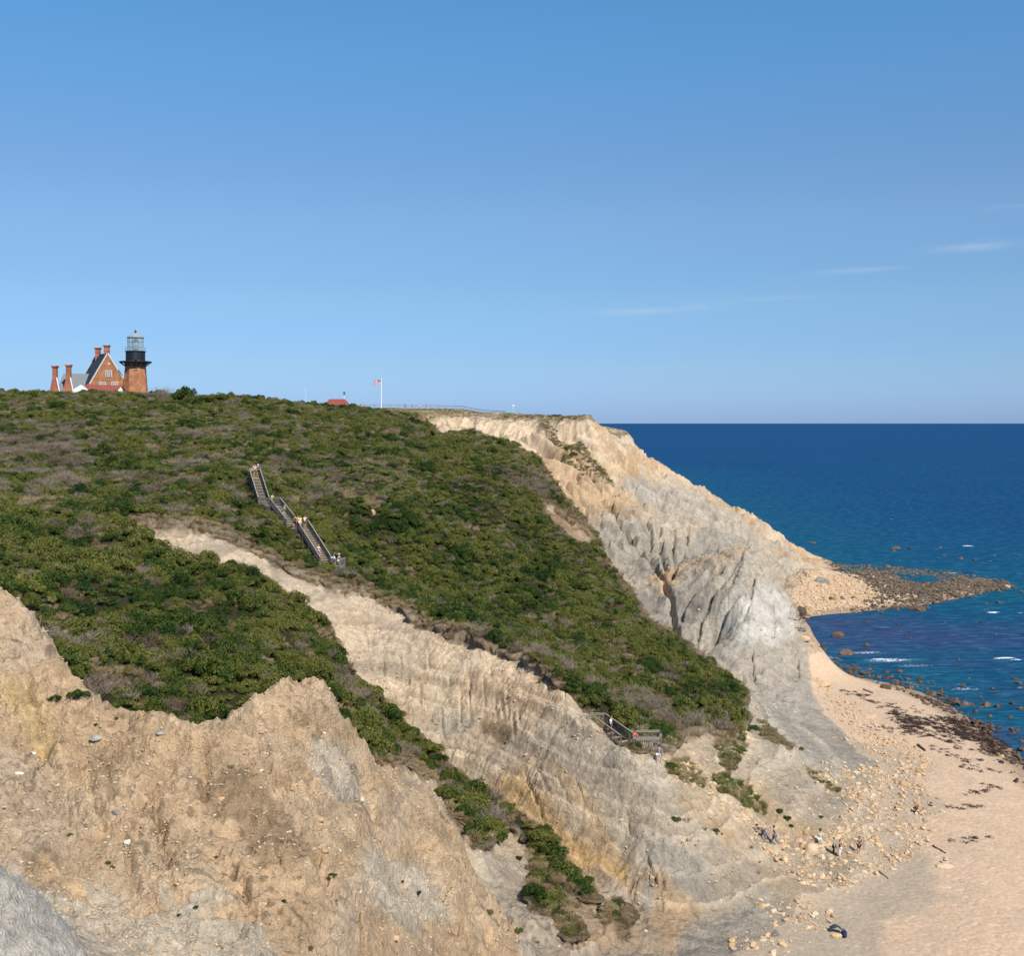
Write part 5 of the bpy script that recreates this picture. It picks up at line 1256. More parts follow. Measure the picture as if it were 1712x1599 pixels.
class MB:
    """Collects shapes into one mesh object."""
    def __init__(s): s.bm = bmesh.new(); s.mi = 0

    def face(s, pts):
        f = s.bm.faces.new([s.bm.verts.new(p) for p in pts]); f.material_index = s.mi; return f

    def box(s, x0, x1, y0, y1, z0, z1, M=None):
        c = [(x0, y0, z0), (x1, y0, z0), (x1, y1, z0), (x0, y1, z0), (x0, y0, z1), (x1, y0, z1), (x1, y1, z1), (x0, y1, z1)]
        if M is not None: c = [M @ Vector(p) for p in c]
        v = [s.bm.verts.new(p) for p in c]
        for q in ((0, 3, 2, 1), (4, 5, 6, 7), (0, 1, 5, 4), (1, 2, 6, 5), (2, 3, 7, 6), (3, 0, 4, 7)):
            s.bm.faces.new([v[i] for i in q]).material_index = s.mi
        return s

    def beam(s, a, b, w, h, up=(0, 0, 1)):
        a = Vector(a); b = Vector(b); d = (b - a); L_ = d.length; d.normalize(); x = d.cross(Vector(up))
        if x.length < 1e-4: x = d.cross(Vector((1, 0, 0)))
        x.normalize(); y = x.cross(d)
        M = Matrix((x, d, y)).transposed().to_4x4(); M.translation = a
        return s.box(-w / 2, w / 2, 0, L_, -h / 2, h / 2, M)

    def prism(s, poly, a, b):
        """Polygon in (x, z) run from y=a to y=b."""
        n = len(poly); v0 = [s.bm.verts.new((p[0], a, p[1])) for p in poly]; v1 = [s.bm.verts.new((p[0], b, p[1])) for p in poly]
        s.bm.faces.new(v0).material_index = s.mi; s.bm.faces.new(v1[::-1]).material_index = s.mi
        for i in range(n):
            s.bm.faces.new((v0[i], v1[i], v1[(i + 1) % n], v0[(i + 1) % n])).material_index = s.mi
        return s

    def lathe(s, prof, n=16, cx=0, cy=0, ph=0.0):
        rings = [[s.bm.verts.new((cx + r * math.cos(2 * PI * k / n + ph), cy + r * math.sin(2 * PI * k / n + ph), z)) for k in range(n)] for r, z in prof]
        for A, B in zip(rings[:-1], rings[1:]):
            for k in range(n):
                s.bm.faces.new((A[k], A[(k + 1) % n], B[(k + 1) % n], B[k])).material_index = s.mi
        s.bm.faces.new(rings[0][::-1]).material_index = s.mi; s.bm.faces.new(rings[-1]).material_index = s.mi
        return s

    def tube(s, a, b, r, n=6, r2=None):
        a = Vector(a); b = Vector(b); d = (b - a).normalized(); x = d.cross(Vector((0, 0, 1)))
        if x.length < 1e-3: x = Vector((1, 0, 0))
        x.normalize(); y = d.cross(x); r2 = r if r2 is None else r2
        A = [s.bm.verts.new(a + (x * math.cos(2 * PI * k / n) + y * math.sin(2 * PI * k / n)) * r) for k in range(n)]
        B = [s.bm.verts.new(b + (x * math.cos(2 * PI * k / n) + y * math.sin(2 * PI * k / n)) * r2) for k in range(n)]
        for k in range(n):
            s.bm.faces.new((A[k], A[(k + 1) % n], B[(k + 1) % n], B[k])).material_index = s.mi
        s.bm.faces.new(A[::-1]).material_index = s.mi; s.bm.faces.new(B).material_index = s.mi
        return s

    def build(s, name, mats, parent=None, smooth=False):
        bmesh.ops.recalc_face_normals(s.bm, faces=s.bm.faces[:])
        me = bpy.data.meshes.new(name); s.bm.to_mesh(me); s.bm.free()
        for m in (mats if isinstance(mats, (list, tuple)) else [mats]): me.materials.append(m)
        if smooth: me.polygons.foreach_set('use_smooth', np.ones(len(me.polygons), bool))
        o = bpy.data.objects.new(name, me); return link(o, parent)


def brick_mat(name, c1, c2, scale=1.0, vertical=False):
    m = bpy.data.materials.new(name); m.use_nodes = True
    nt = m.node_tree; N = nt.nodes; L = nt.links; b = N['Principled BSDF']; b.inputs['Roughness'].default_value = .9; b.inputs['Specular IOR Level'].default_value = .15
    tc = N.new('ShaderNodeTexCoord'); sp = N.new('ShaderNodeSeparateXYZ'); L.new(tc.outputs['Object'], sp.inputs[0])
    ad = N.new('ShaderNodeMath'); ad.operation = 'ADD'; L.new(sp.outputs[0], ad.inputs[0]); L.new(sp.outputs[1], ad.inputs[1])
    cb = N.new('ShaderNodeCombineXYZ'); L.new(ad.outputs[0], cb.inputs[0]); L.new(sp.outputs[2], cb.inputs[1])
    br = N.new('ShaderNodeTexBrick'); br.inputs['Scale'].default_value = 3.2 * scale; br.inputs['Color1'].default_value = (*c1, 1); br.inputs['Color2'].default_value = (*c2, 1); br.inputs['Mortar'].default_value = (c1[0] * .9, c1[1] * 1.15, c1[2] * 1.4, 1); br.inputs['Mortar Size'].default_value = .02
    L.new(cb.outputs[0], br.inputs['Vector'])
    n = N.new('ShaderNodeTexNoise'); n.inputs['Scale'].default_value = .55; n.inputs['Detail'].default_value = 6; L.new(tc.outputs['Object'], n.inputs['Vector'])
    r = N.new('ShaderNodeMapRange'); r.inputs[1].default_value = .3; r.inputs[2].default_value = .7; r.inputs[3].default_value = .62; r.inputs[4].default_value = 1.25; L.new(n.outputs['Fac'], r.inputs[0])
    mx = N.new('ShaderNodeVectorMath'); mx.operation = 'SCALE'; L.new(br.outputs['Color'], mx.inputs[0]); L.new(r.outputs[0], mx.inputs['Scale']); L.new(mx.outputs[0], b.inputs['Base Color'])
    return m


M_BRICK = brick_mat('orange_brick', (.47, .20, .09), (.37, .145, .07))
M_CHIM = brick_mat('chimney_brick', (.42, .16, .09), (.34, .12, .07))
M_SLATE = mat('slate', (.040, .050, .068), .75, .25, .25, 2.5)
M_GSLATE = mat('weathered_slate', (.19, .205, .215), .8, .2, .15, 2.5)
M_STONE = mat('pale_trim_stone', (.62, .56, .48), .85, .15, .1, 4)
M_WHITE = mat('white_paint', (.80, .80, .78), .6, .3, .06, 3)
M_BLACK = mat('black_iron', (.014, .015, .020), .45, .4, .2, 3)
M_RED = mat('red_roof', (.25, .068, .05), .7, .2, .18, 1.5)
M_PANE = mat('dark_pane', (.03, .04, .05), .15, .5)
M_COPPER = mat('verdigris_roof', (.27, .31, .28), .7, .2, .2, 3)
M_GLASSY = bpy.data.materials.new('lantern_glass'); M_GLASSY.use_nodes = True
_n = M_GLASSY.node_tree; _b = _n.nodes['Principled BSDF']
_t = _n.nodes.new('ShaderNodeBsdfTransparent'); _m = _n.nodes.new('ShaderNodeMixShader'); _m.inputs[0].default_value = .25
_b.inputs['Base Color'].default_value = (.5, .65, .7, 1); _b.inputs['Roughness'].default_value = .05
_n.links.new(_t.outputs[0], _m.inputs[1]); _n.links.new(_b.outputs[0], _m.inputs[2]); _n.links.new(_m.outputs[0], _n.nodes['Material Output'].inputs[0])
M_LENS = mat('lens_glass', (.22, .33, .36), .12, .6)
M_WOODG = mat('weathered_shaded_timber', (.135, .118, .105), .85, .15, .25, 6)  # grey timber with the balustrade's shade put into its colour
M_WOODL = mat('weathered_rail', (.31, .275, .24), .8, .15, .2, 6)
M_WOODT = mat('stair_tread', (.40, .325, .245), .85, .15, .2, 6)

# ------------------------------------------------------------------ lighthouse (scale 5 px = 1 m at 400 m)
DL = 400.0
S = DL / F                      # metres per photo pixel there


def LX(u): return (u - CU) * S
def LZ(v): return EYE - (v - CV) * S


cx = LX(226.5); gz0 = gz(cx, DL)
lh = empty('lighthouse', (cx, DL, gz0), 'octagonal brick lighthouse tower with black gallery and glass lantern on the skyline', 'lighthouse')


def lz(v): return LZ(v) - gz0


wt = MB(); wt.lathe([(4.45, -2), (3.4, lz(612)), ], 8, ph=PI / 8 + .12); wt.build('tower_wall', M_BRICK, lh)
cr = MB(); cr.lathe([(3.42, lz(614)), (3.5, lz(609)), (3.7, lz(606.5))], 8, ph=PI / 8 + .12); cr.build('cornice', M_CHIM, lh)
gl = MB(); gl.lathe([(5.2, lz(606.3)), (5.35, lz(606)), (5.35, lz(604.8)), (5.2, lz(604.4))], 16)
for k in range(16):
    a = 2 * PI * (k + .5) / 16
    gl.beam((3.1 * math.cos(a), 3.1 * math.sin(a), lz(613.5)), (5.05 * math.cos(a), 5.05 * math.sin(a), lz(606.4)), .18, .22)
gl.build('gallery', M_BLACK, lh)
wr = MB(); wr.lathe([(3.25, lz(604.4)), (3.15, lz(603)), (3.15, lz(589)), (3.4, lz(588.2)), (3.4, lz(587.2))], 16); wr.build('watch_room', M_BLACK, lh)
dr = MB(); dr.box(.55, 1.55, -3.3, -3.0, lz(602.5), lz(590.5)); dr.build('door', M_PANE, lh)
ln = MB()
for k in range(16):
    a = 2 * PI * k / 16
    ln.beam((2.55 * math.cos(a), 2.55 * math.sin(a), lz(587.2)), (2.55 * math.cos(a), 2.55 * math.sin(a), lz(564.5)), .07, .07)
for z in (lz(580), lz(572)):
    for k in range(16):
        a = 2 * PI * k / 16; b = 2 * PI * (k + 1) / 16
        ln.beam((2.55 * math.cos(a), 2.55 * math.sin(a), z), (2.55 * math.cos(b), 2.55 * math.sin(b), z), .06, .06)
ln.build('lantern_frame', M_COPPER, lh)
pn = MB(); pn.lathe([(2.48, lz(587)), (2.48, lz(564.6))], 16); pn.build('lantern_glass', M_GLASSY, lh)
le = MB(); le.lathe([(.7, lz(586.5)), (1.15, lz(583)), (1.3, lz(577)), (1.1, lz(570)), (.5, lz(566.5))], 12); le.build('lens', M_LENS, lh, True)
rl = MB()
for k in range(16):
    a = 2 * PI * k / 16; b = 2 * PI * (k + 1) / 16
    rl.beam((3.3 * math.cos(a), 3.3 * math.sin(a), lz(587)), (3.3 * math.cos(a), 3.3 * math.sin(a), lz(580.5)), .05, .05)
    for z in (lz(581), lz(584)):
        rl.beam((3.3 * math.cos(a), 3.3 * math.sin(a), z), (3.3 * math.cos(b), 3.3 * math.sin(b), z), .045, .045)
rl.build('railing', M_COPPER, lh)
rf = MB(); rf.lathe([(2.75, lz(565.2)), (2.8, lz(564)), (2.0, lz(561)), (.55, lz(557.3)), (.3, lz(556.5))], 16); rfo = rf.build('roof', M_COPPER, lh)
vb = MB(); vb.lathe([(.15, lz(557)), (.42, lz(555.5)), (.45, lz(554.5)), (.2, lz(553)), (.06, lz(552.4)), (.04, lz(549.5))], 10); vb.build('vent_ball', M_BLACK, rfo, True)
wn = MB(); wn.box(.8, 1.7, -3.4, -3.1, lz(618), lz(608.5)); w_ = wn.build('window', M_PANE, lh)
sl = MB(); sl.box(.75, 1.75, -3.5, -3.15, lz(619), lz(618.02)); sl.build('sill', M_STONE, w_)

# ------------------------------------------------------------------ keeper's house: its front gable, slate roof and chimneys
hx = LX(186); hz = gz(hx, DL)
kh = empty('keepers_house', (hx, DL - 1, hz), 'gabled orange brick house with dark slate roof and four chimneys, left of the lighthouse', 'house')


def hl(u, v, y): return (LX(u) - hx, y, LZ(v) - hz)


# walls: front gable faces the camera; ridge runs back and to the left
ap = hl(182, 592, 0); bl = hl(154, 640, 0); brr = hl(212, 641, 0)
SK = Vector((-8.4, 13.0, 0))      # direction and length of the main roof, seen running to the left
wl = MB()
ptsf = [(bl[0], 0, -2), (brr[0], 0, -2), (brr[0], 0, brr[2]), (ap[0], 0, ap[2]), (bl[0], 0, bl[2])]
ptsb = [tuple(Vector(p) + SK) for p in ptsf]
wl.face(ptsf); wl.face(ptsb[::-1])
for i in (0, 1, 4):
    j = (i + 1) % 5; wl.face([ptsf[i], ptsb[i], ptsb[j], ptsf[j]])
wl.build('wall', M_BRICK, kh)
rf = MB()
e = Vector((0, -.12, .0))
for a, b, sgn in ((ptsf[4], ptsf[3], -1), (ptsf[2], ptsf[3], 1)):
    A = Vector(a) + Vector((sgn * .45, 0, -.6)); B = Vector(b) + Vector((0, 0, .12)); up = Vector((sgn * .12, 0, .22))
    A += Vector((0, .1, 0)); B += Vector((0, .1, 0))
    q = [A, B, B + SK, A + SK]; q2 = [p + up for p in q]
    vs = [rf.bm.verts.new(p) for p in q + q2]
    for f in ((0, 1, 2, 3), (4, 5, 6, 7), (0, 1, 5, 4), (1, 2, 6, 5), (2, 3, 7, 6), (3, 0, 4, 7)): rf.bm.faces.new([vs[i] for i in f])
roof = rf.build('roof', M_SLATE, kh)
cp = MB()       # pale stone coping on both gables
for off in (Vector((0, -.08, .22)), SK + Vector((0, .05, .22))):
    cp.beam(Vector(ptsf[4]) + off + Vector((-.5, 0, -.75)), Vector(ptsf[3]) + off, .45, .30, (0, 1, 0)); cp.beam(Vector(ptsf[2]) + off + Vector((.5, 0, -.75)), Vector(ptsf[3]) + off, .45, .30, (0, 1, 0))
cp.build('coping', M_STONE, kh)


def win(parent, u, v0, v1, w_px=3.2, y=-.06):
    x, _, z1 = hl(u, v0, 0); z0 = hl(u, v1, 0)[2]; w2 = w_px * S / 2
    m = MB(); m.box(x - w2, x + w2, y - .04, y + .2, z0, z1); o = m.build('window', M_PANE, parent)
    f = MB()
    for s_ in (-1, 1): f.box(x + s_ * w2 - (.0 if s_ > 0 else .13), x + s_ * w2 + (.13 if s_ > 0 else 0), y - .1, y + .2, z0 - .1, z1 + .1)
    f.box(x - w2, x + w2, y - .1, y + .2, z1 + .0, z1 + .14); f.box(x - w2, x + w2, y - .08, y - .045, (z0 + z1) / 2 - .05, (z0 + z1) / 2 + .05); f.box(x - .04, x + .04, y - .075, y - .042, z0, z1)
    f.build('frame', M_WHITE, o)
    s2 = MB(); s2.box(x - w2 - .2, x + w2 + .2, y - .16, y + .1, z0 - .24, z0 - .101); s2.build('sill', M_STONE, o)


for u in (180, 186.5): win(kh, u, 620.5, 629.5)
for u in (169.8, 176.3, 190.2, 196.6): win(kh, u, 639.8, 646)
pq = MB(); pq.box(hl(182, 0, 0)[0], hl(185.5, 0, 0)[0], -.1, .1, hl(0, 610, 0)[2], hl(0, 607, 0)[2]); pq.build('date_plaque', M_STONE, kh)


def chimney(parent, u, vt, vb, w_px, y, name='chimney'):
    x, _, z1 = hl(u, vt, 0); z0 = hl(u, vb, 0)[2]; w2 = w_px * S / 2
    m = MB(); m.box(x - w2, x + w2, y - .7, y + .7, z0, z1 - .5); m.box(x - w2 - .16, x + w2 + .16, y - .86, y + .86, z1 - .5, z1 - .22); m.box(x - w2 - .3, x + w2 + .3, y - 1.0, y + 1.0, z1 - .22, z1); m.box(x - w2 - .1, x + w2 + .1, y - .8, y + .8, z0 + .6 * (z1 - z0), z0 + .6 * (z1 - z0) + .2)
    o = m.build(name, M_CHIM, parent)
    c = MB(); c.box(x - w2 - .1, x + w2 + .1, y - .75, y + .75, z1 + .002, z1 + .14); c.build('chimney_cap', M_STONE, o)
    return o


chimney(roof, 174.3, 576.5, 602, 7.6, 3.5); chimney(roof, 147.8, 578.5, 601, 7.6, 10.2)
# low wing on the left with two buttressed chimneys
hs = MB(); x0 = LX(88) - hx; x1 = LX(158) - hx
zr = hl(0, 624.5, 0)[2]; ze = hl(0, 652, 0)[2]
hs.prism([(x0, -2), (x1, -2), (x1, ze), (x0, ze)], 4.0, 12.0); hs.build('wing_wall', M_BRICK, kh)
hr = MB()
for pts in ([(x0 + .3, 3.6, ze - .4), (x1 + .8, 3.6, ze - .4), (x1 - 1.0, 8.0, zr), (x0 + 1.0, 8.0, zr)], [(x0 + .3, 12.4, ze - .4), (x1 + .8, 12.4, ze - .4), (x1 - 1, 8.0, zr), (x0 + 1.0, 8.0, zr)]):
    q = [Vector(p) for p in pts]; q2 = [p + Vector((0, 0, .22)) for p in q]; vs = [hr.bm.verts.new(p) for p in q + q2]
    for f in ((0, 1, 2, 3), (4, 5, 6, 7), (0, 1, 5, 4), (1, 2, 6, 5), (2, 3, 7, 6), (3, 0, 4, 7)): hr.bm.faces.new([vs[i] for i in f])
hr.build('wing_roof', M_GSLATE, kh)
for u0, vt, y in ((89.0, 611.5, 2.6), (113.8, 609.8, 1.6)):
    x, _, z1 = hl(u0, vt, 0); zb = hl(0, 658, 0)[2] - 1.5
    m = MB(); m.box(x - .72, x + .72, y - .7, y + .7, zb, z1 - .6); m.box(x - .9, x + .9, y - .9, y + .9, z1 - .6, z1 - .3); m.box(x - 1.02, x + 1.02, y - 1.0, y + 1.0, z1 - .3, z1)
    zs = hl(0, 632, 0)[2]
    m.prism([(x - .72, zb), (x - .72, zs + .3), (x - 2.0, zb)], y - .55, y + .55)
    m.prism([(x + .72, zb), (x + .72, zs), (x + 2.1, zb)], y - .55, y + .55)
    o = m.build('chimney', M_CHIM, kh)
    t = MB(); t.beam((x + .78, y - .62, zs + .15), (x + 2.2, y - .62, zb), .36, .24, (0, 1, 0)); t.build('coping', M_WHITE, o)
    c = MB(); c.box(x - .8, x + .8, y - .8, y + .8, z1 + .002, z1 + .14); c.build('chimney_cap', M_STONE, o)
# link between house and tower
lk = MB(); lk.prism([(LX(205) - hx, -2), (LX(216) - hx, -2), (LX(216) - hx, hl(0, 643, 0)[2]), (LX(205) - hx, hl(0, 620, 0)[2])], 3, 9); lk.build('passage', M_GSLATE, kh)

# ------------------------------------------------------------------ small red-roofed outbuilding in front
ox = LX(168); oy = 386.0; oz = gz(ox, oy)
S2 = oy / F
ob = empty('red_roofed_shed', (ox, oy, oz), 'low white shed with long red roof in front of the brick house', 'shed')


def ol(u, v): return ((u - CU) * S2 - ox, EYE - (v - CV) * S2 - oz)


xa, zr2 = ol(140, 643.5); xb, _ = ol(202, 0); ze2 = ol(0, 657)[1]
w_ = MB(); w_.box(xa, xb, 0.3, 5.4, -1.5, ze2); w_.build('wall', M_WHITE, ob)
r_ = MB()
for y0, y1 in ((-.1, 2.85), (5.8, 2.85)):
    q = [Vector((xa - .4 + (0 if y1 == 2.85 else 0), y0, ze2 - .15)), Vector((xb + .6, y0, ze2 - .15)), Vector((xb - .6, y1, zr2 - .35)), Vector((xa - .2, y1, zr2 + .1))]
    q2 = [p + Vector((0, 0, .2)) for p in q]; vs = [r_.bm.verts.new(p) for p in q + q2]
    for f in ((0, 1, 2, 3), (4, 5, 6, 7), (0, 1, 5, 4), (1, 2, 6, 5), (2, 3, 7, 6), (3, 0, 4, 7)): r_.bm.faces.new([vs[i] for i in f])
r_.build('roof', M_RED, ob)
g_ = MB(); x5, z5 = ol(136, 643.5); g_.prism([(ol(124, 0)[0], ol(0, 651)[1]), (ol(147, 0)[0], ol(0, 651)[1]), (x5, z5)], -.6, -.2); g_.prism([(ol(124, 0)[0], -1.5), (ol(147, 0)[0], -1.5), (ol(147, 0)[0], ol(0, 651)[1]), (ol(124, 0)[0], ol(0, 651)[1])], -.6, -.2); g_.build('gable', M_WHITE, ob)
g_ = MB(); g_.prism([(ol(198, 0)[0], -1.5), (ol(206, 0)[0], -1.5), (ol(206, 0)[0], ol(0, 653)[1]), (ol(202.5, 0)[0], ol(0, 647.5)[1]), (ol(198, 0)[0], ol(0, 653)[1])], -.5, -.2); g_.build('end_gable', M_WHITE, ob)

# ------------------------------------------------------------------ red-roofed house by the flag
ax, ay = (566 - CU) * 405 / F, 405.0; az = gz(ax, ay)
S3 = ay / F
hb = empty('red_roofed_house', (ax, ay, az), 'small house with hipped red roof rising behind shrubs, near the flagpole', 'house')


def al(u, v): return ((u - CU) * S3 - ax, EYE - (v - CV) * S3 - az)


zt = al(0, 667)[1]; zb = al(0, 679.5)[1]; xl = al(541, 0)[0]; xr = al(584, 0)[0]
w_ = MB(); w_.box(xl + .5, xr - .5, .5, 6.5, -1, zb); w_.build('wall', mat('shingle_wall', (.30, .26, .21), .9, .1, .2, 3), hb)
r_ = MB(); A = [Vector(p) for p in ((xl, 0, zb - .1), (xr, 0, zb - .1), (xr, 7, zb - .1), (xl, 7, zb - .1))]; T1 = Vector((xl + 1.3, 3.5, zt)); T2 = Vector((al(574, 0)[0], 3.5, zt))
for f in ([A[0], A[1], T2, T1], [A[1], A[2], T2], [A[2], A[3], T1, T2], [A[3], A[0], T1], A[::-1]): r_.face(f)
ro = r_.build('roof', M_RED, hb)

# ------------------------------------------------------------------ flagpole, beacon pole, mast
fx, fy = (637.5 - CU) * 432 / F, 432.0; fz = gz(fx, fy)
fp = empty('flagpole', (fx, fy, fz), 'tall white flagpole on the cliff-top lawn flying a flag', 'flagpole')
Hf = EYE - (634 - CV) * fy / F - fz
m = MB(); m.tube((0, 0, -.5), (0, 0, Hf), .19, 10, .12); m.build('pole', M_WHITE, fp)
m = MB(); m.lathe([(.05, Hf), (.2, Hf + .08), (.2, Hf + .24), (.05, Hf + .34)], 8); m.build('finial', M_WHITE, fp)
M_FLAG = bpy.data.materials.new('flag_cloth'); M_FLAG.use_nodes = True
nt = M_FLAG.node_tree; b = nt.nodes['Principled BSDF']; b.inputs['Roughness'].default_value = .8
uvn = nt.nodes.new('ShaderNodeUVMap'); sp = nt.nodes.new('ShaderNodeSeparateXYZ'); nt.links.new(uvn.outputs[0], sp.inputs[0])


def mth(op, a, bv=None):
    k = nt.nodes.new('ShaderNodeMath'); k.operation = op
    for i, s in enumerate((a, bv)):
        if s is None: continue
        if isinstance(s, (int, float)): k.inputs[i].default_value = s
        else: nt.links.new(s, k.inputs[i])
    return k.outputs[0]


st = mth('LESS_THAN', mth('MODULO', mth('MULTIPLY', mth('SUBTRACT', 1.0, sp.outputs[1]), 13.0), 2.0), 1.0)
can = mth('MULTIPLY', mth('LESS_THAN', sp.outputs[0], .4), mth('GREATER_THAN', sp.outputs[1], 6 / 13))
dx = mth('SUBTRACT', mth('FRACT', mth('MULTIPLY', sp.outputs[0], 15.0)), .5); dy = mth('SUBTRACT', mth('FRACT', mth('MULTIPLY', mth('SUBTRACT', sp.outputs[1], 6 / 13), 9.3)), .5)
star = mth('LESS_THAN', mth('ADD', mth('MULTIPLY', dx, dx), mth('MULTIPLY', dy, dy)), .07)
m1 = nt.nodes.new('ShaderNodeMix'); m1.data_type = 'RGBA'; nt.links.new(st, m1.inputs[0]); m1.inputs[6].default_value = (.75, .74, .72, 1); m1.inputs[7].default_value = (.45, .03, .04, 1)
m3 = nt.nodes.new('ShaderNodeMix'); m3.data_type = 'RGBA'; nt.links.new(star, m3.inputs[0]); m3.inputs[6].default_value = (.012, .018, .07, 1); m3.inputs[7].default_value = (.75, .75, .75, 1)
m2 = nt.nodes.new('ShaderNodeMix'); m2.data_type = 'RGBA'; nt.links.new(can, m2.inputs[0]); nt.links.new(m1.outputs[2], m2.inputs[6]); nt.links.new(m3.outputs[2], m2.inputs[7]); nt.links.new(m2.outputs[2], b.inputs['Base Color'])
bm = bmesh.new(); uvl = bm.loops.layers.uv.new('UVMap'); nx, ny = 14, 8; W_, H_ = 2.5, 1.6
gv = [[bm.verts.new((-(.2 + W_ * i / nx), .22 * math.sin(i * .9 + j * .25) * (i / nx) ** .5, Hf - .25 - H_ * (1 - j / ny) - .38 * (i / nx) ** 1.5)) for j in range(ny + 1)] for i in range(nx + 1)]
for i in range(nx):
    for j in range(ny):
        f = bm.faces.new((gv[i][j], gv[i + 1][j], gv[i + 1][j + 1], gv[i][j + 1]))
        for lp, (a_, c_) in zip(f.loops, ((i, j), (i + 1, j), (i + 1, j + 1), (i, j + 1))): lp[uvl].uv = (a_ / nx, c_ / ny)
me = bpy.data.meshes.new('flag'); bm.to_mesh(me); bm.free(); me.materials.append(M_FLAG)
link(bpy.data.objects.new('flag', me), fp)

bx, by = (575.5 - CU) * 412 / F, 412.0; bz = gz(bx, by)
bp_ = empty('beacon_pole', (bx, by, bz), 'thin pole topped by a green box beside the red-roofed house', 'pole')
zt = EYE - (660 - CV) * by / F - bz
m = MB(); m.tube((0, 0, -.5), (0, 0, zt), .09, 8); m.build('pole', M_WHITE, bp_)
m = MB(); m.box(-.28, .28, -.28, .28, zt, zt + .85); m.box(-.34, .34, -.34, .34, zt + .85, zt + .95); m.build('green_box', mat('green_paint', (.02, .16, .11), .5), bp_)
tx, ty = (511 - CU) * 400 / F, 400.0; tz = gz(tx, ty)
m = MB(); zt = EYE - (648 - CV) * ty / F - tz; m.tube((0, 0, -.5), (0, 0, zt), .07, 6, .03); m.box(-.4, .4, -.03, .03, zt * .8, zt * .8 + .06)
o = m.build('mast', M_WHITE, None); o.location = (tx, ty, tz); tag(o, 'slender white mast above the shrubs left of the red-roofed house', 'mast')

# ------------------------------------------------------------------ cliff-top fence: two-rail fence following the rim
M_RAIL = mat('grey_rail', (.25, .26, .24), .8, .15, .2, 3)
fpts = [(578, 436), (600, 437), (640, 438), (680, 438), (720, 438), (760, 436), (775, 434), (800, 431), (825, 428), (845, 424)]
fc = []
for u, d in fpts:
    x = (u - CU) * d / F; fc.append(Vector((x, d, gz(x, d))))
fn = empty('rail_fence', fc[4], 'long low grey rail fence along the grassy cliff top behind the flagpole', 'fence')
path = []
for a, b in zip(fc[:-1], fc[1:]):
    n_ = max(1, int((b - a).length / 2.4))
    for i in range(n_):
        p = a + (b - a) * i / n_; path.append(Vector((p.x, p.y, gz(p.x, p.y))))
path.append(fc[-1])
rl = MB()
for a, b in zip(path[:-1], path[1:]):
    for h, w_ in ((1.2, .24), (.65, .10)):
        rl.beam(a - fc[4] + Vector((0, 0, h)), b - fc[4] + Vector((0, 0, h)), .12, w_)
rl.build('rail', M_RAIL, fn)
pm = MB(); pm.box(-.09, .09, -.09, .09, -.3, 1.38); p0 = pm.build('post', M_RAIL, fn); p0.location = path[0] - fc[4]
for p in path[1:]:
    c = p0.copy(); COL.objects.link(c); c.parent = fn; c.location = p - fc[4]
# two thin stakes and a small sign further along the rim
for k, (u, d, h) in enumerate([(843, 402, 2.4), (858, 402, 3.0), (868, 400, 1.8)]):
    x = (u - CU) * d / F; m = MB(); m.tube((0, 0, -.4), (0, 0, h), .05, 6)
    if k == 1: m.box(-.25, .5, -.03, .03, h - .35, h)
    o = m.build('stake', M_WHITE if k == 1 else M_RAIL); o.location = (x, d, gz(x, d))
    tag(o, ['short grey stake on the rim, first right of the rail fence', 'tallest pale stake on the rim with a little board', 'shortest grey stake on the rim, right of the pale one'][k], 'stake')
# ------------------------------------------------------------------ wooden stairs
def V3(u, v, d): return Vector(P(u, v, d))


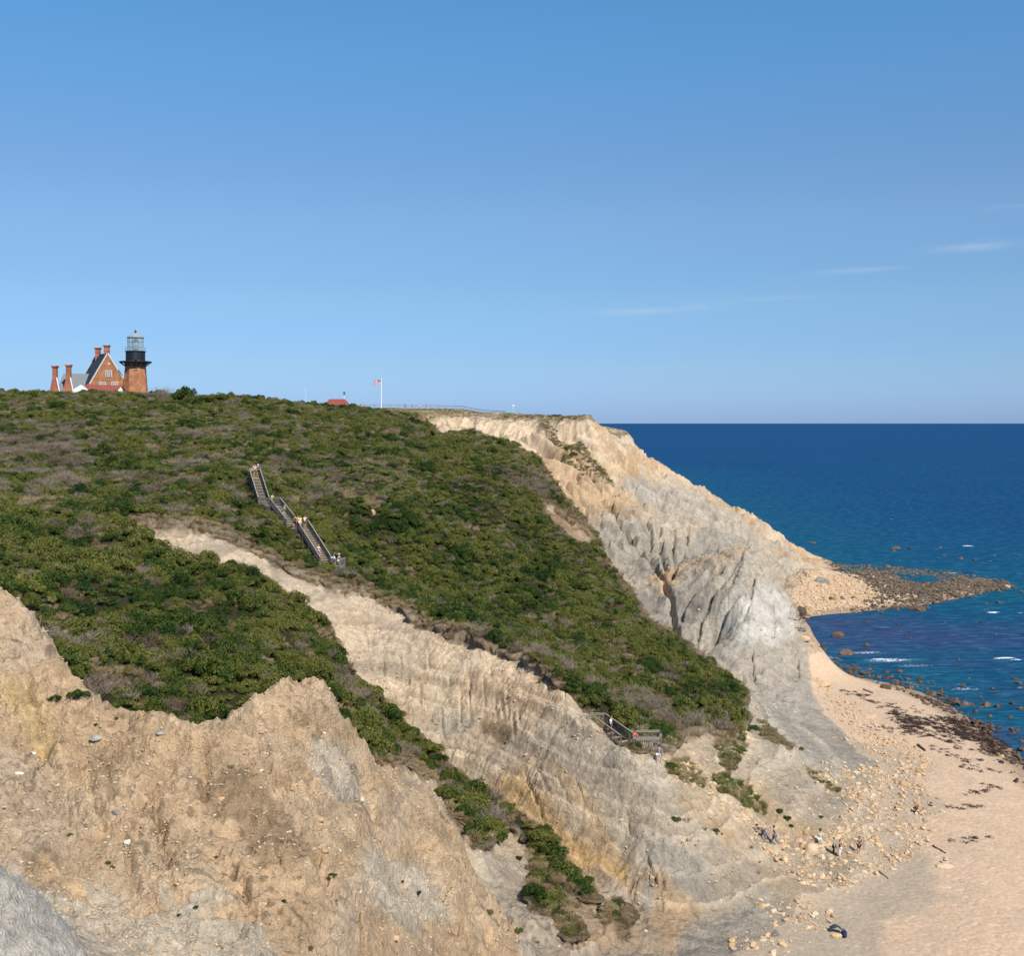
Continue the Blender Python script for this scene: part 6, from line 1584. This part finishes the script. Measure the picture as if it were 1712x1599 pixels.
class Stairs:
    def __init__(s, name, at, label, cat):
        s.o = Vector(at); s.root = empty(name, at, label, cat); s.tread = None; s.post = None

    def put_tread(s, c, along, w):
        ang = math.atan2(along.y, along.x)
        if s.tread is None:
            m = MB(); m.box(-.15, .15, -.5, .5, -.03, .03); t = m.build('tread', M_WOODT, s.root); s.tread = t
        else:
            t = s.tread.copy(); COL.objects.link(t); t.parent = s.root
        t.location = c - s.o; t.rotation_euler = (0, 0, ang); t.scale = (1, w, 1)

    def put_post(s, base, top):
        if s.post is None:
            m = MB(); m.box(-.05, .05, -.05, .05, 0, 1); t = m.build('post', M_WOODG, s.root); s.post = t
        else:
            t = s.post.copy(); COL.objects.link(t); t.parent = s.root
        t.location = base - s.o; t.scale = (1, 1, (top - base).z)

    def rail(s, pts, h=1.08, balusters=True, skip_posts=False):
        m = MB(); b = MB(); nb_ = 0
        for a, c in zip(pts[:-1], pts[1:]):
            a = a - s.o; c = c - s.o; U = Vector((0, 0, 1))
            m.beam(a + U * h, c + U * h, .11, .045); m.beam(a + U * (h - .12), c + U * (h - .12), .04, .10); m.beam(a + U * .18, c + U * .18, .04, .09)
            L_ = (c - a).length; n_ = max(1, int(L_ / .19))
            if balusters:
                for i in range(n_):
                    p = a + (c - a) * (i + .5) / n_; b.box(p.x - .022, p.x + .022, p.y - .022, p.y + .022, p.z + .14, p.z + h - .08); nb_ += 1
        m.build('handrail', M_WOODL, s.root)
        if nb_: b.build('balustrade', M_WOODG, s.root)
        if not skip_posts:
            for a, c in zip(pts[:-1], pts[1:]):
                n_ = max(1, int((c - a).length / 2.2))
                for i in range(n_ + 1):
                    p = a + (c - a) * i / n_
                    s.put_post(Vector((p.x, p.y, min(gz(p.x, p.y) - .3, p.z - .3))), p + Vector((0, 0, h + .06)))

    def flight(s, a, c, w=1.35):
        d = c - a; hor = Vector((d.x, d.y, 0)); L_ = hor.length; al = hor.normalized(); side = Vector((-al.y, al.x, 0))
        n_ = max(2, round(-d.z / .19))
        for i in range(1, n_):
            s.put_tread(a + d * i / n_, al, w)
        m = MB()
        for sg in (-1, 1):
            o_ = side * sg * (w / 2 + .04) - s.o
            m.beam(a + o_ - Vector((0, 0, .12)), c + o_ - Vector((0, 0, .12)), .05, .30)
        m.build('stringer', M_WOODG, s.root)
        for sg in (-1, 1):
            o_ = side * sg * (w / 2 + .09); s.rail([a + o_, c + o_])
        return side

    def deck(s, corners, skirt=0.0):
        """Level landing from four corners in order, planked by material."""
        m = MB(); z = corners[0].z - s.o.z
        q = [Vector((c.x - s.o.x, c.y - s.o.y, z)) for c in corners]; n_ = max(3, int((q[1] - q[0]).length / .15))
        for i in range(n_):
            a0, a1 = i / n_ + .004, (i + 1) / n_ - .06 / max(1, (q[1] - q[0]).length)
            p = [q[0].lerp(q[1], a0), q[0].lerp(q[1], a1), q[3].lerp(q[2], a1), q[3].lerp(q[2], a0)]
            v = [m.bm.verts.new(x) for x in p] + [m.bm.verts.new(x - Vector((0, 0, .04))) for x in p]
            for f in ((0, 1, 2, 3), (7, 6, 5, 4), (0, 4, 5, 1), (1, 5, 6, 2), (2, 6, 7, 3), (3, 7, 4, 0)): m.bm.faces.new([v[k] for k in f])
        m.build('deck', M_WOODT, s.root)
        m = MB()
        for a, c in zip(q, q[1:] + q[:1]): m.beam(a - Vector((0, 0, .17)), c - Vector((0, 0, .17)), .05, .24)
        m.build('joist_frame', M_WOODG, s.root)
        if skirt:
            m = MB()
            for a, c in ((q[0], q[1]), (q[1], q[2])):
                n_ = max(1, int((c - a).length / .16))
                for i in range(n_):
                    p = a.lerp(c, (i + .1) / n_); r = a.lerp(c, (i + .9) / n_); m.beam((p + r) / 2 + Vector((0, 0, -.05 - skirt)), (p + r) / 2 + Vector((0, 0, -.05)), .13, .03, tuple((c - a).normalized()))
            m.build('skirting', M_WOODG, s.root)


SA, SB, SC_, SD_, SE, SF, SG = V3(426, 797, 176), V3(441, 845, 168.2), V3(460, 845.7, 167), V3(488, 882, 162.4), V3(506, 883, 161), V3(545, 946, 154.5), V3(567, 948.5, 153)
for a, c in ((SB, SC_), (SD_, SE), (SF, SG)): c.z = a.z
us = Stairs('wooden_staircase', SG, 'grey timber staircase descending in three flights through the green slope', 'staircase')
top0 = SA + Vector((-.25, 2.2, 0))
us.flight(SA, SB); us.flight(SC_, SD_); us.flight(SE, SF)


def side_of(a, c, w):
    d = Vector((c.x - a.x, c.y - a.y, 0)).normalized(); return Vector((-d.y, d.x, 0)) * w


sa = side_of(SA, SB, .77); sb = side_of(SC_, SD_, .77); se = side_of(SE, SF, .77)
us.deck([SA + sa, SA - sa, top0 - sa, top0 + sa]); us.rail([SA + sa, top0 + sa]); us.rail([SA - sa, top0 - sa])
us.deck([SB - sa, SC_ - sb, SC_ + sb, SB + sa], skirt=1.6); us.rail([SB - sa, SC_ - sb], balusters=True); us.rail([SB + sa, SC_ + sb])
us.deck([SD_ - sb, SE - se, SE + se, SD_ + sb], skirt=1.0); us.rail([SD_ + sb, SE + se])
us.deck([SF - se, SG + Vector((.2, -1.0, 0)), SG + Vector((.6, 1.2, 0)), SF + se]); us.rail([SG + Vector((.2, -1.0, 0)), SG + Vector((.6, 1.2, 0))])

# lower stairs and platform above the beach
zd = EYE - (1254 - CV) * 112.5 / F
q0 = Vector(PZ(1052, zd, 112.6)); q1 = Vector(PZ(1104.5, zd, 112.6)); q2 = Vector(PZ(1103, zd, 115.2)); q3 = Vector(PZ(1050, zd, 115.2))
ls = Stairs('beach_stairs', q0, 'weathered grey timber platform and stair flight overhanging the beach', 'staircase')
ls.deck([q0, q1, q2, q3], skirt=.42)
ls.rail([q0 + Vector((.35, 0, 0)), q1], h=1.12); ls.rail([q1, q2 + Vector((0, -1.2, 0))], h=1.12); ls.rail([q3 + Vector((.1, 0, 0)), q2], h=1.12)
f0 = Vector(PZ(1001, EYE - (1213 - CV) * 118 / F, 118)); f1 = Vector((q0.x - .05, 113.8, zd))
ls.flight(f0, f1, 1.3)
fs = side_of(f0, f1, .74)
g0 = f0 + Vector((-1.5, .1, 0))
ls.deck([g0 - fs, f0 - fs, f0 + fs, g0 + fs], skirt=.7); ls.rail([g0 - fs, f0 - fs]); ls.rail([g0 + fs, f0 + fs])

# ------------------------------------------------------------------ people
SKIN_M = [mat('skin_%s' % 'abc'[i], c, .6, .3) for i, c in enumerate([(.52, .30, .21), (.40, .22, .15), (.24, .13, .085)])]
_cl = {}


def cloth(c):
    if c not in _cl: _cl[c] = mat('cloth', c, .85, .15, .12, 8)
    return _cl[c]


_pending = []


def skin_obj(name, verts, edges, radii, m, parent):
    me = bpy.data.meshes.new(name); me.from_pydata([tuple(v) for v in verts], edges, [])
    o = bpy.data.objects.new(name, me); link(o, parent)
    md = o.modifiers.new('skin', 'SKIN'); md.use_smooth_shade = True; md.branch_smoothing = .6
    for i, r in enumerate(radii):
        sv_ = me.skin_vertices[0].data[i]; sv_.radius = r if isinstance(r, tuple) else (r, r); sv_.use_root = (i == 0)
    sb_ = o.modifiers.new('sub', 'SUBSURF'); sb_.levels = 1; sb_.render_levels = 1
    _pending.append((o, m)); return o


def person(loc, yaw, label, shirt, pants, hair=(.03, .02, .015), sk=0, pose='stand', h=1.72, long_pants=False, long_sleeve=False, hat=None, group=None, skirt_hair=False, bag=None):
    root = empty('person', loc, label, 'person', group, yaw)
    k = h / 1.75; rad = math.radians
    # lean, hip L/R, knee L/R, shoulder L/R, elbow L/R, spread L/R
    lean, hip, kn, shd, elb, spd = {
        'stand': (2, (2, -3), (4, 3), (4, -4), (14, 12), (8, 8)), 'walk': (6, (24, -18), (10, 26), (-20, 24), (22, 34), (8, 8)),
        'climb': (24, (48, -6), (52, 10), (18, -14), (34, 40), (9, 9)), 'bent': (62, (20, -12), (18, 22), (46, 30), (26, 30), (10, 8)),
        'sit': (16, (84, 78), (88, 84), (34, 30), (58, 62), (8, 8)), 'photo': (3, (2, -3), (4, 3), (52, 55), (96, 92), (10, 10)),
        'lean': (14, (6, -4), (4, 8), (42, 38), (66, 70), (12, 12)), 'reach': (4, (2, -6), (3, 6), (8, 74), (14, 10), (9, 30)), 'down': (4, (22, -10), (16, 30), (6, -8), (18, 22), (10, 10)),
    }[pose]
    z0 = .93 if pose != 'sit' else .18
    pel = Vector((0, 0, z0)); L_ = rad(lean)
    ax = Vector((0, -math.sin(L_), math.cos(L_)))

    def tw(d): return pel + ax * d
    V = [pel, tw(.20), tw(.44), tw(.565)]; E = [(0, 1), (1, 2), (2, 3)]; Rr = [(.155, .11), (.135, .10), (.165, .105), (.055, .058)]
    fw = Vector((0, -math.cos(L_ * .45), -math.sin(L_ * .45))); upv = Vector((0, -math.sin(L_ * .45), math.cos(L_ * .45)))
    hd = V[3] + upv * .145 + fw * .02
    i_h = len(V); V += [hd, hd + upv * .10, hd + fw * .105 - upv * .005, hd - upv * .075 + fw * .06]; E += [(3, i_h), (i_h, i_h + 1), (i_h, i_h + 2), (i_h, i_h + 3)]; Rr += [(.082, .095), (.07, .08), .02, .045]
    for sx_ in (-1, 1):
        V.append(hd + Vector((sx_ * .085, 0, 0)) - fw * .01); E.append((i_h, len(V) - 1)); Rr.append(.018)
    leg_idx = []; arm_idx = []
    for s_ in (0, 1):
        sx_ = -1 if s_ == 0 else 1
        a = rad(hip[s_]); b = a - rad(kn[s_])
        hp = pel + Vector((sx_ * .095, 0, -.05)); kp = hp + Vector((sx_ * .01, -math.sin(a) * .43, -math.cos(a) * .43)); an = kp + Vector((0, -math.sin(b) * .41, -math.cos(b) * .41)); to = an + Vector((sx_ * .02, -.15, -.045))
        if pose == 'sit': to = an + Vector((0, -.15, -.03))
        n_ = len(V); V += [hp, kp, an, to]; E += [(0, n_), (n_, n_ + 1), (n_ + 1, n_ + 2), (n_ + 2, n_ + 3)]; Rr += [.092, .062, .042, .036]; leg_idx.append(n_)
    for s_ in (0, 1):
        sx_ = -1 if s_ == 0 else 1
        sh_ = tw(.455) + Vector((sx_ * .185, 0, 0)); a = rad(shd[s_]) + L_ * .2; sp_ = rad(spd[s_])
        el = sh_ + Vector((sx_ * math.sin(sp_) * .29, -math.sin(a) * math.cos(sp_) * .29, -math.cos(a) * math.cos(sp_) * .29)); b = a + rad(elb[s_])
        fd = Vector((-sx_ * .12 if elb[s_] > 60 else sx_ * .03, -math.sin(b), -math.cos(b))).normalized()
        wr_ = el + fd * .25; pm_ = wr_ + fd * .07
        n_ = len(V); V += [sh_, el, wr_, pm_]; E += [(2, n_), (n_, n_ + 1), (n_ + 1, n_ + 2), (n_ + 2, n_ + 3)]; Rr += [.062, .043, .029, (.036, .02)]; arm_idx.append(n_)
        sd = Vector((0, 1, 0)).cross(fd); sd = sd.normalized() if sd.length > .1 else Vector((1, 0, 0)); cu = fd.cross(sd)
        for q, ln_ in enumerate((.07, .082, .078, .06)):
            o_ = sd * (q - 1.5) * .02
            m_ = len(V); V += [pm_ + o_ + fd * (.03 + ln_ * .5) + cu * .006, pm_ + o_ * 1.1 + fd * (.02 + ln_) + cu * .022]; E += [(n_ + 3, m_), (m_, m_ + 1)]; Rr += [.0095, .0075]
        m_ = len(V); V += [wr_ + fd * .045 + sd * .045 * -1, wr_ + fd * .085 - sd * .06]; E += [(n_ + 3, m_), (m_, m_ + 1)]; Rr += [.011, .009]
    V = [v * k for v in V]; Rr = [tuple(x * k for x in r) if isinstance(r, tuple) else r * k for r in Rr]
    skin_obj('body', V, E, Rr, SKIN_M[sk], root)

    def sub(name, ids, grow, m, cut=None):
        mp_ = {v: i for i, v in enumerate(ids)}; vv = [V[i].copy() for i in ids]; ee = [(mp_[a], mp_[b]) for a, b in E if a in mp_ and b in mp_]
        rr = [tuple(x + grow * k for x in (Rr[i] if isinstance(Rr[i], tuple) else (Rr[i], Rr[i]))) for i in ids]
        if cut:
            for i, j, t in cut: vv[mp_[j]] = V[i].lerp(V[j], t)
        return skin_obj(name, vv, ee, rr, m, root)
    sl_ = 1.0 if long_sleeve else .62
    ids = [0, 1, 2] + [n + q for n in arm_idx for q in ((0, 1, 2) if long_sleeve else (0, 1))]
    sub('shirt', ids, .022, cloth(shirt), None if long_sleeve else [(n, n + 1, .6) for n in arm_idx])
    ids = [0] + [n + q for n in leg_idx for q in ((0, 1, 2) if long_pants else (0, 1))]
    sub('trousers' if long_pants else 'shorts', ids, .026, cloth(pants), [(n + 1, n + 2, .93) for n in leg_idx] if long_pants else [(n, n + 1, .85) for n in leg_idx])
    hv = [hd + upv * .045 - fw * .02, hd + upv * .10 - fw * .01, hd - fw * .055 + upv * .0, hd - fw * .06 - upv * (.20 if skirt_hair else .07)]
    skin_obj('hair', [v * k for v in hv], [(0, 1), (0, 2), (2, 3)], [(.088 * k, .085 * k), (.06 * k, .06 * k), (.075 * k, .06 * k), (.045 * k, .04 * k)], cloth(hair), root)
    for n in leg_idx:
        skin_obj('shoe', [V[n + 2] - Vector((0, 0, .03 * k)), V[n + 3], V[n + 2] + Vector((0, .05 * k, -.05 * k))], [(0, 1), (0, 2)], [.046 * k, .042 * k, .036 * k], cloth((.12, .11, .10)), root)
    ey = MB()
    for sx_ in (-1, 1): ey.lathe([(.004, -.006), (.011, 0), (.004, .006)], 6, 0, 0)
    for i, v in enumerate(ey.bm.verts):
        s_ = -1 if i < 18 else 1; c = (hd + fw * .088 + upv * .02 + Vector((s_ * .033, 0, 0))) * k; v.co = Vector(v.co) + c
    ey.build('eyes', M_PANE, root)
    if hat:
        m = MB(); m.lathe([(.17, -.01), (.165, .005), (.092, .02), (.088, .09), (.05, .115)], 12); o = m.build('hat', cloth(hat), root, True); o.location = (hd + upv * .075) * k; o.scale = (k,) * 3; o.rotation_euler = (L_ * .45, 0, 0)
    if bag:
        m = MB(); m.box(-.16, .16, .10, .27, .06, .50); m.box(-.13, .13, .27, .32, .08, .28); bmesh.ops.bevel(m.bm, geom=m.bm.edges[:], offset=.035, segments=2, affect='EDGES')
        o = m.build('backpack', cloth(bag), root); o.location = pel * k; o.rotation_euler = (L_, 0, 0); o.scale = (k,) * 3
    return root


def onflight(a, c, t, off=0.0):
    p = a.lerp(c, t); s_ = side_of(a, c, off); return p + s_ + Vector((0, 0, .04))


def onground(u, v, dy=0.0):
    p = hit(u, v); return Vector((p[0], p[1] + dy, p[2]))


# yaw 0 faces the camera; +90 deg faces photo right
PG1 = 'people on the timber stairs'; PG2 = 'people walking on the beach rubble'; PG3 = 'people at the cliff-top fence'
person(onground(1295, 1414), R(-95), 'man in navy tee and grey trousers walking left over the rubble, second from left', (.06, .055, .10), (.17, .17, .22), pose='walk', long_pants=True, group=PG2, h=1.8)
person(onground(1276, 1406), R(-100), 'man in black bent far forward climbing the rubble, leftmost of the walkers', (.012, .012, .014), (.10, .12, .18), pose='bent', long_pants=True, group=PG2, h=1.78)
person(onground(1374, 1423, .6), R(160), 'man in pale grey-green tee and white shorts standing behind the big round boulder', (.48, .54, .50), (.75, .74, .72), pose='reach', hat=(.05, .05, .06), group=PG2, h=1.85)
person(onground(1394, 1431), R(70), 'woman in white and teal top and black leggings beside the woman in white trousers', (.05, .42, .40), (.02, .02, .025), pose='stand', long_pants=True, group=PG2, h=1.68, hair=(.08, .05, .03))
person(onground(1404, 1434), R(60), 'woman in navy top and white trousers walking with a raised hand', (.035, .03, .08), (.78, .77, .76), pose='photo', long_pants=True, group=PG2, h=1.66, hair=(.14, .07, .04), skirt_hair=True)
person(onground(1436, 1429), R(10), 'man in charcoal tee and maroon shorts standing apart at the right of the walkers', (.05, .05, .055), (.11, .045, .05), pose='lean', group=PG2, h=1.78)
person(SA + Vector((-.45, .5, .02)), R(15), 'child in pale blue tee and slate shorts at the stair top against the left rail', (.45, .60, .70), (.09, .12, .15), pose='stand', group=PG1, h=1.35)
person(SA + Vector((-.02, .25, .02)), R(5), 'man in pale green print tee and rust shorts at the middle of the stair top', (.50, .58, .46), (.30, .10, .05), pose='down', group=PG1, h=1.8, hair=(.15, .05, .03))
person(SA + Vector((.42, .35, .02)), R(-5), 'person in black with a white cap at the stair top beside the right rail', (.02, .02, .025), (.03, .03, .035), pose='down', group=PG1, h=1.72, hat=(.8, .79, .77))
person(top0 + Vector((-.3, -.55, .02)), R(10), 'person in white and navy behind the others at the stair top', (.06, .07, .14), (.08, .08, .12), pose='stand', group=PG1, h=1.74)
person(top0 + Vector((-.62, .5, -.1)), R(-60), 'person in salmon pink top reaching left at the very top of the stairs', (.62, .25, .19), (.25, .2, .18), pose='reach', group=PG1, h=1.7, hair=(.12, .03, .03))
person(SB.lerp(SC_, .72) + Vector((0, -.1, .02)), R(40), 'person in bright lime tee on the upper stair landing', (.50, .70, .06), (.1, .1, .12), pose='lean', group=PG1, h=1.7)
person(onflight(SC_, SD_, .5, .15), R(60), 'person in teal top and black shorts on the middle flight', (.01, .34, .27), (.02, .03, .05), pose='down', group=PG1, h=1.66)
person(onflight(SC_, SD_, .62, -.3), R(60), 'small child in teal just below the adult on the middle flight', (.03, .45, .42), (.12, .03, .04), pose='stand', group=PG1, h=1.15)
person(SD_.lerp(SE, .35) + Vector((-.1, -.3, .02)), R(30), 'bare-armed person in navy at the left end of the group on the lower landing', (.03, .03, .06), (.03, .03, .05), pose='lean', group=PG1, h=1.68, hair=(.25, .11, .05))
person(SD_.lerp(SE, .58) + Vector((0, -.25, .02)), R(20), 'person in orange tee on the lower landing', (.85, .36, .02), (.10, .09, .1), pose='stand', group=PG1, h=1.7)
person(SD_.lerp(SE, .85) + Vector((-.05, -.5, .02)), R(10), 'person in yellow tee and white shorts beside the one in orange', (.85, .75, .08), (.75, .70, .64), pose='stand', group=PG1, h=1.72, hair=(.20, .08, .04))
person(SE + Vector((.25, .1, .02)), R(35), 'person in white tee and brown shorts stepping onto the lowest flight', (.72, .76, .84), (.22, .09, .05), pose='photo', group=PG1, h=1.75, hair=(.09, .04, .03))
person(onflight(SE, SF, .68, -.1) + Vector((0, 0, .2)), R(60), 'person in white sitting low on the lowest flight', (.80, .78, .74), (.5, .42, .38), pose='sit', group=PG1, h=1.7, hair=(.35, .2, .1))
person(SG + Vector((-.55, -.2, .02)), R(-40), 'person in lavender white shirt at the left of the pair on the bottom landing', (.66, .68, .78), (.22, .2, .27), pose='lean', group=PG1, h=1.72, hair=(.12, .05, .03), long_sleeve=True)
person(SG + Vector((.05, -.45, .02)), R(15), 'person in dark top and white trousers with a straw hat on the bottom landing', (.17, .15, .22), (.82, .80, .78), pose='stand', long_pants=True, group=PG1, h=1.7, hat=(.75, .62, .42))
person(onflight(f0, f1, .42, 0.0), R(60), 'dark-haired person in white tee on the flight above the beach platform', (.80, .80, .86), (.05, .06, .10), pose='down', group=PG1, h=1.72)
person(q0 + Vector((.55, .55, .02)), R(15), 'person in red tee leaning on the beach platform rail', (.75, .035, .025), (.10, .10, .14), pose='lean', group=PG1, h=1.7)
_pp = hit(1101, 1279)
person(Vector(_pp), R(150), 'person in patterned tee and white shorts bending under the platform corner', (.20, .20, .22), (.72, .70, .68), pose='climb', group=PG2, h=1.7, hair=(.13, .035, .03))
for k, (u, c1, c2, lb) in enumerate([(603, (.06, .06, .08), (.3, .28, .25), 'figure in dark jacket at the fence left of the flagpole'), (609, (.55, .32, .28), (.4, .38, .35), 'figure in pink top at the fence just left of the flagpole'), (677, (.02, .025, .04), (.02, .02, .03), 'figure in black, first right of the flagpole at the fence'), (689, (.22, .05, .04), (.3, .22, .18), 'figure in dark red, second right of the flagpole at the fence'),
                                     (702, (.65, .6, .55), (.5, .45, .4), 'figure in pale clothes, third right of the flagpole at the fence'), (713, (.04, .04, .05), (.3, .25, .2), 'figure in dark top farthest right along the fence')]):
    d = 434.5; x = (u - CU) * d / F
    person((x, d, gz(x, d)), R([10, -20, 60, -70, 30, 90][k]), lb, c1, c2, pose='stand' if k % 2 else 'walk', group=PG3, h=1.78)

dg = bpy.context.evaluated_depsgraph_get()
for o, m in _pending:
    me = bpy.data.meshes.new_from_object(o.evaluated_get(dg)); me.materials.clear(); me.materials.append(m)
    old = o.data; o.modifiers.clear(); o.data = me; bpy.data.meshes.remove(old)
    o.data.polygons.foreach_set('use_smooth', np.ones(len(o.data.polygons), bool))

# ------------------------------------------------------------------ small things on the beach
def cairn(u, v, sizes, label, lift=0.0):
    p = hit(u, v); r = empty('cairn', (p[0], p[1], p[2] + lift), label, 'cairn', 'stacked stone cairns on the beach'); z = 0.0
    for i, s_ in enumerate(sizes):
        o = bpy.data.objects.new('stone', (R_DARK if i % 3 != 1 else R_TAN)[(i * 2) % 6]); link(o, r); hh = s_ * .62
        o.location = (_rk.uniform(-.05, .05), _rk.uniform(-.05, .05), z + hh * .35); o.scale = (s_, s_ * .9, s_ * .8); o.rotation_euler = (0, 0, _rk.uniform(0, 6)); z += hh * .82
    return r


cairn(1531, 1360, (.42, .36, .34, .26, .2, .14), 'tallest dark cairn at the right of the rubble with a white stone at its foot')
cairn(1556, 1348, (.30, .24, .2, .15, .1), 'slim cairn on an orange base stone near the damp sand')
cairn(1579, 1445, (.22, .19, .15, .11, .08), 'tiny cairn balanced on the low flat slab', .28)
cairn(1508, 1304, (.18, .15, .12), 'little cairn of three stones on the round brown boulder', .62)
cairn(1497, 1356, (.28, .22, .18, .12), 'brown cairn in the middle of the rubble left of the tallest one')
M_DRIFT = mat('driftwood', (.10, .085, .075), .9, .1, .3, 6); M_DRIFT2 = mat('pale_driftwood', (.33, .27, .21), .9, .1, .3, 6)


def log(u0, v0, u1, v1, r, m, label):
    a = hit(u0, v0); b = hit(u1, v1); mb = MB(); A = Vector(a); B = Vector(b); n_ = 5; prev = Vector((0, 0, r * .6))
    for i in range(1, n_ + 1):
        q = (B - A) * i / n_ + Vector((_rk.uniform(-.06, .06), _rk.uniform(-.06, .06), r * .6)); mb.tube(prev, q, r * (1 - .08 * i), 7, r * (1 - .08 * (i + 1))); prev = q
    o = mb.build('driftwood_log', m); o.location = A; return tag(o, label, 'driftwood')


log(1560, 1416, 1581, 1428, .11, M_DRIFT, 'thin dark driftwood stick lying on the damp sand')
log(1535, 1248, 1547, 1257, .22, M_DRIFT, 'short thick grey log on the sand by the far rubble')
log(1470, 1459, 1486, 1472, .13, M_DRIFT2, 'pale branch lying on sand below the rubble')
log(1444, 1154, 1460, 1160, .2, M_DRIFT2, 'pale log on the sand above the seaweed bank')
p = hit(1398, 1560); mb = MB(); bm = mb.bm
gvv = [[bm.verts.new((-.55 + 1.1 * i / 8, -.35 + .7 * j / 6, .46 - .32 * ((i / 8 - .45) ** 2) * 4 - .2 * (j / 6 - .5) ** 2 + .05 * math.sin(i * 1.9 + j * 1.3))) for j in range(7)] for i in range(9)]
for i in range(8):
    for j in range(6): bm.faces.new((gvv[i][j], gvv[i + 1][j], gvv[i + 1][j + 1], gvv[i][j + 1]))
bmesh.ops.solidify(bm, geom=bm.faces[:], thickness=.04)
o = mb.build('jacket', mat('grey_cloth', (.11, .12, .14), .9, .1, .2, 5), smooth=True); o.location = (p[0], p[1], p[2] + .12); tag(o, 'dark grey jacket spread over a low tan rock at the bottom of the beach', 'jacket')
p = hit(1411, 1569); bp0 = empty('backpack', p, 'navy backpack standing on sand against the rock with the jacket', 'backpack')
mb = MB(); mb.box(-.22, .22, -.16, .16, 0, .6); bmesh.ops.bevel(mb.bm, geom=mb.bm.edges[:], offset=.09, segments=3, affect='EDGES'); mb.build('bag_body', cloth((.015, .025, .07)), bp0, True)
mb = MB(); mb.box(-.16, .16, -.25, -.14, .06, .34); bmesh.ops.bevel(mb.bm, geom=mb.bm.edges[:], offset=.04, segments=2, affect='EDGES'); mb.build('pocket', cloth((.02, .03, .085)), bp0, True)
mb = MB(); mb.tube((-.08, .05, .58), (-.06, .05, .70), .02); mb.tube((-.06, .05, .70), (.06, .05, .70), .02); mb.tube((.06, .05, .70), (.08, .05, .58), .02); mb.build('handle', cloth((.03, .03, .035)), bp0)

# ------------------------------------------------------------------ plants standing alone
def plant(name, kind, u, v, w_px, label, group=None, tall=1.0, z=None):
    p = hit(u, v)
    if p is None: return
    src = {'g': S_GREEN, 'p': S_PALE, 't': S_TWIG, 'd': S_DRY, 'w': S_GRASS}[kind]; r = w_px * p[1] / F / 2 / .95
    o = bpy.data.objects.new(name, src[_rk.randrange(len(src))]); o.location = (p[0], p[1], p[2] - .05 * r); o.scale = (r, r, r * tall); o.rotation_euler = (0, 0, _rk.uniform(0, 6.28)); link(o)
    return tag(o, label, 'shrub' if name == 'shrub' else 'plant', group)


plant('shrub', 'g', 128, 1172, 46, 'larger green shrub rooted in the tan foreground face at left', tall=.9)
plant('shrub', 'g', 93, 1176, 26, 'smaller green shrub left of the larger one on the foreground face')
plant('shrub', 'w', 385, 1284, 20, 'grey-green weed below the crest knob of the foreground bluff')
for u, v, w_ in [(180, 1448, 11), (188, 1454, 11), (362, 1437, 11), (328, 1523, 14), (556, 1467, 15), (475, 1510, 11), (518, 1590, 14), (699, 1497, 14), (117, 1401, 10), (300, 1535, 9), (673, 1478, 8), (160, 1215, 9), (195, 1206, 9)]:
    plant('weed', 'g', u, v, w_, 'small green weed sprouting from the bare tan foreground face', 'weeds on the foreground face')
for u, v, w_, k in [(868, 1438, 14, 'g'), (818, 1531, 16, 'g'), (866, 1563, 18, 'g'), (848, 1558, 10, 'w'), (898, 1578, 12, 'w'), (905, 1440, 12, 'g')]:
    plant('weed', k, u, v, w_, 'low green plant on the grey slope beside the lowest thicket', 'plants on the lower grey slope')
for u, v, w_, k in [(1130, 1375, 20, 'g'), (1148, 1378, 18, 't'), (1178, 1388, 14, 'w'), (1197, 1392, 14, 'g'), (1255, 1418, 14, 'w'), (1316, 1372, 16, 'g'), (1302, 1362, 16, 'g'), (1323, 1384, 10, 'g'), (1269, 1445, 12, 'w'), (1305, 1440, 10, 'g'), (1268, 1462, 12, 't'), (1325, 1460, 10, 'w'), (1372, 1368, 9, 'g'), (1340, 1255, 12, 'g')]:
    plant('shrub', k, u, v, w_, 'small shrub on the bare lower slope above the beach rubble', 'small shrubs above the beach rubble')
plant('shrub', 'g', 1256, 1224, 30, 'bright green bush at the lower right corner of the green slope')
plant('shrub', 'g', 1240, 1260, 24, 'dark green bush on bare earth below the corner of the green slope')
plant('shrub', 'g', 1120, 1285, 30, 'low green bush beside the post of the beach platform', tall=.7)
plant('shrub', 'g', 931, 697, 22, 'low dark bush alone on the cliff rim against the sky', tall=.5)
plant('shrub', 'g', 950, 752, 17, 'upper dark bush on the bare far cliff face'); plant('shrub', 'g', 958, 764, 19, 'lower dark bush on the bare far cliff face'); plant('shrub', 'p', 966, 752, 16, 'olive bush right of the two dark ones on the far cliff face')
plant('shrub', 't', 1001, 914, 20, 'grey bush alone on the bare gully side right of the green slope', tall=1.5)
plant('shrub', 't', 560, 966, 34, 'grey bare shrub in front of the pair on the bottom stair landing', tall=.9)
plant('shrub', 't', 583, 968, 30, 'grey bare shrub right of the pair on the bottom stair landing', tall=1.1)
plant('shrub', 'd', 600, 978, 26, 'tawny grass clump on the lip below the bottom stair landing')
plant('shrub', 'g', 312, 672, 42, 'rounded green bush highest on the skyline right of the lighthouse', tall=1.5)
plant('shrub', 't', 272, 670, 36, 'bare grey bush on the skyline between lighthouse and round green bush', tall=1.3)
plant('shrub', 'g', 60, 668, 30, 'green bush breaking the skyline left of the brick house', tall=1.4)
plant('shrub', 'g', 365, 672, 46, 'broad low dark bush on the skyline right of the round green one', tall=.8)
print('rocks', N_ROCK[0])
